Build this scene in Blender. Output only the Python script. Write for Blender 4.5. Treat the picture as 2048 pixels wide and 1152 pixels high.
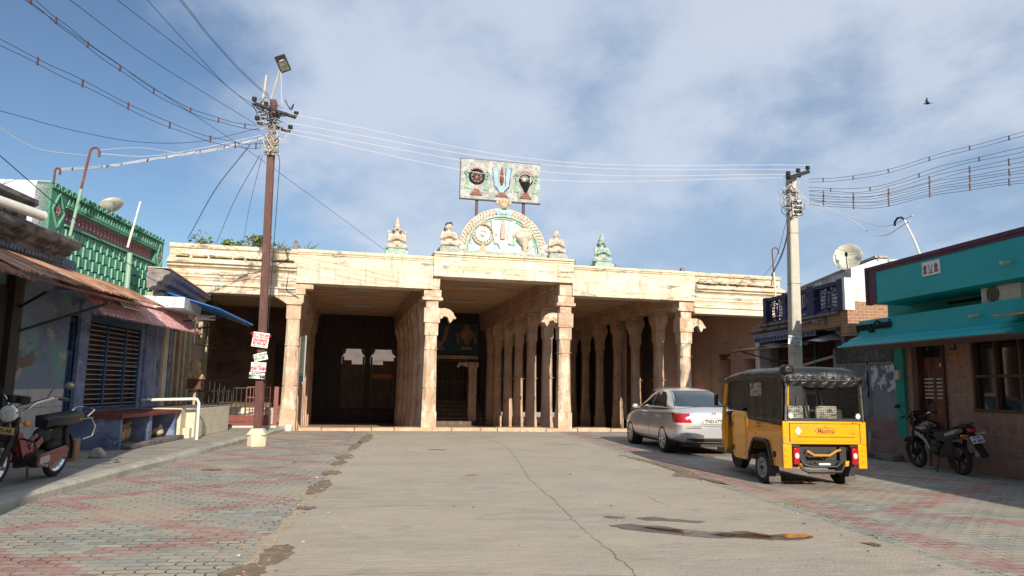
import bpy, bmesh, math, random
from math import sin, cos, pi, radians, sqrt, atan2
from mathutils import Vector, Matrix
random.seed(7)
SC = bpy.context.scene; COL = SC.collection
for o in list(bpy.data.objects): bpy.data.objects.remove(o)
# ---------------------------------------------------------------- camera
cd = bpy.data.cameras.new("camera"); cam = bpy.data.objects.new("camera", cd); COL.objects.link(cam)
cd.sensor_width = 36; cd.lens = 36*1440/2048; cd.clip_start = .05; cd.clip_end = 6000
P, R = radians(7.85), radians(.97)
fw = Vector((0, cos(P), sin(P))); u0 = Vector((0, -sin(P), cos(P))); r0 = Vector((1, 0, 0))
rt = cos(R)*r0 + sin(R)*u0; up = -sin(R)*r0 + cos(R)*u0
m3 = Matrix((rt, up, -fw)).transposed()
cam.matrix_world = Matrix.Translation((0, 0, 1.40)) @ m3.to_4x4()
SC.camera = cam
# ---------------------------------------------------------------- light
SUN_AZ, SUN_EL = radians(163.5), radians(22.5)
SC.view_settings.view_transform = 'Standard'; SC.view_settings.look = 'None'
SC.view_settings.exposure = 0.30; SC.view_settings.gamma = 1
W = bpy.data.worlds.new("World"); SC.world = W; W.use_nodes = True
def build_world():
    nt = W.node_tree; N = nt.nodes; L = nt.links; N.clear()
    out = N.new('ShaderNodeOutputWorld'); bg = N.new('ShaderNodeBackground'); L.new(bg.outputs[0], out.inputs[0])
    bg.inputs[1].default_value = .088
    sky = N.new('ShaderNodeTexSky'); sky.sky_type = 'NISHITA'; sky.sun_disc = False
    sky.sun_elevation = SUN_EL; sky.sun_rotation = SUN_AZ; sky.air_density = 1.0; sky.dust_density = .35; sky.ozone_density = 3.2
    tc = N.new('ShaderNodeTexCoord'); sep = N.new('ShaderNodeSeparateXYZ'); L.new(tc.outputs['Generated'], sep.inputs[0])
    def M(op, a, b=None, clamp=False):
        n = N.new('ShaderNodeMath'); n.operation = op; n.use_clamp = clamp
        for i, v in enumerate((a, b)):
            if v is None: continue
            if isinstance(v, (int, float)): n.inputs[i].default_value = v
            else: L.new(v, n.inputs[i])
        return n.outputs[0]
    z = M('MAXIMUM', sep.outputs[2], .0); z = M('ADD', z, .25)
    cx = N.new('ShaderNodeCombineXYZ'); L.new(M('DIVIDE', sep.outputs[0], z), cx.inputs[0]); L.new(M('DIVIDE', sep.outputs[1], z), cx.inputs[1])
    def noise(scale, det, rough, dist, off, stretch):
        mp = N.new('ShaderNodeMapping'); L.new(cx.outputs[0], mp.inputs[0]); mp.inputs['Location'].default_value = off
        mp.inputs['Scale'].default_value = stretch; mp.inputs['Rotation'].default_value = (0, 0, .5)
        n = N.new('ShaderNodeTexNoise'); L.new(mp.outputs[0], n.inputs[0]); n.inputs['Scale'].default_value = scale
        n.inputs['Detail'].default_value = det; n.inputs['Roughness'].default_value = rough; n.inputs['Distortion'].default_value = dist
        return n.outputs[0]
    def rng(v, a, b, c=0, d=1):
        n = N.new('ShaderNodeMapRange'); L.new(v, n.inputs[0])
        for i, q in enumerate((a, b, c, d)): n.inputs[1+i].default_value = q
        n.interpolation_type = 'SMOOTHSTEP'; return n.outputs[0]
    big = noise(.75, 4, .5, .0, (3.1, 1.7, 0), (1, 1, 1))
    fine = noise(2.6, 9, .60, .12, (0, 5, 0), (1, .8, 1))
    # cloud sheet: open blue towards the left, denser to the right
    lr = rng(M('DIVIDE', sep.outputs[0], z), -.95, -.22)
    c = M('ADD', M('MULTIPLY', big, .62), M('MULTIPLY', fine, .55)); c = M('ADD', c, M('MULTIPLY', lr, .36))
    mask = rng(c, .60, .95)
    mask = M('MULTIPLY', mask, rng(sep.outputs[2], .02, .2))
    mask = M('MULTIPLY', mask, .80)
    mask = M('ADD', mask, M('MULTIPLY', rng(sep.outputs[0], .1, .8), 0.05), True)
    shade = rng(M('ADD', M('MULTIPLY', fine, .6), M('MULTIPLY', noise(.8, 4, .5, .2, (9, 2, 0), (1, 1, 1)), .6)), .45, .75)
    cc = N.new('ShaderNodeMix'); cc.data_type = 'RGBA'; L.new(shade, cc.inputs[0])
    cc.inputs[6].default_value = (3.6, 4.8, 6.6, 1); cc.inputs[7].default_value = (6.5, 7.1, 8.2, 1)
    # broad brightness: brighter veil towards upper left-middle
    mx = N.new('ShaderNodeMix'); mx.data_type = 'RGBA'; L.new(mask, mx.inputs[0]); L.new(sky.outputs[0], mx.inputs[6]); L.new(cc.outputs[2], mx.inputs[7])
    L.new(mx.outputs[2], bg.inputs[0])
build_world()
sd = Vector((sin(SUN_AZ)*cos(SUN_EL), cos(SUN_AZ)*cos(SUN_EL), sin(SUN_EL)))
ld = bpy.data.lights.new("sun", 'SUN'); ld.energy = 5.0; ld.angle = radians(.5); ld.color = (1, .90, .76)
lo = bpy.data.objects.new("sun", ld); COL.objects.link(lo); lo.rotation_euler = sd.to_track_quat('Z', 'Y').to_euler(); lo.location = (20, -20, 30)

# ---------------------------------------------------------------- helpers
class Frame:
    def __init__(s, x, y, deg): s.x, s.y, s.a = x, y, radians(deg)
    def w(s, p):
        c, n = cos(s.a), sin(s.a); return Vector((s.x + p[0]*c - p[1]*n, s.y + p[0]*n + p[1]*c, p[2] if len(p) > 2 else 0))
ST = Frame(0, 0, 7)            # street frame
TF = Frame(1.76, 24.17, 13)    # temple frame
WF = Frame(0, 0, 0)

def props(o, label=None, cat=None, group=None, kind=None):
    if label: o['label'] = label
    if cat: o['category'] = cat
    if group: o['group'] = group
    if kind: o['kind'] = kind
    return o
def thing(name, label, cat, fr=WF, loc=(0, 0, 0), rz=0, group=None):
    o = bpy.data.objects.new(name, None); COL.objects.link(o); o.empty_display_size = .2
    o.location = fr.w(loc); o.rotation_euler = (0, 0, fr.a + rz)
    return props(o, label, cat, group)
def kids(o): return [c for c in bpy.data.objects if c.parent == o]
def copy_tree(o, parent=None):
    c = o.copy(); COL.objects.link(c)
    if parent: c.parent = parent
    for ch in kids(o): copy_tree(ch, c)
    return c

class MB:
    def __init__(s): s.v = []; s.f = []; s.M = None
    def add(s, vs, fs):
        n = len(s.v)
        for v in vs:
            v = Vector(v); s.v.append(s.M @ v if s.M else v)
        s.f += [tuple(i+n for i in f) for f in fs]; return s
    def box(s, x0, x1, y0, y1, z0, z1):
        return s.add([(x0,y0,z0),(x1,y0,z0),(x1,y1,z0),(x0,y1,z0),(x0,y0,z1),(x1,y0,z1),(x1,y1,z1),(x0,y1,z1)],
                     [(3,2,1,0),(4,5,6,7),(0,1,5,4),(1,2,6,5),(2,3,7,6),(3,0,4,7)])
    def cb(s, c, d): return s.box(c[0]-d[0]/2, c[0]+d[0]/2, c[1]-d[1]/2, c[1]+d[1]/2, c[2]-d[2]/2, c[2]+d[2]/2)
    def bar(s, a, b, w, h=None):
        a, b = Vector(a), Vector(b); h = h or w; d = (b-a); L = d.length; d.normalize()
        r = d.cross(Vector((0,0,1)));
        if r.length < 1e-3: r = Vector((1,0,0))
        r.normalize(); u = r.cross(d); vs = []
        for p in (a, b):
            for i, j in ((-1,-1),(1,-1),(1,1),(-1,1)): vs.append(p + r*(i*w/2) + u*(j*h/2))
        return s.add(vs, [(3,2,1,0),(4,5,6,7),(0,1,5,4),(1,2,6,5),(2,3,7,6),(3,0,4,7)])
    def loft(s, rings, cap=True, close=True):
        n = len(rings[0]); vs = [p for r in rings for p in r]; fs = []
        for i in range(len(rings)-1):
            for j in range(n if close else n-1):
                k = (j+1) % n; fs.append((i*n+j, i*n+k, (i+1)*n+k, (i+1)*n+j))
        if cap: fs.append(tuple(range(n-1, -1, -1))); fs.append(tuple((len(rings)-1)*n+j for j in range(n)))
        return s.add(vs, fs)
    def cyl(s, a, b, r0, r1=None, n=12, cap=True, ph=0):
        a, b = Vector(a), Vector(b); r1 = r0 if r1 is None else r1
        return s.tube([a, b], [r0, r1], n, cap, ph)
    def tube(s, pts, r, n=6, cap=True, ph=0):
        pts = [Vector(p) for p in pts]; rs = r if isinstance(r, (list, tuple)) else [r]*len(pts)
        rings = []; t0 = (pts[1]-pts[0]).normalized(); u = t0.cross(Vector((0,0,1)))
        if u.length < 1e-3: u = Vector((1,0,0))
        u.normalize()
        for i, p in enumerate(pts):
            t = (pts[min(i+1, len(pts)-1)] - pts[max(i-1, 0)])
            if t.length < 1e-9: t = t0
            t.normalize(); u = (u - t*u.dot(t)); u = u.normalized() if u.length > 1e-6 else t.orthogonal().normalized()
            w = t.cross(u); rings.append([p + (u*cos(ph+2*pi*k/n) + w*sin(ph+2*pi*k/n))*rs[i] for k in range(n)])
        return s.loft(rings, cap)
    def lathe(s, prof, n=16, c=(0,0,0), ax='z', a0=0, sx=1, sy=1, ph=0, tyre=False):
        rings = []; mr = max(p[0] for p in prof); a, z = prof[0], prof[-1]
        closed = tyre or (min(a[0], z[0]) > .3*mr and math.dist(a, z) < .15*mr)      # a ring: join the ends, no discs
        if closed: prof = list(prof)+[prof[0]]
        for r, h in prof:
            ring = []
            for k in range(n):
                t = ph + 2*pi*k/n; x, y = r*cos(t)*sx, r*sin(t)*sy
                ring.append({'z': (c[0]+x, c[1]+y, c[2]+h), 'x': (c[0]+h, c[1]+x, c[2]+y), 'y': (c[0]-x, c[1]+h, c[2]+y)}[ax])
            rings.append(ring)
        return s.loft(rings, cap=not closed)
    def sph(s, c, r, n=12, m=8):
        if isinstance(r, (int, float)): r = (r, r, r)
        rings = []
        for i in range(m+1):
            t = -pi/2 + pi*i/m; q = max(cos(t), .02)
            rings.append([(c[0]+r[0]*q*cos(2*pi*k/n), c[1]+r[1]*q*sin(2*pi*k/n), c[2]+r[2]*sin(t)) for k in range(n)])
        return s.loft(rings)
    def prism(s, poly, a, b, ax='y'):
        # poly in the plane perpendicular to ax: y -> (x,z); x -> (y,z); z -> (x,y)
        def q(p, t): return {'y': (p[0], t, p[1]), 'x': (t, p[0], p[1]), 'z': (p[0], p[1], t)}[ax]
        return s.loft([[q(p, a) for p in poly], [q(p, b) for p in poly]])
    def strip(s, pts, w, z=0):      # flat ribbon on the ground
        L, Rr = [], []
        for i, p in enumerate(pts):
            a = Vector(pts[max(i-1,0)]); b = Vector(pts[min(i+1,len(pts)-1)]); d = (b-a).normalized(); nn = Vector((-d.y, d.x))
            ww = w[i] if isinstance(w, (list, tuple)) else w
            L.append((p[0]+nn.x*ww/2, p[1]+nn.y*ww/2, z)); Rr.append((p[0]-nn.x*ww/2, p[1]-nn.y*ww/2, z))
        n = len(pts); return s.add(L+Rr, [(i, n+i, n+i+1, i+1) for i in range(n-1)])
    def build(s, name, mt, parent=None, smooth=False, bev=0, loc=None, flip=True, sub=0, ang=40):
        me = bpy.data.meshes.new(name); me.from_pydata([tuple(v) for v in s.v], [], s.f)
        bm = bmesh.new(); bm.from_mesh(me)
        if flip: bmesh.ops.recalc_face_normals(bm, faces=bm.faces)
        bm.to_mesh(me); bm.free()
        o = bpy.data.objects.new(name, me); COL.objects.link(o)
        if mt: me.materials.append(mt)
        if parent is not None: o.parent = parent
        if loc: o.location = loc
        if smooth:
            for p in me.polygons: p.use_smooth = True
            if smooth != 'all': me.set_sharp_from_angle(angle=radians(ang))
        if bev:
            b = o.modifiers.new('bevel', 'BEVEL'); b.width = bev; b.segments = 2; b.limit_method = 'ANGLE'; b.angle_limit = radians(35)
            b.harden_normals = False
            for p in me.polygons: p.use_smooth = True
            me.set_sharp_from_angle(angle=radians(30))
        if sub:
            b = o.modifiers.new('sub', 'SUBSURF'); b.levels = sub; b.render_levels = sub
        return o

def rrect(w, h, r, n=4, cx=0, cy=0):
    out = []
    for sx, sy, a in ((1,1,0),(-1,1,90),(-1,-1,180),(1,-1,270)):
        for k in range(n+1):
            t = radians(a + 90*k/n); out.append((cx+sx*(w/2-r)+r*cos(t), cy+sy*(h/2-r)+r*sin(t)))
    return out
def arcp(cx, cy, r, a0, a1, n, ry=None):
    ry = ry or r
    return [(cx+r*cos(radians(a0+(a1-a0)*k/n)), cy+ry*sin(radians(a0+(a1-a0)*k/n))) for k in range(n+1)]

def text(s, size, mt, parent, M, name='lettering', depth=.002, align='CENTER', sx=1, bold=0):
    cu = bpy.data.curves.new('t', 'FONT'); cu.body = s; cu.size = size; cu.align_x = align; cu.align_y = 'CENTER'; cu.extrude = depth; cu.offset = bold
    ob = bpy.data.objects.new('t', cu); COL.objects.link(ob)
    dg = bpy.context.evaluated_depsgraph_get(); me = bpy.data.meshes.new_from_object(ob.evaluated_get(dg))
    bpy.data.objects.remove(ob); me.name = name
    me.materials.clear(); me.materials.append(mt)
    me.transform(M @ Matrix.Diagonal((sx, 1, 1, 1)))
    o = bpy.data.objects.new(name, me); COL.objects.link(o); o.parent = parent; return o
def plane_M(o, x, y):   # text frame: origin, right vector, up vector
    x, y = Vector(x).normalized(), Vector(y).normalized(); z = x.cross(y)
    m = Matrix((x, y, z)).transposed().to_4x4(); m.translation = Vector(o); return m

# ---------------------------------------------------------------- materials
def mat(name, col, rough=.85, metal=0., layers=(), bump=None, spec=None, trans=None, alpha=None, coat=0, emit=None, coord='Object', bumps=()):
    m = bpy.data.materials.new(name); m.use_nodes = True; nt = m.node_tree; N = nt.nodes; L = nt.links
    b = N['Principled BSDF']; b.inputs['Roughness'].default_value = rough; b.inputs['Metallic'].default_value = metal
    if spec is not None: b.inputs['Specular IOR Level'].default_value = spec
    if trans is not None: b.inputs['Transmission Weight'].default_value = trans
    if alpha is not None: b.inputs['Alpha'].default_value = alpha
    if coat: b.inputs['Coat Weight'].default_value = coat; b.inputs['Coat Roughness'].default_value = .05
    if emit: b.inputs['Emission Color'].default_value = (*emit[:3], 1); b.inputs['Emission Strength'].default_value = emit[3]
    tc = N.new('ShaderNodeTexCoord')
    def vec(sc, off=(0,0,0), rot=(0,0,0)):
        mp = N.new('ShaderNodeMapping'); L.new(tc.outputs[coord], mp.inputs[0]); mp.inputs['Location'].default_value = off
        mp.inputs['Scale'].default_value = sc if isinstance(sc, tuple) else (sc, sc, sc); mp.inputs['Rotation'].default_value = rot; return mp.outputs[0]
    rgb = N.new('ShaderNodeRGB'); rgb.outputs[0].default_value = (*col, 1); cur = rgb.outputs[0]
    def fac(l):
        k = l.get('k', 'noise')
        if k == 'noise':
            n = N.new('ShaderNodeTexNoise'); L.new(vec(l.get('s', 3), l.get('o', (0,0,0))), n.inputs[0]); n.inputs['Scale'].default_value = 1
            n.inputs['Detail'].default_value = l.get('d', 5); n.inputs['Roughness'].default_value = l.get('r', .6); n.inputs['Distortion'].default_value = l.get('dist', 0); f = n.outputs[0]
        elif k == 'vor':
            n = N.new('ShaderNodeTexVoronoi'); n.feature = 'DISTANCE_TO_EDGE'; L.new(vec(l.get('s', 3), l.get('o', (0,0,0))), n.inputs[0]); n.inputs['Scale'].default_value = 1; f = n.outputs[0]
        elif k == 'wave':
            n = N.new('ShaderNodeTexWave'); L.new(vec(l.get('s', 3), l.get('o', (0,0,0)), l.get('rot', (0,0,0))), n.inputs[0]); n.inputs['Scale'].default_value = 1
            n.inputs['Distortion'].default_value = l.get('dist', 0); n.bands_direction = l.get('dir', 'Z'); f = n.outputs[1]
        elif k == 'brick':
            n = N.new('ShaderNodeTexBrick'); L.new(vec(l.get('s', 1), l.get('o', (0,0,0)), l.get('rot', (0,0,0))), n.inputs[0]); n.inputs['Scale'].default_value = 1
            n.inputs['Brick Width'].default_value = l['bw']; n.inputs['Row Height'].default_value = l['bh']; n.inputs['Mortar Size'].default_value = l.get('ms', .01); n.offset = l.get('off', .5)
            n.inputs['Mortar Smooth'].default_value = .2; f = n.outputs['Fac']
        r = N.new('ShaderNodeMapRange'); L.new(f, r.inputs[0]); r.inputs[1].default_value = l.get('lo', .4); r.inputs[2].default_value = l.get('hi', .6)
        r.inputs[4].default_value = l.get('a', 1); return r.outputs[0]
    for l in layers:
        f = fac(l)
        if 'and' in l:
            q = N.new('ShaderNodeMath'); q.operation = 'MULTIPLY'; L.new(f, q.inputs[0]); L.new(fac(l['and']), q.inputs[1]); f = q.outputs[0]
        mx = N.new('ShaderNodeMix'); mx.data_type = 'RGBA'; L.new(f, mx.inputs[0]); L.new(cur, mx.inputs[6]); mx.inputs[7].default_value = (*l['c'], 1); cur = mx.outputs[2]
        if 'rough' in l:
            pass
    L.new(cur, b.inputs['Base Color'])
    prev = None
    bl = ([dict(s=bump[0], str=bump[1])] if bump else []) + list(bumps)
    for l in bl:
        l = dict(l); st = l.pop('str'); l.setdefault('lo', 0); l.setdefault('hi', 1)
        bn = N.new('ShaderNodeBump'); bn.inputs['Strength'].default_value = 1; bn.inputs['Distance'].default_value = st; L.new(fac(l), bn.inputs['Height'])
        if prev: L.new(prev, bn.inputs['Normal'])
        prev = bn.outputs[0]
    if prev: L.new(prev, b.inputs['Normal'])
    return m
def n_(c, s, lo, hi, a=1, d=5, o=(0,0,0), **k): return dict(c=c, s=s, lo=lo, hi=hi, a=a, d=d, o=o, **k)
LF = Frame(0, 0, 5.2)          # left row of houses runs a little off the street axis
# ---- shared materials
M = {}
M['asph'] = None
M['plaster_cream'] = mat('plaster_cream', (.66,.57,.42), .9, layers=[n_((.60,.44,.31), (.9,.9,1.6), .48, .62, .7), n_((.74,.69,.56), (1.3,1.3,3), .50, .60, .75, o=(4,2,1)), dict(k='brick', c=(.42,.31,.22), s=(1,1,1), rot=(pi/2,0,0), bw=1.35, bh=.245, ms=.007, lo=.3, hi=.6, a=.6),
    n_((.17,.13,.10), (1.3,1.3,5), .565, .64, .8, d=9, r=.7, o=(1,7,3)), n_((.46,.23,.15), (2.4,2.4,7), .60, .66, .7, d=8, r=.7, o=(9,1,3)), n_((.30,.24,.18), (7,7,.9), .56, .68, .55, d=6), n_((.10,.08,.065), (12,12,12), .64, .70, .7, d=5, o=(3,3,3))],
    bump=(22, .012), bumps=[dict(s=(2.5,2.5,7), str=.02)])
M['plaster_moss'] = mat('plaster_moss', (.60,.48,.33), .95, layers=[n_((.09,.085,.07), (2.2,2.2,9), .44, .56, .9, d=8)], bump=(30, .02))
M['stone'] = mat('stone', (.54,.41,.29), .85, layers=[n_((.43,.28,.18), (1.2,1.2,1.4), .42, .60, .8), n_((.64,.55,.43), (3,3,2), .50, .60, .8, o=(2,8,0)),
    n_((.24,.16,.11), (11,11,2.5), .58, .66, .7, d=7, o=(5,5,1)), n_((.50,.24,.13), (2,2,1), .60, .70, .5, o=(6,1,9)), n_((.13,.09,.06), (24,24,18), .66, .70, .7, d=4)], bump=(16, .014), bumps=[dict(s=(60,60,60), str=.003)])
M['stone_base'] = mat('stone_base', (.46,.33,.22), .9, layers=[n_((.60,.44,.30), (4,4,4), .45, .6, .8), n_((.2,.13,.09), (9,9,9), .6, .7, .6)], bump=(10, .03))
M['ceil'] = mat('ceiling_stone', (.60,.42,.29), .95, layers=[n_((.40,.26,.17), (.5,3.5,1), .42, .6, .8, d=7), n_((.68,.52,.38), (.8,6,1), .58, .68, .5, o=(4,4,4))], bump=(12, .01))
M['floor'] = mat('hall_floor', (.34,.25,.18), .8, layers=[n_((.25,.18,.13), 2, .45, .6)], bump=(14, .005))
M['hallwall'] = mat('hall_wall', (.58,.38,.30), .9, layers=[n_((.66,.50,.42), (1.2,1.2,2), .5, .62, .7), n_((.16,.09,.06), (2,2,4), .62, .7, .7, d=7)], bump=(9, .01))
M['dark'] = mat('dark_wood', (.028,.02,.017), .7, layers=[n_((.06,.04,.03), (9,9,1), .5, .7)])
M['gatewood'] = mat('gate_wood', (.11,.07,.055), .75, layers=[n_((.19,.13,.105), (14,14,2), .5, .66)])
M['rust'] = mat('rust', (.17,.06,.035), .85, layers=[n_((.085,.035,.028), (6,6,3), .45, .6, .8), n_((.30,.13,.06), (22,22,8), .6, .7, .7)], bump=(40, .003))
M['polepaint'] = mat('pole_paint', (.075,.022,.018), .6, layers=[n_((.13,.045,.025), (16,16,3), .52, .66, .8, d=7), n_((.33,.17,.07), (30,30,6), .66, .72, .7)], bump=(30, .003))
M['conc'] = mat('concrete', (.46,.43,.36), .9, layers=[n_((.33,.30,.25), (5,5,2), .45, .62, .7), n_((.55,.52,.44), (30,30,20), .55, .65, .5)], bump=(40, .004))
M['concdark'] = mat('aged_concrete', (.20,.18,.17), .95, layers=[n_((.05,.045,.045), (3,3,6), .46, .6, .9, d=8), n_((.36,.33,.30), (7,7,12), .6, .7, .6)], bump=(20, .012))
M['black'] = mat('black_iron', (.015,.014,.014), .55, layers=[n_((.06,.04,.03), 18, .55, .7)])
M['wire'] = mat('wire_dark', (.02,.02,.025), .6)
M['wirew'] = mat('wire_pale', (.56,.56,.58), .45)
M['spacer'] = mat('spacer', (.10,.02,.03), .6)
M['whitepipe'] = mat('white_pipe', (.72,.70,.62), .45, layers=[n_((.5,.46,.38), (8,8,8), .5, .7, .5)])
M['paper'] = mat('paper', (.78,.78,.75), .8, layers=[n_((.62,.60,.56), (9,9,9), .5, .7, .5)])
M['chrome'] = mat('chrome', (.7,.7,.72), .12, 1.)
M['tyre'] = mat('tyre', (.018,.018,.018), .85, layers=[n_((.07,.06,.05), 30, .55, .7, .5)], bump=(60, .002))
M['rubber'] = mat('black_rubber', (.012,.012,.012), .6)
M['alloy'] = mat('alloy', (.6,.6,.62), .3, .9)
M['glassd'] = mat('dark_glass', (.012,.014,.016), .05, spec=.8)

def tile_sheet(name, fr, x0, x1, y0, y1, z, mt, nx=1, ny=1):
    b = MB(); b.add([(x0,y0,z),(x1,y0,z),(x1,y1,z),(x0,y1,z)], [(0,1,2,3)]); o = b.build(name, mt); o.rotation_euler = (0,0,fr.a); o.location = fr.w((0,0,0)); props(o, kind='structure'); return o

def paver_mat(name, x0, period, phase, edge_x, edge_w, w_red):
    m = bpy.data.materials.new(name); m.use_nodes = True; nt = m.node_tree; N = nt.nodes; L = nt.links; b = N['Principled BSDF']; b.inputs['Roughness'].default_value = .9
    tc = N.new('ShaderNodeTexCoord'); sp = N.new('ShaderNodeSeparateXYZ'); L.new(tc.outputs['Object'], sp.inputs[0])
    def A(op, a, c=None, d=None):
        n = N.new('ShaderNodeMath'); n.operation = op
        for i, v in enumerate((a, c, d)):
            if v is None: continue
            if isinstance(v, (int, float)): n.inputs[i].default_value = v
            else: L.new(v, n.inputs[i])
        return n.outputs[0]
    def mixc(f, a, c):
        n = N.new('ShaderNodeMix'); n.data_type = 'RGBA'
        if isinstance(f, (int, float)): n.inputs[0].default_value = f
        else: L.new(f, n.inputs[0])
        for i, v in ((6, a), (7, c)):
            if isinstance(v, tuple): n.inputs[i].default_value = (*v, 1)
            else: L.new(v, n.inputs[i])
        return n.outputs[2]
    def noise(s, d=4, off=(0,0,0), st=(1,1,1)):
        mp = N.new('ShaderNodeMapping'); L.new(tc.outputs['Object'], mp.inputs[0]); mp.inputs['Location'].default_value = off; mp.inputs['Scale'].default_value = st
        n = N.new('ShaderNodeTexNoise'); L.new(mp.outputs[0], n.inputs[0]); n.inputs['Scale'].default_value = s; n.inputs['Detail'].default_value = d; return n.outputs[0]
    def rg(v, lo, hi, a=0, c=1):
        n = N.new('ShaderNodeMapRange'); L.new(v, n.inputs[0]); n.inputs[1].default_value = lo; n.inputs[2].default_value = hi; n.inputs[3].default_value = a; n.inputs[4].default_value = c; return n.outputs[0]
    x, y = sp.outputs[0], sp.outputs[1]
    bw, bh = .215, .112
    # interlocking outline: zigzag the rows and the joints
    zx = A('MULTIPLY', A('PINGPONG', x, bw/4), .34); zy = A('MULTIPLY', A('PINGPONG', y, bh/2), .32)
    wob = A('MULTIPLY', A('SUBTRACT', noise(2.3, 2), .5), .05)
    xx = A('ADD', A('ADD', x, zy), wob); yy = A('ADD', A('ADD', y, zx), wob)
    cv = N.new('ShaderNodeCombineXYZ'); L.new(xx, cv.inputs[0]); L.new(yy, cv.inputs[1])
    br = N.new('ShaderNodeTexBrick'); L.new(cv.outputs[0], br.inputs[0]); br.inputs['Scale'].default_value = 1; br.inputs['Brick Width'].default_value = bw; br.inputs['Row Height'].default_value = bh
    br.inputs['Mortar Size'].default_value = .0075; br.inputs['Mortar Smooth'].default_value = .35; br.inputs['Color1'].default_value = (0,0,0,1); br.inputs['Color2'].default_value = (1,1,1,1); br.inputs['Mortar'].default_value = (.5,.5,.5,1)
    rnd = br.outputs['Color']; mort = br.outputs['Fac']
    # red bands: two mirrored zigzags, followed block by block
    row = A('FLOOR', A('DIVIDE', yy, bh)); qy = A('MULTIPLY', row, bh); qx = A('SUBTRACT', A('MULTIPLY', A('FLOOR', A('DIVIDE', A('ADD', xx, A('MULTIPLY', A('MODULO', row, 2), bw/2)), bw)), bw), 0)
    def zig(ph, flip):
        t = A('PINGPONG', A('ADD', qy, ph), period/2)
        t = A('MULTIPLY', t, w_red/(period/2))
        pos = A('ADD', t, x0) if not flip else A('SUBTRACT', x0+w_red, t)
        return A('LESS_THAN', A('ABSOLUTE', A('SUBTRACT', qx, pos)), .28)
    red = A('MAXIMUM', zig(phase, 0), zig(phase, 1))
    red = A('MAXIMUM', red, A('LESS_THAN', A('ABSOLUTE', A('SUBTRACT', qx, edge_x)), edge_w))
    red = A('MULTIPLY', red, rg(noise(1.3, 3, (3,3,0)), .28, .42))
    grey = mixc(rnd, (.235,.235,.20), (.42,.40,.335)); grey = mixc(rg(noise(.7, 5, (7,1,0)), .4, .62), grey, (.40,.355,.28))
    grey = mixc(rg(noise(1.9, 4, (1,9,0)), .5, .68, 0, .8), grey, (.27,.285,.25))
    rc = mixc(rnd, (.31,.165,.145), (.42,.255,.225)); rc = mixc(rg(noise(5, 5), .45, .65, 0, .7), rc, (.40,.32,.26))
    col = mixc(red, grey, rc)
    col = mixc(A('MULTIPLY', mort, rg(noise(1.7, 4, (5,5,0)), .40, .58, .12, 1)), col, (.085,.06,.045))
    col = mixc(rg(noise(.55, 6, (2,4,0)), .55, .66, 0, .75), col, (.44,.36,.26))      # drifted sand
    col = mixc(rg(noise(9, 6, (2,4,0)), .6, .7, 0, .4), col, (.14,.11,.09))
    L.new(col, b.inputs['Base Color'])
    h = A('ADD', A('MULTIPLY', mort, -1), A('MULTIPLY', noise(45, 3), .35)); h = A('ADD', h, A('MULTIPLY', rnd, .25))
    bp = N.new('ShaderNodeBump'); bp.inputs['Distance'].default_value = .010; L.new(h, bp.inputs['Height']); L.new(bp.outputs[0], b.inputs['Normal'])
    return m
m_soil = mat('soil', (.34,.26,.18), .95, layers=[n_((.26,.20,.15), .6, .4, .6), n_((.42,.34,.25), 3, .5, .65, .6)], bump=(6, .03))
m_road = mat('road_concrete', (.45,.38,.29), .82, layers=[n_((.35,.30,.235), (.5,.7,1), .42, .62, .7, d=8), n_((.47,.41,.325), (1.5,5,1), .46, .62, .7, o=(3,1,0), d=9),
    n_((.33,.29,.24), (5,24,1), .54, .68, .5, d=7), n_((.385,.345,.29), (.45,.8,1), .54, .64, .7, o=(8,3,0), d=7), n_((.30,.27,.235), (1.6,2.2,1), .58, .66, .6, o=(1,9,0), d=9), n_((.50,.43,.33), (2.2,2.6,1), .60, .67, .6, o=(6,2,0), d=9), n_((.47,.41,.33), (26,60,1), .60, .70, .5, d=4), n_((.15,.12,.10), (30,50,1), .70, .74, .7, d=3, o=(2,2,2)),
    n_((.22,.19,.165), (8,11,1), .69, .72, .6, d=2, o=(5,2,2))],
    bump=(40, .010), bumps=[dict(s=(2,30,1), str=.009), dict(s=(1.5,2.5,1), str=.012)])
b = MB()      # one sheet to the horizon, open only where the hall's sunken floor lies
X0, X1, Yh0, Yh1 = -12.35, 8.15, .1, 22
for q in ((-600,X0,-160,900),(X1,600,-160,900),(X0,X1,-160,Yh0),(X0,X1,Yh1,900)): b.add([(q[0],q[2],-.03),(q[1],q[2],-.03),(q[1],q[3],-.03),(q[0],q[3],-.03)], [(0,1,2,3)])
o = b.build('ground', m_soil); o.rotation_euler = (0,0,TF.a); o.location = TF.w((0,0,0)); props(o, kind='structure')
b = MB(); r_e = random.Random(77); ys_ = [-14+.35*i for i in range(107)]; le = [(-1.295-.0105*max(0, y-5.8)+r_e.uniform(-.012,.012), y) for y in ys_]
b.add([(x,y,.006) for x,y in le]+[(4.40,y,.006) for x,y in le], [(i,i+107,i+108,i+1) for i in range(106)])
road = b.build('concrete_road', m_road); road.rotation_euler = (0,0,ST.a); props(road, kind='structure')
pl = MB(); pl.add([(-6.2,-14,0),(-.9,-14,0),(-.9,22.95,0),(-4.2,22.6,0),(-4.55,15,0)], [(0,1,2,3,4)])
o = pl.build('paving', paver_mat('pavers_a', -4.3, 4.2, 1.3, -20, .1, 2.6)); o.rotation_euler = (0,0,ST.a); props(o, kind='structure')
pr = MB(); pr.add([(10.6,-14,0),(10.6,17,0),(12.9,17,0),(12.9,24.35,0),(4.30,23.45,0),(4.30,-14,0)], [(0,1,2,3,4,5)])
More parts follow.
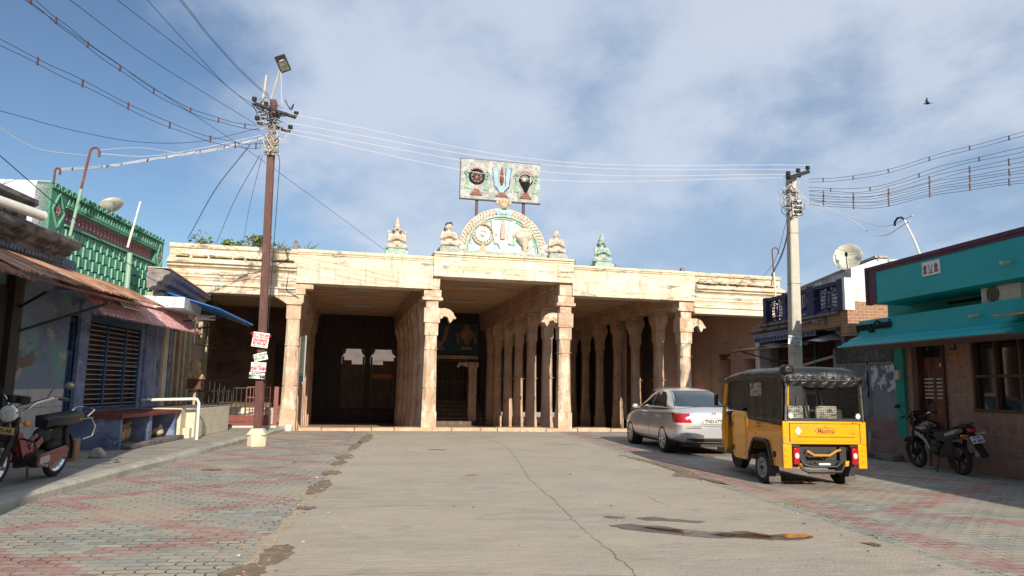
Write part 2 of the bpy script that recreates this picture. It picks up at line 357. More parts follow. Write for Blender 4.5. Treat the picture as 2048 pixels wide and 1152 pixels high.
o = pr.build('paving', paver_mat('pavers_b', 5.6, 5.2, 2.2, 4.75, .22, 3.6)); o.rotation_euler = (0,0,ST.a); props(o, kind='structure')
# raised walk with its kerb on the left
m_walk = mat('walk_cement', (.33,.30,.26), .9, layers=[n_((.24,.22,.19), (1,1.5,1), .42, .6, .8, d=7), n_((.42,.38,.31), (4,4,4), .5, .65, .6)], bump=(12, .012))
b = MB(); ys = [-14+.9*i for i in range(42)]
prof = [(-4.665,-.02),(-4.655,.08),(-4.70,.12),(-4.84,.127),(-4.87,.116)]
rings = [[(x+random.uniform(-.012,.012), y, z+random.uniform(-.006,.006)) for x, z in prof]+[(-4.87, y, -.02)] for y in ys]
b.loft(rings); k = b.build('kerb', mat('kerb_cement', (.42,.40,.33), .9, layers=[n_((.27,.27,.23), (2,2,3), .42, .6, .8, d=7), n_((.52,.46,.35), (6,6,6), .55, .65, .6)], bump=(14, .012)), smooth=True)
k.rotation_euler = (0,0,LF.a); props(k, kind='structure')
w = MB(); w.box(-9.5, -4.872, -14, 22.6, -.02, .12); o = w.build('sidewalk', m_walk); o.rotation_euler = (0,0,LF.a); props(o, kind='structure')
# cracks, stains, sand: thin flat marks on the paving
def blob(pts, jit=.03, sub=4, seed=1):
    r = random.Random(seed); out = []
    n = len(pts)
    for i in range(n):
        a, c = pts[i], pts[(i+1) % n]
        for k in range(sub):
            t = k/sub; out.append((a[0]+(c[0]-a[0])*t + r.uniform(-jit, jit), a[1]+(c[1]-a[1])*t + r.uniform(-jit, jit)))
    return out
def mark(name, pts, mt, z=.004, jit=.03, seed=1, sub=4, fr=ST):
    q = blob(pts, jit, sub, seed); b = MB(); b.add([(x, y, z+.006) for x, y in q], [tuple(range(len(q)))]); o = b.build(name, mt, flip=False)
    bm = bmesh.new(); bm.from_mesh(o.data); bmesh.ops.triangulate(bm, faces=bm.faces, ngon_method='EAR_CLIP'); bm.normal_update()
    for f in bm.faces:
        if f.normal.z < 0: f.normal_flip()
    bm.to_mesh(o.data); bm.free()
    o.rotation_euler = (0,0,fr.a); props(o, kind='structure'); return o
m_wet = mat('damp_patch', (.16,.115,.085), .35, layers=[n_((.10,.07,.055), 5, .42, .6)], bump=(30, .004))
m_oil = mat('wet_oil', (.035,.02,.016), .12, layers=[n_((.09,.05,.035), 6, .5, .65)])
m_orange = mat('rusty_water', (.30,.10,.03), .15, layers=[n_((.12,.05,.03), 9, .5, .6)])
m_sand = mat('damp_sand', (.20,.14,.09), .95, layers=[n_((.27,.20,.13), 9, .45, .6), n_((.10,.07,.05), 14, .6, .7)], bump=(25, .01))
m_sand2 = mat('pale_sand', (.46,.37,.26), .95, layers=[n_((.36,.28,.19), 9, .45, .6)], bump=(25, .008))
oil = [(1.96,7.5),(2.21,7.55),(2.53,7.4),(2.81,7.16),(3.0,7.11),(3.28,7.14),(3.44,6.94),(3.67,6.98),(3.82,6.83),(3.62,6.7),(3.33,6.72),(3.12,6.82),(2.78,6.83),(2.46,7.03),(2.08,7.29)]
mark('damp_stain', oil, m_wet, .004, .02, 2)
mark('oily_water', [(2.3,7.38),(2.55,7.26),(2.75,7.12),(2.6,7.05),(2.4,7.18)], m_oil, .008, .02, 3)
mark('oily_water', [(2.82,7.0),(3.05,7.02),(3.3,7.0),(3.42,6.86),(3.35,6.78),(3.1,6.88),(2.95,6.9)], m_oil, .008, .02, 4)
mark('rusty_water', [(3.5,6.86),(3.66,6.95),(3.8,6.97),(3.83,6.85),(3.72,6.76),(3.6,6.78)], m_orange, .008, .03, 5)
mark('damp_stain', [(2.0,7.99),(2.13,8.02),(2.28,7.92),(2.2,7.88),(2.08,7.9)], m_wet, .004, .015, 6)
mark('damp_stain', [(2.38,7.92),(2.61,7.97),(2.78,7.82),(3.12,7.68),(2.98,7.6),(2.69,7.7),(2.43,7.76)], m_wet, .004, .02, 7)
mark('damp_stain', [(4.14,6.55),(4.25,6.56),(4.3,6.46),(4.2,6.38)], m_wet, .008, .015, 8)
for i, (x, y, rx, ry) in enumerate([(-1.38,19.6,.14,1.7),(-1.45,17.2,.12,1.2),(-1.42,14.6,.15,.5),(-1.40,13.5,.12,.45),(-1.36,12.0,.15,.3),(-1.33,10.4,.13,.75),(-1.25,8.62,.12,.12),(-1.14,6.35,.13,.38),(-1.25,5.75,.16,.28),(.85,11.7,.10,.05),(.4,16.3,.22,.12),(-3.3,12.4,.16,.12),(-2.2,13.6,.05,.04)]):
    mark('sand_patch', [(x+rx*cos(t*pi/6), y+ry*sin(t*pi/6)) for t in range(12)], m_sand, .004, min(.05, rx*.22, ry*.22), 20+i, 3)
b = MB(); r_e = random.Random(9); b.strip([(-1.27-.0105*max(0, y-5.8)+r_e.uniform(-.02,.02), y) for y in [4+.3*i for i in range(60)]], [r_e.uniform(.05,.14) for _ in range(60)], .0095); o = b.build('sand_strip', m_sand2); o.rotation_euler = (0,0,ST.a); props(o, kind='structure')
mark('sand_patch', [(4.2,15.6),(4.5,14.4),(4.72,13.0),(4.62,11.6),(4.66,10.5),(4.45,11.2),(4.15,11.7),(4.4,12.2),(4.45,13.2),(4.3,14.4)], m_sand, .004, .05, 40, 5)
for yy, xx, wv in ((21.0,3.0,1.2),(21.6,-.4,.9),(20.6,1.5,.6),(18.2,3.6,.5)):
    mark('sand_patch', [(xx+wv*cos(t*pi/5), yy+.13*sin(t*pi/5)) for t in range(10)], m_sand2, .004, .025, int(yy*10), 3)
r_g = random.Random(12); b = MB()      # loose grit and pebbles along the joints of the road
for k in range(420):
    u = r_g.random(); y = r_g.uniform(4.5, 23); x = (-1.35-.0105*max(0, y-5.8)+r_g.gauss(0,.16)) if u < .45 else ((4.4+r_g.gauss(0,.22)) if u < .75 else (r_g.uniform(-4.3, 8) if y < 22 else 0)); s = r_g.uniform(.006,.02)*(1 if r_g.random() < .93 else 1.6)
    b.sph((x,y,.010), (s*r_g.uniform(.7,1.4), s*r_g.uniform(.7,1.4), s*.6), 5, 3)
o = b.build('grit', mat('grit', (.30,.24,.17), .95, layers=[n_((.12,.09,.07), (7,7,7), .5, .56), n_((.5,.46,.4), (9,9,9), .58, .62, o=(3,3,3))])); o.rotation_euler = (0,0,ST.a); props(o, 'loose grit and pebbles scattered over the road and paving', 'grit', kind='stuff')
m_crack = mat('crack', (.27,.22,.165), .95, layers=[n_((.40,.335,.255), (4,4,4), .44, .54)])
def crack(pts, w, seed, jit=.025):
    r = random.Random(seed); q = []
    for i in range(len(pts)-1):
        a, c = pts[i], pts[i+1]; n = max(2, int(math.dist(a, c)/.12))
        for k in range(n): q.append((a[0]+(c[0]-a[0])*k/n + r.uniform(-jit, jit), a[1]+(c[1]-a[1])*k/n + r.uniform(-jit, jit)))
    q.append(pts[-1]); b = MB(); b.strip(q, [w*r.uniform(.3, 1.4) for _ in q], .0105); o = b.build('road_crack', m_crack); o.rotation_euler = (0,0,ST.a); props(o, kind='structure')
crack([(1.66,3.5),(1.67,6.3),(1.66,7.5),(1.70,9.4),(1.70,11.2),(1.86,13.3),(2.05,17.5),(1.65,21.4)], .012, 1)
crack([(-1.4,11.6),(-.5,11.7),(1.2,11.55),(2.9,11.8),(4.4,11.7)], .006, 21, .01); crack([(1.7,7.4),(3.0,7.9),(4.4,8.0)], .006, 22, .02); crack([(-1.4,5.6),(0,5.7),(1.7,5.5)], .006, 23, .01)
crack([(-1.45,8.6),(-1.09,8.64),(-.02,8.76),(.63,8.89)], .008, 2, .012); crack([(-1.44,14.84),(-.77,14.88),(.23,15.14),(1.14,14.98)], .012, 3)
crack([(3.05,9.6),(2.98,9.1),(3.05,8.75)], .008, 4); crack([(1.0,20),(1.2,18.4)], .012, 5)
# ================================================================ temple hall
th = thing('temple_hall', 'open fronted stone temple hall with pale plastered eaves and rows of square columns', 'temple', TF)
Rx = [-8.72, -4.47, 0.0, 4.38]; Ry = [2.1, 4.2, 6.3, 8.4, 10.5, 12.6]
b = MB(); b.box(-12.6, 8.6, .26, 22, -.60, -.45); b.build('floor', M['floor'], th); b = MB(); b.box(-12.3, -9.0, .26, 8, -.449, .12); b.build('raised_floor', M['conc'], th); b = MB(); b.box(4.9, 8.1, .26, 6.2, -.449, .05); b.build('raised_floor', M['conc'], th)
# kerb stones of the plinth
r = random.Random(3); b = MB(); x = -8.4
while x < 8.0:
    w = r.uniform(.5, 1.3); b.box(x, min(x+w-.015, 8.2), -.32+r.uniform(-.03,.03), .25, -.5, .10+r.uniform(-.015,.02)); x += w
b.build('plinth_edge', M['stone_base'], th, bev=.02)
def shaft(b, x, y, z0, zt, w=.45, tw=.37, r=None):
    # square foot, octagonal tapered shaft with rough joints, square block on top
    b.box(x-w/2, x+w/2, y-w/2, y+w/2, z0, z0+.62)
    n = 5; z1 = z0+.62; z2 = zt-.42; rings = []
    for i in range(n+1):
        t = i/n; s = (w-.02)+(tw-w+.02)*t + (r.uniform(-.008,.008) if r else 0); c = s*.5; k = c*(.55 if 0 < i < n else .86); z = z1+(z2-z1)*t
        rings.append([(x+a, y+d, z) for a, d in ((c,k),(k,c),(-k,c),(-c,k),(-c,-k),(-k,-c),(k,-c),(c,-k))])
    b.loft(rings); s = tw/2+.025; b.box(x-s, x+s, y-s, y+s, z2, zt)
def joint_rings(b, x, y, zs, w):
    for z in zs: b.box(x-w/2, x+w/2, y-w/2, y+w/2, z, z+.018)
rr = random.Random(5)
for i, X in enumerate(Rx):
    b = MB(); shaft(b, X, 0, -.02, 3.42 if i else 3.78, .47, .38, rr); joint_rings(b, X, 0, (1.35, 2.55), .435 if 1 else 0)
    c = b.build('column', M['stone'], th, bev=.018)
    b = MB()
    if i == 0:      # broad corbel leaning over to the left, no bracket
        b.prism([(X-.20,3.80),(X+.20,3.80),(X+.28,3.88),(X+.28,4.12),(X-.62,4.12),(X-.60,4.04),(X-.42,3.94),(X-.32,3.88)], -.26, .26); b.box(X-.5, X+.32, -.3, .3, 4.12, 4.30); b.box(X-.42, X+.55, -.28, .3, 4.302, 4.47)
    else:
        b.box(X-.26, X+.26, -.26, .26, 3.40, 3.88); b.box(X-.20, X+.20, -.22, .22, 3.88, 4.12); b.box(X-.33, X+.33, -.30, .30, 4.12, 4.22); b.box(X-.28, X+.28, -.27, .27, 4.22, 4.46)
    b.build('capital', M['stone'], c, bev=.015)
    if i:
        s = -1 if i == 2 else 1; b = MB()
        pr_ = [(.26,3.88),(.42,3.90),(.58,3.86),(.70,3.76),(.74,3.66),(.80,3.60),(.78,3.55),(.70,3.56),(.66,3.47),(.60,3.42),(.56,3.50),(.53,3.60),(.44,3.64),(.38,3.62),(.34,3.55),(.26,3.56)]
        b.prism([(X+s*u, z) for u, z in pr_], -.13, .13); b.sph((X+s*.36, 0, 3.74), (.12,.16,.12)); b.build('bracket', M['stone'], c, smooth=True, bev=.01)
        b = MB(); b.lathe([(.11,-.27),(.11,-.275),(.06,-.285),(.0,-.29)], 10, (X, 0, 3.64), 'y'); b.box(X-.17, X+.17, -.268, -.262, 3.47, 3.50); b.box(X-.17, X+.17, -.268, -.262, 3.79, 3.82); b.build('carved_panel', M['stone'], c)
# inner columns: one of each kind, then copies
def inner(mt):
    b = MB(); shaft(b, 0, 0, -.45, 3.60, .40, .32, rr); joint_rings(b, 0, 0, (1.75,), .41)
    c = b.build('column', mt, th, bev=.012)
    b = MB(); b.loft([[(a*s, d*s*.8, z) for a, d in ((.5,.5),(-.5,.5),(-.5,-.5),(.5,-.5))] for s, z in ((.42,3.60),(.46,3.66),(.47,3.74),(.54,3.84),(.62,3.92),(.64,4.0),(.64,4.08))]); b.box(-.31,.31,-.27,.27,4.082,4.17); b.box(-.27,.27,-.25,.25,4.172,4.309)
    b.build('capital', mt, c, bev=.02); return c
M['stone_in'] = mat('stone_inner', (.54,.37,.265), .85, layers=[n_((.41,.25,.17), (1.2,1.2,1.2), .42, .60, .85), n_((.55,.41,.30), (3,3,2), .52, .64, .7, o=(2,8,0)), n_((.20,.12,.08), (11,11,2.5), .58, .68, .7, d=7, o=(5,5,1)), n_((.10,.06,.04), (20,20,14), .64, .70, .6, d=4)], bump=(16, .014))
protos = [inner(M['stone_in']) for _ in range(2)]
first = True
for i, X in enumerate(Rx):
    for j, Y in enumerate(Ry):
        if i == 0 and j == 0 and 0: continue
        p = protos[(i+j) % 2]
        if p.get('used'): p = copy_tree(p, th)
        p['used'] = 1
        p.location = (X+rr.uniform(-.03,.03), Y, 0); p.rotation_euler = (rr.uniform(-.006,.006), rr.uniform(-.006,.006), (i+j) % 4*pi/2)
for o in bpy.data.objects:
    if 'used' in o: del o['used']
# pilasters that thicken the first aisle's rows
for Y in (1.05, 3.15, 5.25, 7.35, 9.45):
    b = MB(); b.box(-8.95, -8.62, Y-.16, Y+.16, -.45, 3.9); b.box(-8.98, -8.58, Y-.22, Y+.22, 3.902, 4.3); b.build('pilaster', M['stone_in'], th, bev=.01)
# beams along the rows, cross beams, ceiling slabs
for X in Rx: b = MB(); b.box(X-.27, X+.27, .32, 13.9, 4.31, 4.72); b.box(X-.34, X+.34, .33, 13.9, 4.722, 4.86); b.build('beam', M['stone_in'], th, bev=.02)
for X0, X1, z in ((-12.4,-9.06,4.52),(-8.38,-4.81,4.86),(-4.13,-.34,5.16),(.34,4.04,4.86),(4.72,8.3,4.52)):
    b = MB(); y = .33
    while y < 13.6:
        w = rr.uniform(.35, .6); b.box(X0, X1, y, y+w-.012, z+rr.uniform(-.012,.012), z+.3); y += w
    b.build('ceiling', M['ceil'], th)
for x0 in (-4.35, -.34): b = MB(); b.box(x0, x0+.23, .33, 13.9, 4.862, 5.16); b.build('beam', M['stone_in'], th)
# roof mass over everything (set back from the parapet)
b = MB(); b.box(-12.2, 7.9, .35, 15.2, 5.47, 5.50); b.build('roof', M['concdark'], th)
# entablature of the bays
def lintel(x0, x1, y0, z0, z1, mould, name='lintel'):
    b = MB(); b.box(x0, x1, y0, .32, z0, z1)
    for z, h, d in mould: b.box(x0-.001*1, x1, y0-d, y0-.0005, z, z+h)
    return b
NB = []
# second bay & fourth bay plain faces
b = lintel(-8.68, -4.49, -.36, 4.47, 5.50, [(5.42,.10,.06),(5.36,.06,.03),(4.95,.05,.012)]); b.build('lintel', M['plaster_cream'], th, bev=.012)
b = lintel(.20, 4.66, -.36, 4.47, 5.50, [(5.42,.08,.06),(5.36,.06,.03),(4.95,.05,.015)]); b.build('lintel', M['plaster_cream'], th, bev=.012)
b = lintel(-4.487, .198, -.46, 4.88, 5.66, [(5.60,.07,.07),(5.53,.05,.03),(5.22,.04,.015)]); b.build('lintel', M['plaster_cream'], th, bev=.012)
b = MB(); b.box(-4.70,-4.25,-.30,.3,4.463,4.88); b.build('neck_block', M['stone'], th, bev=.012)
b = MB(); b.box(-.24,.195,-.30,.3,4.463,4.88); b.build('neck_block', M['stone'], th, bev=.012)
# low outer bays with stacked mouldings and a projecting drip course
def side_bay(x0, x1, zb):
    b = MB()
    pr = [(.30,zb),(-.30,zb),(-.30,zb+.20),(-.36,zb+.21),(-.36,zb+.25),(-.28,zb+.26),(-.28,zb+.36),(-.33,zb+.44),(-.36,zb+.45),(-.36,zb+.50),(-.40,zb+.56),(-.40,zb+.60),(-.34,zb+.61),(-.34,zb+.68),(-.42,zb+.74),(-.48,zb+.76),(-.48,zb+.80),(-.58,zb+.84),(-.58,zb+.90),(-.50,zb+.97),(-.36,zb+1.02),(-.28,zb+1.05),(-.28,5.36),(-.34,5.38),(-.36,5.44),(-.36,5.50),(.30,5.50)]
    b.prism([(y, z) for y, z in pr], x0, x1, 'x'); return b
side_bay(-12.35, -8.682, 4.06).build('eave', M['plaster_cream'], th)
side_bay(4.662, 8.05, 4.06).build('eave', M['plaster_cream'], th)
for x0, x1, s in ((-12.15,-8.75,1),(4.75,8.0,2)):
    b = MB(); r = random.Random(s); x = x0
    while x < x1-.1:
        w = r.uniform(.3,.8); b.box(x, min(x+w, x1), -.50, -.27, 5.10, 5.125+r.uniform(0,.05)); x += w+r.uniform(.03,.1)
    b.build('mossy_ledge', M['plaster_moss'], th, bev=.012)
# end walls of the hall and back
b = MB(); b.box(-12.4, -12.1, -.2, 15, .0, 4.6); b.box(-12.1, -9.0, 8.0, 8.2, .12, 4.6)
b.build('side_wall', mat('shaded_wall', (.17,.11,.085), .9, layers=[n_((.10,.065,.05), (1.2,1.2,2), .45, .6)], bump=(9, .01)), th); b = MB(); b.box(-9.9,-9.35,7.93,7.99,1.3,3.0); b.build('dark_window', M['dark'], th)  # left bay's shade put into a darker brown wall colour
b = MB(); Xr = 7.75   # right inner wall with a doorway and a window opening
for y0, y1, z0, z1 in ((.0,.76,0,4.5),(.76,1.75,0,1.6),(.76,1.75,2.62,4.5),(1.75,2.75,0,4.5),(2.75,3.55,2.70,4.5),(3.55,8,0,4.5)): b.box(Xr, Xr+.45, y0, y1, z0, z1)
b.build('inner_wall', M['hallwall'], th)
b = MB(); b.box(Xr+.46, Xr+.5, .7, 3.8, 0, 3.0); b.build('door_leaf', M['dark'], th)
b = MB(); b.box(4.78, 4.86, 2.75, 13.9, -.45, 4.5); b.build('dark_partition', M['dark'], th)
b = MB()
for k in range(26): b.box(4.765, 4.779, 4.4, 6.1, .9+.08*k, .93+.08*k)
b.build('shutter_slats', M['gatewood'], th)
b = MB(); b.box(4.6, 7.74, 6.2, 6.4, .12, 4.5); b.box(7.25, 7.74, 6.0, 6.2, .12, 4.5); b.build('cross_wall', M['hallwall'], th)
b = MB(); b.box(5.5, 6.3, 6.17, 6.199, .12, 2.2); b.build('door_leaf', M['dark'], th)
b = MB(); b.tube([(7.70,4.4,.12),(7.70,4.4,3.6)], .03, 6); b.tube([(7.70,4.4,2.3),(7.2,4.4,2.32)], .02, 5); b.build('wall_pipe', M['conc'], th)
b = MB()   # faded garland and red cloth over the doorway
for k in range(9): b.sph((7.72, 2.75+.1*k, 2.80+.03*sin(k*2)), (.03,.04,.05), 6, 4)
for k in range(4): b.box(7.70,7.735,2.95+.14*k,3.03+.14*k,2.62,2.78)
b.build('garland', mat('garland', (.25,.04,.03), .8), th)
# back wall: two gates in the second bay, a grilled gate under a painted panel in the middle
YB = 14.0
b = MB()
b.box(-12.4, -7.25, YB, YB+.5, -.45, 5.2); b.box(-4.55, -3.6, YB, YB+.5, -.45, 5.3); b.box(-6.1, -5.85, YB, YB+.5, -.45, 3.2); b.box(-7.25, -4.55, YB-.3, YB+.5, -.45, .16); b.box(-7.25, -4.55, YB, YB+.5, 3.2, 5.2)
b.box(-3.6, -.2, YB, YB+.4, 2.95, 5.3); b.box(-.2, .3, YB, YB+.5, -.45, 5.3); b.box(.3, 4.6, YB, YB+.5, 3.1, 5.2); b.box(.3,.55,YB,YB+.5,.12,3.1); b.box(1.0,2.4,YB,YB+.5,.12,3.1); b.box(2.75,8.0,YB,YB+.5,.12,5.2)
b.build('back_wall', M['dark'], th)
for x0, x1 in ((-7.25,-6.1),(-5.85,-4.55)):     # scalloped heads of the gate openings
    xm = (x0+x1)/2; h = (x1-x0)/2; b = MB()
    for s in (-1, 1):
        b2 = [(xm+s*h, 3.21),(xm+s*h*.62, 3.21),(xm+s*h*.66, 3.08),(xm+s*h*.74,2.96),(xm+s*h*.88,2.90),(xm+s*h,2.78)]
        b.prism(b2, YB+.05, YB+.25)
    b.build('gate_arch', M['gatewood'], th)
for x0, x1 in ((-7.25,-6.1),(-5.85,-4.55)):
    b = MB(); b.box(x0+.02,x0+.12,YB+.1,YB+.18,.2,2.8); b.box(x1-.12,x1-.02,YB+.1,YB+.18,.2,2.8)
    for z in (.25,.62,.95,1.25,1.55,1.62): b.box(x0+.12,x1-.12,YB+.105,YB+.175,z,z+.10)
    for k in range(7): xx = x0+.15+(x1-x0-.3)*k/6; b.box(xx-.02,xx+.02,YB+.11,YB+.15,.3,1.6)
    b.prism([(x0+.45,.95),(x0+.6,.75),(x0+.75,.95)], YB+.08, YB+.1)
    b.build('gate', M['gatewood'], th)
b = MB(); b.box(-5.8,-4.6,YB+.2,YB+.26,1.72,1.95); b.build('lintel_board', mat('orange_board', (.40,.14,.07), .8), th)
b = MB(); b.box(-7.25,-6.1,YB+.34,YB+.37,.12,1.62); b.box(-5.85,-4.55,YB+.34,YB+.37,.12,2.3); b.box(-7.25,-6.1,YB+.30,YB+.33,1.6,2.42); b.box(-5.85,-4.55,YB+.30,YB+.33,1.98,2.42); b.box(-7.2,-6.75,YB+.25,YB+.299,2.2,2.62); b.box(-5.2,-4.6,YB+.25,YB+.299,2.2,2.62); b.build('gate_panel', M['gatewood'], th)
# middle bay: painted panel with three marks above a barred gate and steps
m_mural = mat('mural_blue', (.02,.045,.085), .7, layers=[n_((.03,.075,.10), 3, .45, .6)])
b = MB(); b.box(-3.5, -.35, YB-.14, YB-.02, 3.05, 4.65); mp = b.build('painted_panel', m_mural, th)
m_mk = mat('mark_tan', (.30,.18,.13), .7, layers=[n_((.22,.10,.08), 5, .45, .6)])
def nama(b, cx, cz, s, y0, y1):     # U shaped mark on a stand
    for q in (-1, 1): b.prism([(cx+q*.30*s,cz+.55*s),(cx+q*.52*s,cz+.60*s),(cx+q*.36*s,cz-.22*s),(cx+q*.20*s,cz-.30*s),(cx+q*.17*s,cz-.12*s)], y0, y1)
    b.prism([(cx-.30*s,cz-.20*s),(cx+.30*s,cz-.20*s),(cx+.12*s,cz-.50*s),(cx-.12*s,cz-.50*s)], y0-.003, y1)
    b.prism([(cx-.34*s,cz-.66*s),(cx+.34*s,cz-.66*s),(cx+.22*s,cz-.5*s),(cx-.22*s,cz-.5*s)], y0-.006, y1)
b = MB(); nama(b, -2.42, 3.92, 1.0, YB-.17, YB-.141)
cx = -.98; b.lathe([(.30,-.03),(.36,0),(.30,.03)], 12, (cx, YB-.16, 4.1), 'y'); b.prism([(cx-.25,3.95),(cx+.25,3.95),(cx+.08,3.55),(cx-.08,3.55)], YB-.18, YB-.141); b.prism([(cx-.34,3.28),(cx+.34,3.28),(cx+.2,3.45),(cx-.2,3.45)], YB-.18, YB-.141)
for q in (-1,1): b.sph((cx+q*.45,YB-.15,4.05),(.1,.03,.12)); b.box(cx+q*.45-.07,cx+q*.45+.07,YB-.16,YB-.141,3.6,3.9)
b.sph((cx,YB-.15,4.5),(.14,.03,.12)); b.build('painted_marks', m_mk, mp, smooth=True)
b = MB(); b.box(-3.5,-.35,YB-.2,YB-.02,2.80,2.98)
for k in range(6): b.sph((-3.3+.22*k, YB-.22, 2.89), (.06,.02,.05), 8, 5)
b.build('gate_lintel', M['stone'], th)
b = MB()
for k in range(15): x = -3.45+.215*k; b.cyl((x,YB+.1,.7),(x,YB+.1,2.8), .018, n=6)
for z in (.75,1.6,2.7): b.box(-3.5,-.3,YB+.07,YB+.13,z,z+.05)
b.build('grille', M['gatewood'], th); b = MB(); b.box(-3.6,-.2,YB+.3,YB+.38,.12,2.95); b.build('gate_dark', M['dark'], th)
b = MB()
for k in range(6): b.box(-3.7,-.3,YB-2.1+.35*k,YB-.01,-.45+.19*k,-.45+.19*(k+1)-.002)
b.build('steps', M['gatewood'], th, bev=.01)
b = MB(); b.box(-1.1,-.72,YB-1.9,YB-1.5,-.45,2.35); b.box(-1.18,-.64,YB-1.95,YB-1.45,2.352,2.6); b.prism([(-1.18,2.6),(-1.6,2.58),(-1.7,2.4),(-1.64,2.3),(-1.5,2.45),(-1.18,2.36)], YB-1.85, YB-1.55); b.build('dwarf_column', M['stone'], th, bev=.01)
# things of the courtyard behind, seen through the openings
cw = MB(); cw.box(-14, 12, 23, 23.4, 0, 6.5); cwo = cw.build('courtyard_wall', mat('shaded_limewash', (.13,.105,.10), .9, layers=[n_((.07,.055,.05), (1,1,3), .5, .62, .6)]))  # limewash colour darkened to stand in for shade behind the openings
cwo.location = TF.w((0,0,0)); cwo.rotation_euler = (0,0,TF.a); props(cwo, 'limewashed wall darkened for shade, seen through the openings at the back of the hall', 'wall')
# tube lights on the ceiling, bands of clutter
for x, y, z in ((-6.6, 3.2, 4.80), (-6.6, 8.6, 4.80), (-2.2, 3.4, 5.10), (-2.2, 8, 5.10)):
    t = thing('tube_light', 'unlit white tube light batten fixed under the stone ceiling slabs', 'light', TF, (x, y, z), group='tube lights under the ceiling slabs')
    b = MB(); b.box(-.6,.6,-.03,.03,-.0,.045); b.build('batten', M['conc'], t); b = MB(); b.cyl((-.58,0,-.02),(.58,0,-.02),.013,n=8); b.build('tube', M['paper'], t)
# notice board tied to the second pillar of the left row
t = thing('notice_board', 'tall grey notice board with fine print standing beside the left front column', 'sign', TF, (-8.42, .62, 1.45), pi/2+.25)
b = MB(); b.box(-.36,.36,-.02,.02,0,1.45); bo = b.build('board', mat('board_grey', (.28,.30,.28), .6), t)
b = MB()
for k in range(16): b.box(-.30+.02*(k%3),.30-.05*(k*7%4),.0202,.0225,1.22-.062*k,1.245-.062*k); b.box(-.30,.30,-.0225,-.0202,1.22-.062*k,1.235-.062*k)
b.build('print_lines', mat('print_pale', (.5,.52,.5), .7), bo)
b = MB(); b.box(-.36,.36,.0202,.023,.02,.2); b.box(-.36,.36,-.023,-.0202,.02,.2); b.build('blue_footer', mat('board_blue', (.04,.16,.26), .6), bo)
t = thing('drain_cup', 'white plastic cup shaped cap at the foot of the left front column', 'pipe cap', TF, (-8.66, -.42, 0))
b = MB(); b.lathe([(.10,0),(.11,.02),(.125,.17),(.125,.19),(.10,.19)], 14); b.build('cap', M['whitepipe'], t, smooth=True)
# ================================================================ on the roof of the hall
m_ter = mat('weathered_paint', (.52,.42,.33), .9, layers=[n_((.62,.55,.46), 7, .45, .6), n_((.20,.15,.12), (14,14,10), .60, .70, .7), n_((.45,.25,.2), 9, .6, .7, .5, o=(5,1,1))], bump=(30, .006))
m_aqua = mat('weathered_aqua', (.28,.42,.36), .9, layers=[n_((.45,.50,.42), 8, .48, .6), n_((.12,.14,.12), (12,12,9), .60, .72, .7)], bump=(30, .006))
m_ped = mat('pedestal_grey', (.30,.34,.29), .9, layers=[n_((.42,.44,.38), 6, .45, .6), n_((.14,.14,.12), (8,8,12), .58, .7, .8)], bump=(20, .006))
m_hair = mat('statue_black', (.05,.055,.06), .8, layers=[n_((.2,.2,.2), 15, .55, .7)])
m_gold = mat('faded_ochre', (.50,.36,.19), .8, layers=[n_((.45,.38,.29), 9, .45, .58), n_((.25,.18,.12), 15, .6, .7)])
m_blue = mat('faded_blue', (.38,.58,.62), .9, layers=[n_((.56,.66,.66), (5,5,7), .48, .62, .8), n_((.22,.30,.30), (13,13,8), .62, .7, .7)], bump=(20, .005))
m_whit = mat('faded_white', (.66,.62,.55), .85, layers=[n_((.5,.40,.33), 9, .52, .66, .8), n_((.2,.17,.15), 16, .66, .72, .7)], bump=(20, .005))
m_pink = mat('faded_pink', (.58,.34,.29), .85, layers=[n_((.62,.46,.38), 9, .5, .62)])
def remesh(o, v=.02, sm=2):
    r = o.modifiers.new('re', 'REMESH'); r.mode = 'VOXEL'; r.voxel_size = v; r.use_smooth_shade = True
    if sm: q = o.modifiers.new('s', 'SMOOTH'); q.iterations = sm; q.factor = .5
    return o
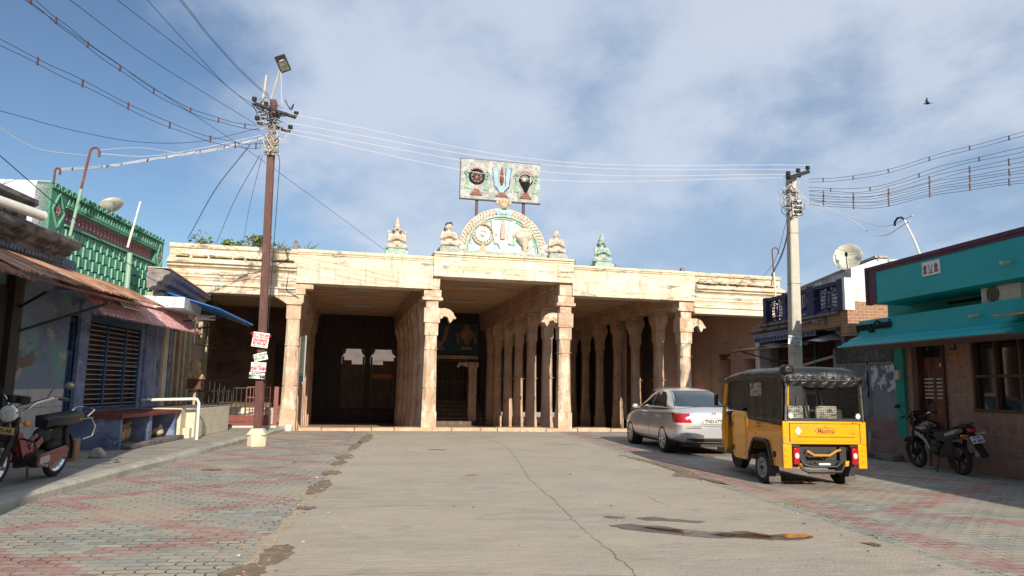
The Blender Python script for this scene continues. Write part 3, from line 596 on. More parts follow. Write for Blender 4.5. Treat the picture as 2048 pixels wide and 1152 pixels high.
def statue(label, X, Y, z, rz, s, body, ped, crown=None, hair=None, four=False, wide=.0):
    t = thing('seated_statue', label, 'statue', TF, (X, Y, z), rz, 'seated statues along the roof edge'); t.scale = (s, s, s)
    b = MB(); b.box(-.36-wide,.36+wide,-.26,.26,-.12,.06); b.box(-.30,.30,-.22,.22,.061,.13)
    if crown == 'tall': b.lathe([(.33,.131),(.39,.16),(.38,.185),(.26,.19)], 16, sy=.7)
    b.build('pedestal', ped, t, bev=.01)
    b = MB(); z0 = .19
    # crossed legs, belly, chest, neck, head, folded arms
    b.sph((0,.03,z0+.08), (.21,.16,.12)); b.tube([(-.13,.02,z0+.05),(-.29,-.09,z0+.05),(-.05,-.18,z0+.03)], [.11,.09,.06], 10); b.tube([(.13,.02,z0+.05),(.29,-.09,z0+.05),(.05,-.19,z0+.05)], [.11,.09,.06], 10)
    b.tube([(0,.03,z0+.08),(0,.04,z0+.25),(0,.03,z0+.42),(0,.02,z0+.50)], [.19,.165,.20,.10], 12); b.sph((-.20,.03,z0+.42), .095); b.sph((.20,.03,z0+.42), .095)
    for q in (-1,1):
        b.tube([(q*.22,.03,z0+.42),(q*.28,-.03,z0+.24),(q*.03,-.22,z0+.31)], [.085,.07,.045], 8)
        b.tube([(q*.03,-.22,z0+.29),(q*.018,-.25,z0+.36),(q*.012,-.24,z0+.43)], [.045,.036,.014], 8)
        if four: b.tube([(q*.17,.06,z0+.42),(q*.30,.05,z0+.33),(q*.29,-.04,z0+.50)], [.05,.042,.04], 8); b.sph((q*.29,-.05,z0+.54), .055)
    b.cyl((0,.02,z0+.48),(0,.01,z0+.58), .075, .07); b.sph((0,0,z0+.67), (.125,.125,.145), 14, 10)
    b.sph((0,-.125,z0+.655), (.022,.028,.035), 8, 6)
    for q in (-1,1): b.sph((q*.128,.01,z0+.65), (.022,.03,.05), 8, 6)
    bo = b.build('body', body, t, smooth='all'); remesh(bo, .018, 2)
    b = MB()
    for q in (-1,1): b.sph((q*.045,-.116,z0+.69), (.021,.013,.011), 8, 5)
    b.sph((0,-.120,z0+.605), (.036,.010,.009), 8, 5)
    if crown == 'tall': b.tube([(-.06,-.120,z0+.628),(0,-.138,z0+.636),(.06,-.120,z0+.628)], .010, 5)
    b.build('face_paint', m_hair, bo, smooth='all')
    b = MB()
    if crown == 'tall':
        b.lathe([(.13,.72),(.14,.75),(.10,.77),(.105,.80),(.075,.86),(.08,.88),(.055,.93),(.06,.95),(.03,1.0),(.035,1.02),(.005,1.08)], 14, (0,.01,z0)); b.build('crown', body, t, smooth=True)
        b = MB()
        for q in (-1,1): b.tube([(q*.10,.05,z0+.68),(q*.12,.06,z0+.58),(q*.13,.03,z0+.48)], [.04,.05,.02], 8)
        b.build('hair', m_hair, t, smooth=True)
    if hair:
        b.sph((0,.03,z0+.745), (.14,.135,.095)); b.sph((.06,.03,z0+.81), (.07,.07,.055)); b.tube([(-.09,.05,z0+.70),(-.14,.06,z0+.55),(-.16,.05,z0+.42)], [.05,.045,.02], 8); b.build('hair', m_hair, t, smooth=True)
    b = MB()
    b.tube([(.12*cos(a), -.02-.17*max(0,sin(a)), z0+.50-.20*max(0, sin(a))) for a in [pi*k/10 for k in range(11)]], .012, 6)
    if crown == 'tall': b.sph((0,-.05,z0+.10), (.17,.13,.07))
    b.build('garland', m_gold if crown else m_pink, t, smooth=True)
    return t
statue('pale crowned four armed statue sitting on the roof edge, leftmost of the statues', -5.66, .0, 5.62, 0, .94, m_ter, m_aqua, 'tall', four=True, wide=.02)
statue('pale statue with black hair sitting at the left foot of the painted arch', -3.98, -.05, 5.80, .12, .93, m_ter, m_ped, None, True)
statue('bald statue with folded hands sitting at the right foot of the painted arch', -.30, -.05, 5.78, .1, .93, m_ter, m_ped)
statue('green skinned crowned statue with folded hands, rightmost on the roof edge', 1.36, .0, 5.58, .05, .96, m_aqua, m_aqua, 'tall')
# arch relief
ar = thing('painted_arch', 'painted semicircular arch relief with wheel, forked mark and conch on the roof edge', 'relief', TF, (-2.16, .0, 5.66)); Z = .17
b = MB(); b.box(-1.62,1.50,-.2,.2,0,Z); b.build('pedestal', m_ped, ar, bev=.01)
def ring(b, r0, r1, y0, y1, n=40, a0=0, a1=180, zc=Z, rx=1.0):
    P_ = [(r0*rx*cos(radians(a0+(a1-a0)*k/n)), r0*sin(radians(a0+(a1-a0)*k/n))+zc) for k in range(n+1)]; Q = [(r1*rx*cos(radians(a0+(a1-a0)*k/n)), r1*sin(radians(a0+(a1-a0)*k/n))+zc) for k in range(n+1)]
    for k in range(n): b.prism([P_[k],P_[k+1],Q[k+1],Q[k]], y0, y1)
b = MB(); b.prism([(0+1.2*cos(t), Z+1.2*sin(t)) for t in [pi*k/30 for k in range(31)]], -.02, .12); b.build('backing', m_blue, ar)
b = MB(); ring(b, 1.15, 1.20, -.06, .12); ring(b, 1.22, 1.30, -.10, .12); b.build('inner_band', m_aqua, ar)
b = MB()
for k in range(34):
    a = radians(10+160*k/33)
    if abs(90-math.degrees(a)) < 9: continue
    c = Vector((1.40*cos(a), -.04, Z+1.40*sin(a))); d = Vector((cos(a-.55), 0, sin(a-.55)))
    b.tube([c-d*.13, c-d*.06, c+d*.06, c+d*.13], [.02,.055,.055,.02], 7)
ring(b, 1.30, 1.49, .0, .12, 36, 6, 174); ring(b, 1.48, 1.52, -.06, .12, 36, 6, 174)
b.build('feather_band', m_ter, ar, smooth=True)
for q in (-1, 1):
    b = MB(); c = Vector((q*1.52, -.02, Z+.14)); b.tube([c+Vector((q*(.20*(1-k/14))*cos(k*.75), 0, (.20*(1-k/14))*sin(k*.75))) for k in range(13)], [.05-.002*k for k in range(13)], 7)
    b.sph((q*1.36,-.02,Z+.12), (.12,.08,.10)); b.tube([(q*1.4,-.02,Z+.25),(q*1.62,-.02,Z+.36),(q*1.74,-.02,Z+.30)], [.08,.05,.02], 8); b.build('scroll_beast', m_whit, ar, smooth=True)
b = MB(); zt = Z+1.40; b.sph((0,-.08,zt+.02), (.22,.10,.14)); b.tube([(-.26,-.08,zt+.06),(-.2,-.08,zt-.08),(-.05,-.08,zt-.06),(0,-.08,zt-.12),(.05,-.08,zt-.06),(.2,-.08,zt-.08),(.26,-.08,zt+.06)], .045, 7); b.build('mask_scroll', m_blue, ar, smooth=True)
b = MB(); b.sph((-.09,-.15,zt+.14), (.06,.04,.06)); b.sph((.09,-.15,zt+.14), (.06,.04,.06)); b.sph((0,-.14,zt+.2), (.14,.08,.12))
for k in range(5): q = (k-2)/2; b.sph((q*.22,-.08,zt+.30+.08*(1-abs(q))), (.06,.05,.085))
b.sph((0,-.08,zt+.43), (.03,.03,.07)); b.build('lion_mask', m_gold, ar, smooth=True)
b = MB()
for q in (-1,1): b.sph((q*.09,-.19,zt+.15), (.022,.012,.025), 8, 5)
b.box(-.08,.08,-.20,-.18,zt+.055,zt+.085); b.build('mask_eyes', m_hair, ar)
# wheel
wx, wz = -.68, Z+.60
b = MB(); b.lathe([(.36,0),(.38,-.05),(.34,-.08),(.31,-.05),(.31,0)], 28, (wx,-.03,wz), 'y'); b.sph((wx-.44,-.07,wz),(.07,.05,.06)); b.sph((wx+.44,-.07,wz),(.07,.05,.06)); b.sph((wx,-.07,wz+.44),(.09,.05,.08))
b.prism([(wx-.12,Z),(wx+.12,Z),(wx+.05,wz-.36),(wx-.05,wz-.36)], -.10, -.025); b.build('wheel_rim', m_gold, ar, smooth=True)
b = MB(); b.lathe([(.31,0),(.31,-.015)], 28, (wx,-.03,wz), 'y')
for k in range(16): a = 2*pi*k/16; b.sph((wx+.19*cos(a),-.05,wz+.19*sin(a)), (.04+.05*abs(cos(a)),.02,.04+.05*abs(sin(a))), 8, 5)
b.sph((wx,-.06,wz), (.07,.04,.07)); b.build('wheel_petals', m_whit, ar, smooth=True)
b = MB()
for k in range(16): a = 2*pi*(k+.5)/16; b.sph((wx+.275*cos(a),-.052,wz+.275*sin(a)), (.018,.012,.018), 6, 4)
b.build('wheel_dots', m_hair, ar)
# forked mark
b = MB()
for q in (-1,1): b.prism([(q*.42,Z+1.10),(q*.22,Z+1.06),(q*.14,Z+.40),(q*.22,Z+.30),(q*.30,Z+.34)], -.10, -.025)
b.prism([(-.22,Z+.42),(.22,Z+.42),(.10,Z+.14),(-.10,Z+.14)], -.11, -.025); b.prism([(-.20,Z),(.20,Z),(.10,Z+.14),(-.10,Z+.14)], -.12, -.025); b.build('forked_mark', m_whit, ar, bev=.01)
b = MB(); b.prism([(0,Z+1.18),(.06,Z+.95),(.09,Z+.70),(.07,Z+.46),(-.07,Z+.46),(-.09,Z+.70),(-.06,Z+.95)], -.12, -.025); b.build('flame_stroke', m_pink, ar, bev=.01)
# conch
cx = .72; b = MB(); b.sph((cx,-.06,Z+.66), (.30,.10,.23), 16, 10); b.tube([(cx-.05,-.07,Z+.55),(cx+.03,-.08,Z+.30),(cx+.02,-.08,Z+.08)], [.24,.12,.05], 12); b.sph((cx,-.10,Z+.80), (.24,.06,.09)); b.tube([(cx+.1,-.08,Z+.42),(cx+.2,-.08,Z+.22),(cx+.12,-.08,Z+.1)], [.05,.06,.03], 8)
b.prism([(cx-.2,Z),(cx+.2,Z),(cx+.1,Z+.1),(cx-.1,Z+.1)], -.11, -.025); b.build('conch', m_ter, ar, smooth=True)
b = MB(); b.sph((cx-.38,-.07,wz),(.07,.05,.07)); b.sph((cx+.38,-.07,wz-.02),(.07,.05,.06)); b.sph((cx+.02,-.07,Z+.97),(.10,.05,.08)); b.build('conch_studs', m_gold, ar, smooth=True)
b = MB()
for x in (wx-.46, wx+.46, cx-.38, cx+.38): b.prism([(x-.10,wz-.32),(x-.03,wz-.10),(x+.03,wz-.10),(x+.10,wz-.32)], -.06, -.025)
b.build('tassel', m_aqua, ar)
# board on two posts
sg = thing('emblem_board', 'silvery board with wheel, blue forked mark and conch on two posts above the arch', 'sign board', TF, (-2.2, .35, 5.50)); 
m_bd = mat('silver_board', (.36,.38,.36), .55, layers=[n_((.20,.225,.215), (6,6,5), .42, .56, .95, d=9), n_((.10,.12,.115), (9,9,8), .56, .66, .85, d=8), n_((.66,.66,.62), (16,16,16), .58, .66, .6)], bump=(14, .01))
for q in (-.80, .84): b = MB(); b.box(q-.045,q+.045,-.02,.07,0,2.5); b.build('post', M['polepaint'], sg)
b = MB(); b.box(-1.39,1.39,-.08,-.02,2.21,3.58); bd = b.build('board', m_bd, sg)
b = MB(); b.box(-1.41,1.41,-.085,.0,2.17,2.209); b.box(-1.41,1.41,-.085,0,3.581,3.60); b.box(-1.41,-1.391,-.085,0,2.21,3.58); b.build('board_frame', M['black'], sg)
m_br = mat('emblem_brown', (.16,.045,.03), .6, layers=[n_((.32,.14,.10), 12, .5, .65)]); m_bb = mat('emblem_blue', (.16,.33,.48), .5, layers=[n_((.28,.44,.56), 8, .5, .6)]); m_bk = mat('emblem_black', (.012,.014,.016), .35); m_gn = mat('emblem_green', (.14,.30,.19), .6, layers=[n_((.3,.42,.32), 12, .5, .6)])
zc = 2.98
for x in (-.84,.03,.88):
    b = MB(); b.prism([(x-.21,2.33),(x+.21,2.33),(x+.19,2.40),(x-.19,2.40)], -.12, -.081); b.prism([(x-.16,2.40),(x+.16,2.40),(x+.10,2.50),(x-.10,2.50)], -.11, -.081); b.prism([(x-.09,2.50),(x+.09,2.50),(x+.05,2.58),(x-.05,2.58)], -.105, -.081)
    b.build('emblem_stand', m_br, bd, bev=.006)
b = MB(); x = -.84; b.lathe([(.26,-.0),(.28,-.03),(.25,-.06),(.20,-.04),(.20,0)], 26, (x,-.081,zc), 'y'); b.build('wheel_rim', m_bk, bd, smooth=True)
b = MB(); b.lathe([(.20,0),(.20,-.01)], 20, (x,-.083,zc), 'y')
for k in range(8): a = 2*pi*k/8; b.tube([(x+.05*cos(a),-.10,zc+.05*sin(a)),(x+.11*cos(a),-.115,zc+.11*sin(a)),(x+.18*cos(a),-.10,zc+.18*sin(a))], [.012,.04,.01], 7)
b.build('wheel_petals', m_br, bd, smooth=True)
def leaflets(b, cx, cz, rad, a0, a1, n):
    for k in range(n):
        a = radians(a0+(a1-a0)*k/(n-1)); b.tube([(cx+rad*cos(a),-.09,cz+rad*sin(a)),(cx+(rad+.05)*cos(a),-.10,cz+(rad+.05)*sin(a)),(cx+(rad+.11)*cos(a),-.09,cz+(rad+.11)*sin(a))], [.03,.05,.008], 6)
b = MB(); leaflets(b, -.84, zc, .26, 55, 125, 5); leaflets(b, .88, zc-.02, .30, 40, 140, 7); b.sph((-.84,-.09,zc-.38), (.07,.04,.09)); b.build('emblem_flames', m_pink, bd, smooth=True)
for x in (-.84, .88):
    for q in (-1,1):
        b = MB(); b.tube([(x+q*.27,-.10,zc+.10),(x+q*.36,-.10,zc+.20),(x+q*.42,-.10,zc+.12),(x+q*.35,-.10,zc+.04)], .035, 6); b.prism([(x+q*.30,zc-.12),(x+q*.36,zc-.10),(x+q*.42,zc-.42),(x+q*.24,zc-.46)] if q > 0 else [(x+q*.24,zc-.46),(x+q*.42,zc-.42),(x+q*.36,zc-.10),(x+q*.30,zc-.12)], -.11, -.081); b.sph((x+q*.34,-.09,zc-.04),(.05,.03,.06)); b.build('ribbon', m_gn, bd, smooth=True)
b = MB(); x = .03
for q in (-1,1):
    P_ = [(q*.32,zc+.34),(q*.15,zc+.42),(q*.13,zc-.22),(q*.12,zc-.22),(q*.14,zc-.30),(q*.24,zc-.30)]; b.prism([(x+u, v) for u, v in P_], -.12, -.081)
b.prism([(x-.20,zc-.30),(x+.20,zc-.30),(x+.06,zc-.50),(x-.06,zc-.50)], -.12, -.081); b.build('forked_mark', m_bb, bd, bev=.008)
b = MB()
for q in (-1,1): b.tube([(x+q*.13,-.10,zc-.20),(x+q*.15,-.10,zc+.43),(x+q*.33,-.10,zc+.35),(x+q*.25,-.10,zc-.31),(x+q*.06,-.10,zc-.5)], .012, 5)
b.build('mark_outline', m_bk, bd)
b = MB(); b.tube([(x,-.10,zc-.24),(x,-.11,zc-.08),(x,-.11,zc+.15),(x,-.10,zc+.45)], [.03,.07,.055,.006], 8); b.build('flame_stroke', m_br, bd, smooth=True)
b = MB(); x = .88; b.sph((x,-.09,zc), (.25,.07,.22), 16, 10); b.tube([(x-.02,-.10,zc-.1),(x+.0,-.10,zc-.28),(x,-.10,zc-.42)], [.19,.11,.05], 10); b.build('conch', m_bk, bd, smooth=True)
b = MB(); b.tube([(x-.07+(.13-.009*k)*cos(k*.7), -.155, zc+.03+(.13-.009*k)*sin(k*.7)) for k in range(13)], .010, 5); b.tube([(x+.14,-.14,zc+.12),(x+.17,-.15,zc),(x+.10,-.15,zc-.16),(x+.05,-.14,zc-.34)], [.012,.03,.03,.01], 6); b.build('conch_lines', m_whit, bd, smooth=True)
# broken stone stubs along the parapet
for i, (X, h, w) in enumerate([(-8.78,.36,.15),(-4.42,.24,.15),(.36,.30,.15),(4.42,.22,.13)]):
    lab = ['dark weathered stone stub on the roof edge above the left front column', 'low dark stone stub on the roof edge just left of the black haired statue', 'dark stone stub on the roof edge right of the bald statue', 'dark stone stub on the roof edge above the rightmost front column'][i]
    t = thing('stone_stub', lab, 'stone post', TF, (X, .1, 5.49), group='stone stubs along the roof edge'); b = MB()
    b.prism([(-w/2,0),(w/2,0),(w/2+.01,h*.7),(w/2-.03,h),(-w/2+.04,h*1.02),(-w/2-.01,h*.8)], -.08, .08); b.box(w/2+.002, w/2+.2, -.06, .08, 0, h*.35); b.build('stone', M['concdark'], t, bev=.015)
t = thing('stone_lump', 'small dark carved lump on the roof edge right of the green statue', 'stone post', TF, (1.86, .05, 5.49)); b = MB(); b.sph((0,0,.06),(.10,.08,.10)); b.sph((.2,0,.05),(.08,.07,.08)); b.sph((-.01,0,.15),(.06,.06,.06)); b.build('stone', M['concdark'], t, smooth=True)
# plants behind and on the roof
m_leaf = mat('leaf', (.10,.16,.03), .7, layers=[n_((.22,.24,.06), 3, .45, .6, .8), n_((.04,.08,.02), 5, .55, .65, .8, o=(2,2,2))])
def bush(label, fr, X, Y, z0, z1, rad, n, seed, name='roof_shrub'):
    t = thing(name, label, 'shrub', fr, (X, Y, z0)); r = random.Random(seed); H_ = z1-z0
    b = MB()
    tips = []
    for k in range(9):
        a = r.uniform(0, 6.28); q = r.uniform(.3, 1); p = (rad*q*cos(a)*.8, rad*q*sin(a)*.8, H_*r.uniform(.6, .95)); b.tube([(0,0,0),(p[0]*.4,p[1]*.4,p[2]*.5),p], [.03,.02,.008], 5); tips.append(p)
    b.build('stems', M['gatewood'], t)
    b = MB()
    for k in range(n):
        c = r.choice(tips); g = rad*.33
        p = Vector((c[0]+r.gauss(0,g), c[1]+r.gauss(0,g), min(H_, c[2]+r.gauss(0,g*.8)))); s = r.uniform(.05,.10)
        d = Vector((r.gauss(0,1), r.gauss(0,1), r.gauss(0,.6))).normalized(); e = d.orthogonal().normalized(); e.rotate(Matrix.Rotation(r.uniform(0,6), 3, d))
        b.add([p-d*s, p+e*s*.42, p+d*s, p-e*s*.42], [(0,1,2,3)])
    b.build('leaves', m_leaf, t, flip=False); return t
bush('tall leafy tree top showing over the left end of the hall roof', TF, -11.9, 2.5, 0, 6.45, .6, 1500, 1, 'leafy_tree')
bush('low leafy bush showing over the roof edge left of the rusty pole', TF, -10.9, 1.5, 5.3, 6.0, .35, 260, 2)
bush('small round bush on the roof edge close to the rusty pole', TF, -9.95, .8, 5.3, 6.05, .36, 320, 3)
t = thing('palm_seedling', 'spiky fan palm seedling growing on the roof above the left front column', 'palm', TF, (-9.0, .45, 5.48)); b = MB(); r = random.Random(4)
for c in (-.35, .45):
    for k in range(22):
        a = radians(r.uniform(5, 175)); L_ = r.uniform(.4, .62); p = Vector((c, r.uniform(-.1,.1), .03)); q = p+Vector((L_*cos(a)*1.1, r.uniform(-.15,.15), L_*sin(a)*.8)); e = Vector((-sin(a), 0, cos(a)))*.012
        b.add([p-e, p+e, (p+q)/2+e*1.6, q, (p+q)/2-e*1.6], [(0,1,2,3,4)])
b.build('fronds', mat('palm_leaf', (.09,.12,.05), .7), t, flip=False)
# ================================================================ left row of houses (frame LF)
def P(name, mt, par, *boxes, **k):
    b = MB()
    for q in boxes: b.box(*q)
    return b.build(name, mt, par, **k)
m_bluw = mat('blue_limewash', (.15,.19,.31), .9, layers=[n_((.24,.28,.40), (1.2,1.2,2), .42, .6, .9), n_((.085,.11,.21), (2,2,3.5), .52, .64, .8, o=(3,3,3)), n_((.10,.09,.085), (1.3,1.3,1.5), .60, .645, .95, d=8, o=(1,1,7)), n_((.42,.46,.55), (5,5,9), .60, .66, .6)], bump=(9, .01))
m_oldw = mat('peeling_wall', (.17,.20,.26), .9, layers=[n_((.115,.14,.19), (1,1,2), .45, .6, .9), n_((.14,.27,.24), (.9,.9,.9), .48, .58, .75, o=(0,3,1.6)), n_((.15,.10,.065), (.8,.8,1.4), .545, .575, .95, d=8, o=(7,2,4)), n_((.34,.30,.22), (2,2,2), .62, .65, .8, d=7, o=(1,4,4)), n_((.06,.055,.05), (20,20,20), .68, .71, .7)], bump=(8, .015))
m_white = mat('white_limewash', (.62,.64,.68), .9, layers=[n_((.50,.54,.62), (2,2,3), .45, .62, .8), n_((.22,.21,.20), (3,3,7), .64, .72, .8, d=8)], bump=(12, .012))
m_green = mat('green_paint', (.13,.36,.24), .75, layers=[n_((.09,.26,.18), (3,3,3), .42, .6, .8), n_((.20,.44,.30), (6,6,9), .52, .66, .6), n_((.05,.08,.06), (8,8,14), .64, .72, .7, d=8)], bump=(16, .006))
m_green2 = mat('green_paint_deep', (.08,.26,.17), .75, layers=[n_((.05,.18,.12), (3,3,3), .42, .6, .8), n_((.03,.05,.04), (8,8,14), .64, .72, .7, d=8)], bump=(16, .006))
m_pinkb = mat('pink_paint', (.38,.15,.17), .7, layers=[n_((.50,.30,.30), (5,5,7), .48, .62, .8), n_((.12,.06,.06), 14, .62, .7, .8)])
m_bluef = mat('blue_gloss', (.025,.085,.17), .4, layers=[n_((.015,.05,.11), 5, .45, .6), n_((.08,.14,.2), 18, .62, .7, .6)])
m_tin = mat('rusted_tin', (.36,.16,.09), .8, layers=[n_((.56,.36,.22), (1.2,3,3), .44, .58, .9, d=7), n_((.12,.045,.03), (2,1,4), .52, .62, .8, o=(4,1,2)), n_((.50,.34,.20), (4,4,4), .62, .68, .7, d=7)], bump=(20, .006))
m_maroon = mat('red_oxide', (.20,.045,.035), .7, layers=[n_((.13,.035,.03), 4, .45, .6), n_((.25,.12,.09), 11, .6, .7, .7)])
m_tilew = mat('white_wall_tile', (.40,.41,.40), .3, layers=[dict(k='brick', c=(.12,.12,.12), s=(1,1,1), rot=(0,pi/2,pi/2), bw=.42, bh=.31, ms=.006, off=0, lo=.4, hi=.6), n_((.32,.31,.29), 3, .5, .64, .6)])
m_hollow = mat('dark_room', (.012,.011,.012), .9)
m_creamw = mat('cream_wall', (.50,.41,.27), .9, layers=[n_((.40,.32,.22), (2,2,4), .46, .62, .8), n_((.20,.15,.11), (3,3,6), .62, .72, .7, d=8)], bump=(14, .008))
m_creamb = mat('cream_block', (.60,.54,.40), .9, layers=[n_((.50,.44,.33), (3,3,5), .46, .62, .8), n_((.30,.26,.2), (8,8,2), .62, .72, .6)], bump=(14, .006))
m_tile = mat('pink_roof_tile', (.58,.28,.28), .8, layers=[n_((.70,.46,.43), (7,7,7), .46, .6, .8), n_((.16,.06,.07), (9,9,9), .60, .70, .8)], bump=(30, .004))
m_skyb = mat('blue_sheet', (.02,.17,.52), .45, layers=[n_((.04,.25,.62), (2,9,2), .5, .62, .6)])
m_card = mat('cardboard', (.36,.20,.11), .85, layers=[n_((.28,.15,.08), 4, .5, .65)])
m_sack = mat('jute', (.34,.22,.13), .9, layers=[n_((.22,.13,.08), 9, .45, .6)], bump=(60, .004))

# ---- old house, nearest
ha = thing('old_house', 'old low house with blackened parapet, peeling wall and white tiles behind the moped', 'house', LF)
P('wall', m_oldw, ha, (-7.2,-6.8,-2,13.72,.12,3.55), bev=.01)
P('upper_wall', m_bluw, ha, (-7.6,-7.2,-2,13.6,3.0,4.1))
P('tile_dado', m_tilew, ha, (-6.8,-6.785,12.02,13.715,.12,1.25))
P('corner_return', m_oldw, ha, (-7.6,-6.8,13.72,13.74,.12,3.5))
P('timber_post', M['dark'], ha, (-6.79,-6.66,11.72,11.98,.12,3.0)); P('shutter', M['dark'], ha, (-6.80,-6.74,8.0,11.70,.12,2.8))
b = MB(); b.prism([(-6.8,3.44),(-6.55,3.44),(-6.50,3.52),(-6.42,3.55),(-6.40,3.64),(-6.28,3.68),(-6.26,3.80),(-6.36,3.84),(-6.50,3.90),(-6.8,3.92)], -2, 13.0, 'y') if 0 else None
def xprof(prof, y0, y1, taper=0):   # profile in (x, z) swept along y
    b = MB(); b.loft([[(x, y0, z) for x, z in prof], [(x, y1-taper*0, z) for x, z in prof]]); return b
xprof([(-7.3,3.44),(-6.62,3.44),(-6.58,3.50),(-6.50,3.53),(-6.50,3.60),(-6.38,3.63),(-6.34,3.70),(-6.34,3.76),(-6.42,3.80),(-6.60,3.86),(-7.3,3.90)], -2, 12.95).build('cornice', M['concdark'], ha, bev=.01)
b = MB()
for k in range(110): y = 2+.1*k; b.prism([(y,3.44),(y+.095,3.44),(y+.075,3.37),(y+.02,3.37)], -6.66, -6.63, 'x')
b.box(-6.67,-6.62,2,12.9,3.438,3.50); b.build('valance', mat('valance', (.20,.21,.25), .9, layers=[n_((.1,.1,.12), 4, .45, .6)]), ha)
b = MB(); b.loft([[(x, y, z) for x, z in ((-7.2,3.88),(-6.62,3.88),(-6.62,4.02),(-6.46,4.12),(-6.46,4.20),(-7.2,4.22))] for y in (-2, 11.75)]); b.build('parapet', M['concdark'], ha, bev=.01)
b = MB()   # scalloped plaster relief on the blackened parapet
for k in range(28): y = 3+.31*k; b.tube([(-6.60,y+.13*cos(a),3.90+.11*sin(a)) for a in [pi*i/6 for i in range(7)]], .012, 5)
b.build('parapet_relief', M['conc'], ha)
b = MB(); b.cyl((-6.40,10.3,3.90),(-6.18,11.35,3.87),.075,n=16); b.cyl((-6.18,11.35,3.87),(-6.175,11.37,3.87),.078,.078,n=16); b.build('drain_pipe', M['whitepipe'], ha, smooth=True)
b = MB(); b.cyl((-6.176,11.374,3.87),(-6.172,11.39,3.869),.06,n=16); b.build('pipe_mouth', m_hollow, ha)
# rusty corrugated awning on struts, torn near the camera
def corrugated(name, par, mt, pts, n, amp, period, rag=0, seed=1, thick=.004):
    # pts: (inner near, outer near, outer far, inner far) in local coords; ridges run from inner to outer
    r = random.Random(seed); A_, B_, C_, D_ = [Vector(p) for p in pts]; b = MB(); rows = 5; v = []; L = (C_-B_).length
    for i in range(n+1):
        t = i/n; p0 = A_.lerp(D_, t); p1 = B_.lerp(C_, t); z = amp*sin(2*pi*t*L/period); e = 1+(r.uniform(-rag, rag) if rag else 0)
        for k in range(rows): q = p0.lerp(p1, k/(rows-1)*(e if k == rows-1 else 1)); v.append(q+Vector((0,0,z)))
    f = []
    for i in range(n):
        for k in range(rows-1): a = i*rows+k; f.append((a, a+1, a+rows+1, a+rows))
    b.add(v, f); o = b.build(name, mt, par, smooth='all'); s = o.modifiers.new('th', 'SOLIDIFY'); s.thickness = thick; return o
aw = thing('tin_awning', 'rust red corrugated tin awning with a torn edge jutting from the old house', 'awning', LF)
corrugated('tin_sheet', aw, m_tin, [(-6.66,1.0,3.32),(-5.48,1.0,2.72),(-5.42,9.9,2.70),(-6.62,10.4,3.30)], 420, .016, .09, .035, 1)
corrugated('tin_sheet', aw, m_tin, [(-6.66,9.9,3.34),(-5.60,9.9,2.83),(-5.72,15.2,2.90),(-6.45,15.3,3.24)], 240, .016, .09, .02, 2)
for y in (11.6, 13.6): b = MB(); b.bar((-6.7,y,3.22),(-5.7,y+.3,2.78),.04); b.build('rafter', M['rust'], aw)
b = MB(); b.bar((-5.60,2,2.70),(-5.66,15.1,2.80),.035); b.build('edge_rail', M['rust'], aw)
for a, c in (((-6.7,11.9,2.12),(-5.7,12.8,2.72)),((-6.7,11.95,2.52),(-5.75,10.9,2.66))):
    b = MB(); b.cyl(a, c, .022, n=8); b.build('strut', M['black'], aw)

# ---- green and blue house
hb = thing('green_parapet_house', 'blue walled house under a green parapet with pink balusters', 'house', LF)
P('wall', m_bluw, hb, (-7.4,-7.0,14.72,14.80,.12,3.0),(-7.4,-7.0,17.36,18.62,.12,3.0),(-7.4,-7.0,14.8,17.36,2.69,3.0),(-7.4,-7.0,14.8,17.36,.12,.80),(-7.6,-7.0,13.75,14.72,2.62,3.0), (-7.6,-7.35,13.75,14.72,.12,2.62))
P('pilaster', m_bluw, hb, (-7.0,-6.93,14.42,14.78,.7,2.95)); P('pilaster', m_bluw, hb, (-7.0,-6.95,17.55,17.75,.7,2.95)); P('pilaster', m_creamb, hb, (-7.05,-6.93,18.62,18.86,.12,2.9))
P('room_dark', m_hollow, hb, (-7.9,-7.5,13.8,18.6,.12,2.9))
b = MB(); b.box(-7.10,-7.02,13.80,13.86,.12,2.55); b.box(-7.10,-7.02,14.34,14.40,.12,2.55); b.box(-7.10,-7.02,13.86,14.34,2.49,2.55); b.box(-7.10,-7.02,13.86,14.34,1.86,1.94); b.box(-7.09,-7.05,13.86,14.34,.12,.72); b.box(-7.09,-7.05,14.10,14.34,.72,1.86)
dr = b.build('door', m_bluef, hb, bev=.004)
b = MB()
for k in range(4): b.box(-7.08,-7.06,13.93+.1*k,13.95+.1*k,1.94,2.49)
for k in range(11): b.box(-7.08,-7.06,13.87,14.09,.78+.095*k,.80+.095*k)
b.build('bars', M['whitepipe'], dr)
b = MB(); Yw = [14.80,15.66,16.56,17.30]
for y in Yw: b.box(-7.08,-6.985,y,y+.06,.80,2.69)
b.box(-7.08,-6.985,14.86,17.30,2.55,2.69); b.box(-7.08,-6.985,14.86,17.30,.80,.88)
b.box(-7.06,-6.995,14.86,17.30,1.72,1.76); wd = b.build('window', m_bluef, hb, bev=.004)
b = MB()
for k in range(17):
    z = .92+.098*k; b.box(-7.05,-7.01,14.86,17.30,z,z+.014)
b.build('louvre_bars', mat('bar_pale', (.40,.36,.34), .5), wd)
P('boarding', mat('maroon_dark', (.035,.015,.013), .8), wd, (-7.2,-7.12,14.8,17.36,.8,2.69))
P('side_wall', m_white, hb, (-9.2,-7.0,13.0,13.06,3.3,4.86)); P('roof_slab', M['concdark'], hb, (-9.2,-7.1,13.1,18.05,3.2,3.3))
P('green_wall', m_green2, hb, (-7.2,-7.0,13.06,18.1,3.0,4.16))
b = MB(); rb = MB()   # staggered raised blocks and their light ribs
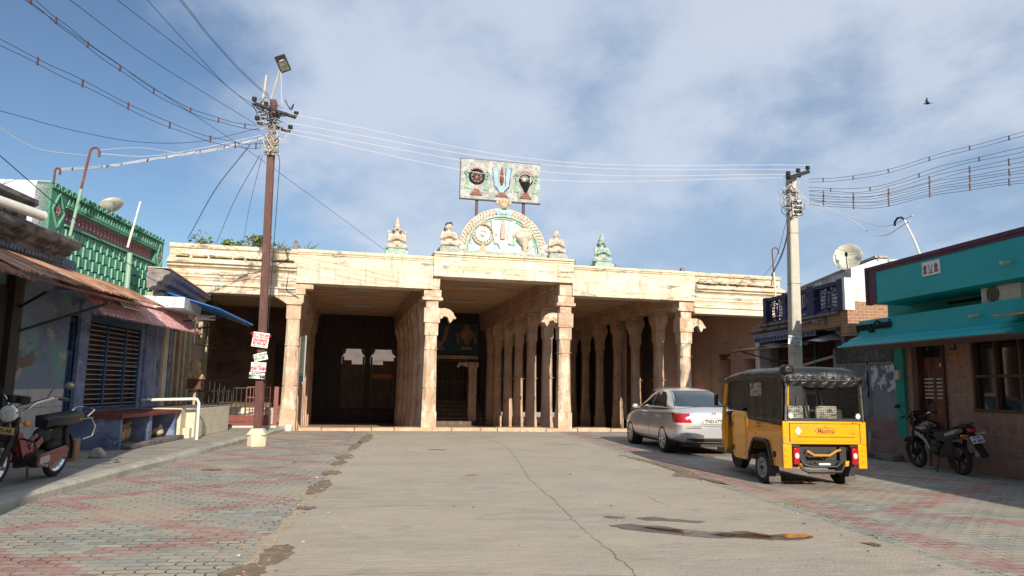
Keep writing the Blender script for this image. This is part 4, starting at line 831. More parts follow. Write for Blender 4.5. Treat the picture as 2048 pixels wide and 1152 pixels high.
for j in range(5):
    z = 3.08+.215*j
    for i in range(19):
        y = 13.10+.275*i+(.137 if j % 2 else 0)
        if y+.25 > 18.08: continue
        b.box(-7.0,-6.975,y,y+.215,z+.03,z+.20); rb.box(-7.0,-6.955,y+.22,y+.25,z,z+.20)
nf = len(b.f); b.add(rb.v, rb.f); o = b.build('raised_blocks', m_green, hb)
o.data.materials.append(mat('green_light', (.22,.50,.34), .7, layers=[n_((.14,.36,.24), (6,6,9), .5, .62, .7)]))
for p in o.data.polygons[nf:]: p.material_index = 1
P('rail_base', m_green, hb, (-7.24,-6.92,13.5,17.66,4.161,4.20)); P('rail_beam', m_green2, hb, (-7.2,-6.98,13.5,17.66,4.52,4.74))
b = MB()
for k in range(34): y = 13.56+.122*k; b.prism([(y,4.56),(y+.10,4.56),(y+.05,4.70)], -6.979, -6.95, 'x'); 
b.box(-7.22,-6.93,13.5,17.66,4.505,4.53); b.build('dentils', m_green, hb)
b = MB(); b.box(-7.24,-6.94,13.0,18.1,4.741,4.80); b.box(-7.22,-6.97,13.0,18.1,4.80,4.85)
b.build('coping', m_green2, hb)
b = MB()
for k in range(26): y = 13.1+.195*k; b.tube([(-6.93,y+.07*cos(a),4.79+.05*sin(a)) for a in [2*pi*i/8 for i in range(9)]], .014, 5)
b.build('coping_rings', m_green, hb)
for y0, y1 in ((13.0,13.5),(17.66,18.1)):
    pi_ = P('pier', m_green2, hb, (-7.24,-6.96,y0,y1,4.0,4.74)); ym = (y0+y1)/2; b = MB()
    b.tube([(-6.95,ym,4.08),(-6.95,y1-.05,4.37),(-6.95,ym,4.70),(-6.95,y0+.05,4.37),(-6.95,ym,4.08)], .022, 5); b.build('diamond', m_green, pi_)
    b = MB()
    for k in range(8): a = 2*pi*k/8; b.sph((-6.95,ym+.06*cos(a),4.39+.06*sin(a)), (.015,.035*abs(cos(a))+.015,.035*abs(sin(a))+.015), 6, 4)
    b.build('flower', m_pinkb, pi_)
pb = None
for k in range(27):
    y = 13.58+.154*k
    if pb is None:
        b = MB(); b.lathe([(.045,0),(.045,.02),(.025,.04),(.05,.10),(.03,.15),(.03,.17),(.05,.22),(.025,.27),(.045,.29),(.045,.305)], 8, (0,0,4.20)); pb = q = b.build('baluster', m_pinkb, hb, smooth=True)
    else: q = pb.copy(); COL.objects.link(q)
    q.location = (-7.08, y, 0)
# platform
P('bench_top', m_maroon, hb, (-7.0,-5.94,14.22,17.25,.70,.775), bev=.01)
P('bench_wall', m_bluw, hb, (-6.95,-6.0,14.3,14.38,.12,.70)); P('bench_wall', m_bluw, hb, (-6.95,-6.0,15.62,15.78,.12,.70)); P('bench_wall', m_bluw, hb, (-6.95,-6.0,17.05,17.15,.12,.70)); P('bench_back', m_bluw, hb, (-6.98,-6.93,14.38,17.05,.12,.70))
P('bench_step', M['concdark'], hb, (-6.9,-5.82,14.4,17.2,.12,.21), bev=.015)
P('low_pier', m_creamb, hb, (-6.6,-5.95,17.27,17.6,.12,.80), bev=.01)
# pink tiled sunshade
ts = MB(); ny, nx = 210, 16; v = []
for i in range(ny+1):
    y = 13.1+5.25*i/ny; tt = i/ny*5.25/.155; end = 0
    for k in range(nx+1):
        s = k/nx; x = -6.42+.46*s; z = 3.06-.50*s + .030*abs(sin(pi*tt)) - .030*((s*4) % 1) ; v.append((x, y+.10*s*(i/ny), z))
f = [(i*(nx+1)+k, (i+1)*(nx+1)+k, (i+1)*(nx+1)+k+1, i*(nx+1)+k+1) for i in range(ny) for k in range(nx)]
ts.add(v, f); o = ts.build('tile_shade', m_tile, hb, smooth='all'); s = o.modifiers.new('t', 'SOLIDIFY'); s.thickness = .03
P('shade_slab', m_bluw, hb, (-7.0,-6.43,13.12,18.3,2.95,3.03))
bo = thing('name_plate', 'weathered cream board with rows of marks lying on the pink tiled shade', 'sign board', LF, (-6.18, 14.55, 2.90)); bo.rotation_euler = (0, radians(47), LF.a)
P('board', M['paper'], bo, (-.17,.17,-.42,.42,0,.02)); b = MB()
for k in range(6): b.box(-.13,-.02,-.36+.125*k,-.28+.125*k,.0202,.024)
for k in range(5): b.prism([(.0,-.33+.14*k),(.07,-.27+.14*k),(.0,-.21+.14*k)], .0202, .024, 'z')
b.build('marks', M['conc'], bo)
# bundles under the bench
def sackm(name, label, x, y, z, s, seed, mt=m_sack, rz=0, cat='sack', grp=None):
    t = thing(name, label, cat, LF, (x,y,z), rz, grp); r = random.Random(seed); b = MB(); b.sph((0,0,s[2]), s, 14, 10)
    for i, v_ in enumerate(b.v):
        k = 1+.16*sin(v_.x*19+seed)+.10*sin(v_.z*27+v_.y*15)+r.uniform(-.03,.03); b.v[i] = Vector((v_.x*k, v_.y*k, max(0, v_.z*(1+.1*sin(v_.y*22)))))
    b.tube([(s[0]*.3,0,s[2]*1.7),(s[0]*.4,.02,s[2]*2.05),(s[0]*.62,.05,s[2]*2.3)], [.06,.035,.06], 7); b.build('cloth', mt, t, smooth='all'); return t
sackm('sack', 'brown cloth bundle nearest the front post under the bench', -6.18, 14.62, .21, (.16,.20,.15), 1); sackm('sack', 'large brown paper sack leaning in the left bay under the bench', -6.25, 14.98, .21, (.18,.22,.17), 2)
sackm('sack', 'crumpled brown wrapping on top of the sacks in the left bay under the bench', -6.35, 15.18, .42, (.13,.18,.09), 3); sackm('sack', 'dusty round bundle in the right bay under the bench', -6.25, 16.1, .21, (.14,.22,.09), 4); sackm('sack', 'pale cloth bundle at the right end of the right bay under the bench', -6.22, 16.6, .21, (.14,.19,.10), 5, m_creamw)
t = thing('cardboard_box', 'plain brown cardboard box standing on the walk behind the moped', 'box', LF, (-5.98, 12.42, .12), .25); b = MB()
b.box(-.13,.13,-.17,.17,0,.34); b.build('box', m_card, t, bev=.004); P('flap', m_card, t, (-.135,.135,-.26,-.172,.325,.333))
t = thing('rubble_stone', 'pale rounded stone beside the cardboard box', 'stone', LF, (-5.72, 12.85, .12)); b = MB(); b.prism([(-.12,0),(.11,0),(.12,.07),(.03,.17),(-.05,.16),(-.11,.08)], -.08, .08); b.build('stone', M['conc'], t, bev=.03)
# roof things of the green house
def dish(label, fr, loc, az, tilt, rad, pole_h, mt, pole_off=(0,0)):
    t = thing('satellite_dish', label, 'satellite dish', fr, loc, az); b = MB()
    b.cyl((0,0,0),(0,0,pole_h), .022, n=8); b.tube([(0,0,pole_h*.55),(.0,.18,pole_h*.9)], .014, 6); b.build('mast', M['conc'], t)
    b = MB(); n = 20; R_ = []
    for rr_, h in ((.001,.0),(rad*.35,.018*rad*4),(rad*.7,.07*rad*4*.8),(rad,.14*rad*3),(rad*1.01,.14*rad*3+.012),(rad*.98,.14*rad*3+.012),(rad*.7,.07*rad*4*.8+.01),(rad*.35,.02*rad*4+.008),(.001,.01)): R_.append((rr_, h))
    b.lathe(R_, 28); d = b.build('reflector', mt, t, smooth='all'); d.location = (0,0,pole_h); d.rotation_euler = (tilt, 0, 0)
    b = MB(); b.tube([(0,-rad*.98,.1),(0,-rad*.6,rad*.75),(0,0,rad*.9)], .011, 6); b.box(-.03,.03,-.05,.05,rad*.84,rad*1.0); a = b.build('feed_arm', M['black'], d); return t
m_dish = mat('dish_paint', (.62,.61,.52), .5, layers=[n_((.5,.47,.38), 4, .5, .64)])
t = dish('white satellite dish seen nearly edge on behind the green parapet', LF, (-7.7, 16.9, 4.3), 0, 0, .28, .98, m_dish)
for k in kids(t):
    if k.name.startswith('reflector'): k.rotation_euler = Vector((-.50,.22,.84)).to_track_quat('Z', 'Y').to_euler()
def rod(name, label, cat, fr, x, y, z0, z1, dx, dy, mtl, mtu, split, hook=0, r_=.022):
    t = thing(name, label, cat, fr, (x, y, z0)); h = z1-z0; zs = split-z0; f = zs/h
    b = MB(); b.cyl((0,0,0),(dx*f,dy*f,zs), r_*1.25, n=8); b.build('lower_tube', mtl, t)
    b = MB(); pts = [(dx*f,dy*f,zs),(dx,dy,h)]
    if hook:
        for k in range(1, 9): a = pi-pi*k/8*1.05; pts.append((dx+hook*(1+cos(a)), dy, h+hook*sin(a)*1.1))
        pts.append((dx+2*hook, dy, h-.08))
    b.tube(pts, r_, 8); b.build('upper_tube', mtu, t, smooth=True); return t
m_gpipe = mat('pale_green_pipe', (.25,.42,.30), .5)
rod('conduit_pole', 'rusty hooked service pipe with pale green foot beside the green parapet', 'service pole', LF, -6.9, 13.62, 4.0, 5.62, .18, .05, m_gpipe, M['rust'], 4.9, .085)
rod('antenna_mast', 'white antenna tube standing at the middle of the green parapet', 'antenna', LF, -6.9, 16.0, 4.25, 5.32, .10, .2, M['whitepipe'], M['whitepipe'], 4.7, 0, .02)
rod('conduit_pole', 'short white pipe with a rusty crook behind the corner of the green parapet', 'service pole', LF, -7.8, 14.6, 4.6, 5.50, 0, 0, M['whitepipe'], M['rust'], 5.25, .05, .02)
P2_ = thing('down_pipe', 'thick pale green drain pipe fixed to the green wall', 'pipe', LF); b = MB(); b.cyl((-6.86,16.05,3.2),(-6.86,16.05,4.14),.055,n=12); b.build('pipe', m_gpipe, P2_, smooth=True)
rod('conduit_pole', 'grey pipe crook at the left edge above the old house', 'service pole', LF, -6.95, 10.8, 4.1, 5.30, 0, 0, M['conc'], M['conc'], 4.8, .07, .03)
# ---- cream house with bracketed eave, set square to the hall (frame TF)
hc = thing('cream_house', 'cream house with a grey bracketed eave and dark glazed doors next to the hall', 'house', TF)
P('wall', m_creamw, hc, (-12.1,-11.6,-4.1,-3.75,.12,3.5),(-12.1,-11.6,-3.35,-2.85,.12,3.5),(-12.1,-11.6,-3.75,-3.35,.12,1.3),(-12.1,-11.6,-3.75,-3.35,2.5,3.5),(-12.5,-11.6,-4.2,-.35,3.2,3.9))
P('window', M['dark'], hc, (-12.0,-11.9,-3.75,-3.35,1.3,2.5)); P('blue_patch', m_bluw, hc, (-11.9,-11.58,-2.84,-2.5,.12,3.2))
for i, y in enumerate((-2.3,-1.6,-1.0,-.2,.6,1.5,2.5)): P('pillar', [m_creamw, M['stone_in'], m_creamw][i % 3], hc, (-11.85,-11.6,y,y+.24,.12,3.4))
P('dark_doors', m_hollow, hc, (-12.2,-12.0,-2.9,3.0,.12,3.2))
for y in (-1.25,-.5,.3,1.1,2.0):
    b = MB(); b.box(-11.92,-11.86,y-.14,y-.10,.3,2.9); b.box(-11.92,-11.86,y+.10,y+.14,.3,2.9)
    for z in (.3,.95,1.6,2.25,2.85): b.box(-11.92,-11.86,y-.10,y+.10,z,z+.06)
    b.build('door', M['gatewood'], hc)
b = MB(); R_ = [(-11.42,3.42),(-11.35,3.42),(-11.30,3.46),(-11.22,3.47),(-11.20,3.56),(-11.10,3.60),(-11.08,3.70),(-10.98,3.74),(-10.95,3.80),(-11.1,3.84),(-11.42,3.86)]
b.loft([[(x,-6.2,z) for x, z in R_],[(x,-1.1,z) for x, z in R_]]); b.build('eave', mat('eave_grey', (.21,.18,.18), .9, layers=[n_((.32,.28,.27), (4,4,8), .5, .64), n_((.08,.07,.07), (5,5,5), .58, .68)], bump=(14, .008)), hc, bev=.006)
b = MB(); b.box(-11.42,-10.98,-6.22,-1.08,3.865,3.885); b.build('eave_top', m_creamb, hc); P('roof_deck', M['conc'], hc, (-12.4,-11.421,-4.15,-1.1,3.72,3.895))
for k in range(9):
    y = -5.4+.36*k; b = MB(); b.prism([(-11.6,3.42),(-11.25,3.42),(-11.24,3.34),(-11.33,3.28),(-11.42,3.30),(-11.50,3.22),(-11.6,3.18)], y, y+.14); b.build('bracket', M['conc'], hc, bev=.01)
b = MB()
for k in range(34): b.box(-11.26,-11.22,-2.9+.052*k,-2.87+.052*k,3.36,3.419)
b.build('fringe', M['conc'], hc)
P('roof_wall', m_creamw, hc, (-12.3,-11.7,-4.6,-3.1,3.9,4.22), bev=.02)
b = MB(); b.lathe([(.07,0),(.10,.05),(.06,.10),(.09,.18),(.09,.22),(.05,.26)], 10, (-11.75,-2.95,3.93)); b.lathe([(.07,0),(.10,.05),(.06,.10),(.09,.18),(.09,.22),(.05,.26)], 10, (-11.75,-2.65,3.93)); b.build('finial', M['concdark'], hc, smooth=True)
P('roof_rib', M['plaster_cream'], hc, (-12.2,-11.3,-1.6,-1.5,3.93,4.03))
o = P('white_band', m_white, hc, (0,.9,0,1.95,0,.24)); o.location = TF.w((0,0,0)) * 0; 
o.location = (-11.55, -6.05, 3.02)
P('meter_board', M['paper'], hc, (-11.6,-11.57,-3.3,-3.05,1.75,2.0)); P('switch', M['black'], hc, (-11.57,-11.53,-3.25,-3.1,1.8,1.95))
t = thing('spout_pipe', 'short white drain spout poking out below the white band near the blue awning', 'pipe', TF, (-10.62,-4.2,2.98)); b = MB(); b.lathe([(.07,0),(.07,.42),(.052,.42),(.052,.0)], 14, ax='x', c=(-.1,0,0)); b.build('pipe', M['whitepipe'], t, smooth=True)
ba = thing('blue_awning', 'bright blue scalloped plastic awning on thin black frame beside the hall', 'awning', TF)
corrugated('blue_sheet', ba, m_skyb, [(-11.2,-5.6,3.42),(-9.95,-5.5,3.06),(-9.62,-2.2,2.98),(-11.2,-2.2,3.42)], 160, .02, .16, 0, 3, .006)
b = MB(); b.bar((-11.5,-4.9,2.72),(-9.95,-4.9,2.95),.035); b.bar((-9.95,-4.9,2.95),(-9.7,-2.4,2.93),.035); b.bar((-11.5,-2.9,2.72),(-9.85,-2.9,2.93),.035); b.bar((-10.6,-4.9,2.3),(-10.5,-2.6,2.3),.03); b.bar((-10.6,-4.9,2.3),(-10.6,-4.9,2.86),.03); b.bar((-10.5,-2.6,2.3),(-10.5,-2.6,2.88),.03); b.bar((-10.55,-3.7,2.3),(-10.55,-3.7,2.88),.03); b.build('frame', M['black'], ba)
# hung straw and letter box on a pillar
t = thing('letter_box', 'rusty brown letter box on a pillar with a lit straw bundle over it', 'letter box', TF, (-11.0,-2.35,1.25)); P('box', M['rust'], t, (-.17,.17,-.1,.1,0,.32)); P('sill', M['rust'], t, (-.2,.2,-.14,.1,-.03,-.002)); b = MB(); b.box(-.03,.03,.1,.16,-1.1,.9); b.build('post', m_creamw, t)
t = thing('straw_bundle', 'sunlit fringe of dry straw hung above the rusty letter box', 'straw', TF, (-11.0,-2.47,1.58)); b = MB(); r = random.Random(5)
for k in range(60): x = r.uniform(-.2,.2); b.tube([(x*.6,r.uniform(-.03,.03),.22),(x*.9,-.04,.05),(x*1.5,-.08+r.uniform(-.03,.03),-.10)], [.008,.014,.008], 4)
b.sph((0,0,.27),(.15,.07,.14)); b.build('straw', mat('straw', (.55,.38,.20), .8, layers=[n_((.3,.18,.08), 20, .5, .62)]), t)
# cream block platform with a white hand rail
cp = thing('cream_platform', 'cream plastered platform with two steps in front of the cream house', 'platform', LF); P('block', m_creamb, cp, (-7.2,-5.75,17.62,20.3,.12,.78), bev=.012); P('top', M['concdark'], cp, (-7.2,-5.77,17.65,20.28,.781,.80)); P('step', m_creamb, cp, (-6.4,-5.8,17.45,17.61,.12,.34))
t = thing('hand_rail', 'white painted pipe hand rail beside the cream platform', 'railing', LF); b = MB(); b.tube([(-6.7,16.9,.98),(-5.62,16.95,1.02),(-5.52,16.95,1.02),(-5.48,16.97,.94),(-5.48,17.0,.12)], .034, 10); b.build('rail', M['whitepipe'], t, smooth=True)
# gate and railing in front of the left end bay
def railing(name, label, cat, fr, pts, h0, h1, n, mt, panel=None, extra=()):
    t = thing(name, label, cat, fr); a, c = Vector(pts[0]+(0,)), Vector(pts[1]+(0,)); b = MB()
    for z in [h0, h1]+list(extra): b.bar(a+Vector((0,0,z)), c+Vector((0,0,z)), .03)
    b.build('rails', mt, t)
    for i in range(n+1): p = a.lerp(c, i/n); b = MB(); b.cyl((p.x,p.y,h0),(p.x,p.y,h1),.012,n=6); b.build('bar', mt, t)
    if panel: b = MB(); d = (c-a); b.bar(a+Vector((0,0,panel[0])), c+Vector((0,0,panel[0])), .02, panel[1]); b.build('kick_panel', m_maroon, t)
    return t
railing('iron_railing', 'thin black iron railing standing along the back of the cream platform', 'railing', TF, ((-11.2,-2.0),(-10.2,-.9)), .80, 1.45, 9, M['black'], extra=(1.15,))
railing('iron_railing', 'black iron railing between the cream platform and the red gate', 'railing', TF, ((-10.75,-.95),(-9.75,-.75)), .28, 1.25, 8, M['black'], (.32,.30))
m_rg = mat('red_gate', (.22,.06,.055), .6, layers=[n_((.14,.05,.04), 9, .5, .62)])
railing('red_gate', 'low red painted iron gate with a solid kick panel behind the rusty pole', 'gate', TF, ((-9.85,-.78),(-9.22,-.62)), .46, 1.28, 7, m_rg, (.30,.30), extra=(.62,.98))
t = thing('gate_post', 'dark red iron gate post beside the left front column', 'post', TF, (-9.05,-.5,.1)); P('post', m_rg, t, (-.06,.06,-.05,.05,0,1.2))
t = thing('threshold_step', 'low cream plastered step under the red gate', 'step', TF); P('step', m_creamb, t, (-10.9,-8.98,-.85,-.45,0,.17), bev=.01)
t = thing('cream_bench', 'white plastered bench standing inside the left end bay', 'bench', TF); P('bench', m_creamb, t, (-10.6,-9.2,1.2,1.8,.12,.62), bev=.01)
# unseen house added beyond the left edge to shade the walk
nb = thing('unseen_house', 'plain unseen house added beyond the left edge to shade the walk', 'house', LF); P('wall', m_creamw, nb, (-9,-3.75,-13,4.3,.12,6.0)); P('roof', M['concdark'], nb, (-9.1,-3.72,-13.1,4.32,6.001,6.15))
# ================================================================ right row of houses (frame ST)
m_teal = mat('teal_paint', (.004,.37,.375), .6, layers=[n_((.003,.32,.325), (.8,.8,1.5), .42, .62, .8), n_((.012,.43,.43), (5,5,9), .6, .7, .4), n_((.02,.13,.13), (9,9,3), .66, .74, .5)], bump=(25, .002))
m_tealw = mat('teal_wall', (.006,.28,.22), .7, layers=[n_((.004,.22,.18), (1,1,2), .42, .62, .8)])
m_mar = mat('maroon_paint', (.09,.02,.05), .6, layers=[n_((.06,.015,.035), 4, .45, .6)])
m_brt = mat('brown_wall_tile', (.33,.20,.145), .35, layers=[n_((.25,.145,.105), (5,5,5), .44, .6, .8), dict(k='brick', c=(.42,.29,.22), s=(1,1,1), rot=(0,pi/2,pi/2), bw=.30, bh=.235, ms=.006, off=0, lo=.35, hi=.6), n_((.09,.05,.04), (14,14,9), .60, .66, .8)], bumps=[dict(k='brick', s=(1,1,1), rot=(0,pi/2,pi/2), bw=.30, bh=.235, ms=.008, off=0, lo=0, hi=1, str=-.004), dict(s=(18,18,18), str=.003)])
m_brplain = mat('brown_cement', (.27,.17,.14), .85, layers=[n_((.20,.125,.10), (2,2,3), .45, .6, .8), n_((.25,.18,.14), (9,9,9), .6, .7, .5)], bump=(20, .006))
m_woodr = mat('red_wood', (.20,.06,.03), .45, layers=[n_((.07,.02,.012), (14,14,1.4), .45, .6, .9)])
m_woodd = mat('brown_wood', (.10,.045,.028), .5, layers=[n_((.05,.02,.014), (14,14,1.4), .45, .6, .9)])
m_grgate = mat('grey_metal_gate', (.19,.20,.22), .6, layers=[n_((.24,.25,.26), 2, .45, .6)])
m_post = mat('torn_posters', (.55,.58,.62), .85, layers=[n_((.10,.16,.24), (5,5,5), .52, .56, .9, d=7), n_((.14,.15,.17), (3.2,3.2,3.2), .49, .53, 1, d=8, o=(3,7,1)), n_((.30,.20,.20), (9,9,9), .62, .66, .6)])
m_rock = mat('rough_granite', (.07,.06,.055), .9, layers=[n_((.15,.13,.12), (8,8,8), .5, .62, .8)], bump=(9, .05))
m_navy = mat('navy_paint', (.018,.028,.10), .7, layers=[n_((.01,.012,.04), (4,4,4), .44, .58, .9), n_((.08,.10,.22), (9,9,9), .60, .68, .7)], bump=(20, .006))
m_brick = mat('orange_brick', (.33,.14,.07), .9, layers=[n_((.42,.21,.10), (6,3,12), .46, .6, .8), n_((.20,.08,.045), (5,3,13), .56, .66, .8, o=(4,4,4)), dict(k='brick', c=(.36,.29,.22), s=(1,1,1), rot=(pi/2,0,0), bw=.21, bh=.075, ms=.012, lo=.3, hi=.6)], bumps=[dict(k='brick', s=(1,1,1), rot=(pi/2,0,0), bw=.21, bh=.075, ms=.012, lo=0, hi=1, str=-.012), dict(s=(30,30,30), str=.006)])
m_lime = mat('stained_limewash', (.74,.75,.77), .9, layers=[n_((.46,.52,.68), (2,2,1.2), .46, .58, .8), n_((.40,.36,.26), (7,7,.9), .50, .62, .8), n_((.16,.15,.13), (8,8,1.4), .60, .70, .8, d=8)], bump=(14, .01))
m_tarp = mat('grey_tarp', (.21,.18,.16), .8, layers=[n_((.13,.11,.10), (2,2,2), .45, .6, .8), n_((.30,.26,.22), (5,2,5), .6, .7, .6)], bump=(8, .02))
m_rag = mat('blue_grey_band', (.20,.22,.32), .85, layers=[n_((.13,.14,.20), (3,3,6), .45, .6, .8), n_((.30,.32,.40), (9,9,9), .58, .68, .7)])
ht = thing('teal_house', 'teal painted house with a maroon parapet edge, brown tiled wall and wooden door', 'house', ST)
P('wall', m_brt, ht, (10.2,10.6,12.32,13.05,.35,2.9), (10.2,10.6,9.0,12.32,.35,1.1), (10.2,10.6,13.97,14.22,.35,2.9), (10.2,10.6,12.32-.001,12.321,2.4,2.9))
P('plinth', m_brplain, ht, (10.05,10.6,8.8,13.4,0,.35), bev=.015)
P('upper_wall', m_tealw, ht, (10.05,12.5,8.0,14.5,2.9,3.4)); P('pillar', m_tealw, ht, (10.14,10.6,14.22,14.50,.5,2.9))
P('lintel_wall', m_brt, ht, (10.2,10.6,8.8,12.32,2.52,2.9))
P('roof_mass', m_teal, ht, (9.55,13.5,3.0,13.86,3.26,3.9)) if 0 else None
fa = P('fascia', m_teal, ht, (9.20,13.2,3.0,13.86,3.23,3.93)); P('fascia_edge', m_mar, ht, (9.17,9.26,3.0,13.93,3.931,4.00)); P('fascia_edge', m_mar, ht, (9.17,9.30,13.861,13.93,3.22,3.93)); P('fascia_edge', m_mar, ht, (9.188,9.1985,13.60,13.860,3.225,3.93)); P('fascia_edge', m_mar, ht, (9.188,9.1985,3.0,13.599,3.87,3.93)); P('roof_top', M['concdark'], ht, (9.27,13.2,3.0,13.85,3.932,3.95))
# moulded sunshade
pr_ = [(10.05,2.94),(9.36,2.94),(9.34,2.62),(9.30,2.58),(9.26,2.565),(9.18,2.53),(9.16,2.49),(9.10,2.48),(9.02,2.44),(9.00,2.41),(8.92,2.395),(8.90,2.365),(10.0,2.38)]
b = MB(); b.loft([[(x,10.05,z) for x, z in pr_],[(x,14.62-(.12 if x > 9.3 else .0),z) for x, z in pr_]]); b.build('sunshade', m_teal, ht, bev=.004)
P('shade_soffit', m_brplain, ht, (8.91,10.0,10.07,14.60,2.350,2.364))
b = MB()
for k in range(12): b.box(10.02,10.049,11.6+.09*k,11.66+.09*k,3.12,3.17)
b.build('vent_slots', m_hollow, ht)
for q in ((9.30,11.1,2.74),(9.16,10.2,3.50)):
    b = MB(); b.cyl((q[0]-.12,q[1],q[2]-.02),(q[0]+.08,q[1],q[2]),.028,n=10); b.build('spout', M['conc'], ht, smooth=True)
# name letters and emblem plaque
text('ராமஜெயம்', .20, m_hollow, ht, plane_M((9.325,13.96,2.79), (0,-1,-.0), (0,0,1)), 'name_letters', .012, bold=.006)
pq = P('plaque', M['paper'], ht, (9.175,9.199,11.73,12.18,3.56,3.82)); 
m_pq = mat('plaque_marks', (.25,.13,.10), .7)
b = MB()
for y in (11.81, 12.10): b.prism([(y-.055,3.60),(y+.055,3.60),(y+.03,3.66),(y+.05,3.72),(y,3.77),(y-.05,3.72),(y-.03,3.66)], 9.170, 9.1745, 'x')
for s in (-1,1): b.prism([(11.955+s*.045,3.76),(11.955+s*.06,3.76),(11.955+s*.02,3.62),(11.955+s*.005,3.62)], 9.170, 9.1745, 'x')
b.box(9.170,9.1745,11.90,12.01,3.595,3.615); b.build('plaque_marks', m_pq, pq)
# door, frame, window
b = MB(); b.box(10.15,10.3,13.80,13.97,.35,2.75); b.box(10.15,10.3,13.05,13.11,.35,2.75); b.box(10.15,10.3,13.11,13.80,2.64,2.75); b.build('door_frame', m_woodd, ht, bev=.006)
dl = P('door', m_woodr, ht, (10.28,10.33,13.11,13.46,.35,2.15), (10.28,10.33,13.47,13.80,.35,2.15), bev=.004)
b = MB()
for y0 in (13.15, 13.51):
    for k in range(6): b.box(10.262,10.28,y0,y0+.25,1.32+.075*k,1.345+.075*k)
b.build('door_slats', M['whitepipe'], dl)
for y0 in (13.15, 13.51):
    for z0, z1 in ((.45,.72),(.80,1.22),(1.86,2.08)): P('door_panel', m_woodr, dl, (10.268,10.281,y0,y0+.26,z0,z1), bev=.006)
P('door_number', M['paper'], dl, (10.262,10.28,13.22,13.30,1.95,2.02)); P('fanlight', m_hollow, ht, (10.3,10.34,13.11,13.80,2.16,2.64))
b = MB()
for i in range(7):
    y = 13.18+.09*i; b.tube([(10.22,y,2.62),(10.22,y+.01,2.50),(10.21,y,2.42-.05*sin(i*2))], .006, 5); b.sph((10.21,y,2.38-.05*sin(i*2)), (.022,.03,.04), 6, 5)
b.tube([(10.2,13.11,2.63),(10.18,13.45,2.60),(10.2,13.8,2.63)], .012, 5); b.build('door_hanging', M['rust'], ht, smooth=True)
b = MB(); b.box(10.15,10.3,12.26,12.32,1.1,2.52)
for y in (8.9,9.7,10.5,11.2,11.75): b.box(10.16,10.29,y,y+.05,1.14,2.48)
b.box(10.15,10.3,8.9,12.26,1.1,1.15); b.box(10.15,10.3,8.9,12.26,2.47,2.52); b.box(10.16,10.29,8.9,12.26,1.72,1.77)
wn = b.build('window', m_woodd, ht, bev=.005); P('pane', M['glassd'], wn, (10.24,10.25,8.9,12.26,1.15,2.47))
b = MB(); r = random.Random(8); v = []; n = 160
for i in range(n+1):
    y = 8.9+3.36*i/n; x = 10.36+.035*sin(y*34)+.02*sin(y*13); v += [(x,y,1.15),(x,y,2.47)]
b.add(v, [(2*i,2*i+1,2*i+3,2*i+2) for i in range(n)]); b.build('curtain', mat('curtain', (.10,.055,.04), .9), wn, flip=False, smooth='all')
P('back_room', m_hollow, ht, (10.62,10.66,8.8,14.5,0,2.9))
P('side_wall_far', m_tealw, ht, (10.6,12.5,14.46,14.5,.0,3.2))
t = thing('wall_sticker', 'yellow prayer sticker on the tiled wall beside the wooden door', 'sticker', ST, (10.195, 12.76, 2.02)); P('sheet', mat('sticker_yellow', (.50,.24,.02), .7, layers=[n_((.25,.05,.02), 25, .5, .6)]), t, (-.004,.004,-.06,.06,0,.20))
t = thing('wall_picture', 'small dark framed picture above the yellow sticker on the tiled wall', 'picture', ST, (10.19, 12.80, 2.26)); P('frame', M['black'], t, (-.012,.009,-.07,.07,0,.22), bev=.004); P('print', m_card, t, (-.016,-.0125,-.045,.045,.03,.19))
t = thing('switch_box', 'cream electric box on the teal pillar next to the metal gates', 'electric box', ST, (10.10, 14.38, 1.70)); P('box', m_creamb, t, (-.03,.04,-.09,.07,0,.20), bev=.006); b = MB(); b.tube([(0,.02,.2),(-.0,.12,.4),(.02,.15,.9)], .01, 5); b.build('cable', M['black'], t)
# air conditioner in the recess
t = thing('air_conditioner', 'white air conditioner unit in the recess between the two teal ledges', 'air conditioner', ST, (9.75, 10.9, 2.945)); P('case', M['whitepipe'], t, (-.14,.14,-.42,.42,.02,.31), bev=.01); b = MB(); b.lathe([(.01,0),(.135,0),(.135,-.012),(.0,-.012)], 22, (-.141,.15,.165), 'x'); b.build('fan_grille', M['black'], t)
b = MB()
for k in range(9): b.box(-.158,-.154,.03+.03*k,.038+.03*k,.05,.28)
b.build('grille_bars', M['conc'], t)
# bent service pole on the teal roof
t = thing('conduit_pole', 'bent pale service pole leaning on the roof of the teal house', 'service pole', ST, (9.8, 12.95, 3.95)); b = MB(); b.tube([(0,0,0),(-.02,.20,.52),(-.06,.42,1.0)], .02, 8); b.build('tube', M['whitepipe'], t)
b = MB(); b.tube([(-.06+0,.42,1.0),(-.07,.48,1.06),(-.09,.58,1.07),(-.1,.66,1.0),(-.1,.66,.92)], .022, 8); b.build('crook', M['black'], t)
# neighbour's tin shade peeping in and houses outside the frame
t = thing('tin_awning', 'small red brown corrugated shade at the right edge under the teal ledge', 'awning', ST); corrugated('tin_sheet', t, m_tin, [(10.2,5.5,2.85),(8.95,5.5,2.60),(8.95,10.35,2.64),(10.2,10.35,2.86)], 200, .014, .08, 0, 5)
nh = thing('unseen_house', 'brown walled house continuing the right row beyond the right edge', 'house', ST); P('wall', m_brplain, nh, (10.2,15,-14,8.7,0,4.2)); P('parapet', m_brplain, nh, (9.2,15,-14,2.9,3.5,4.2))
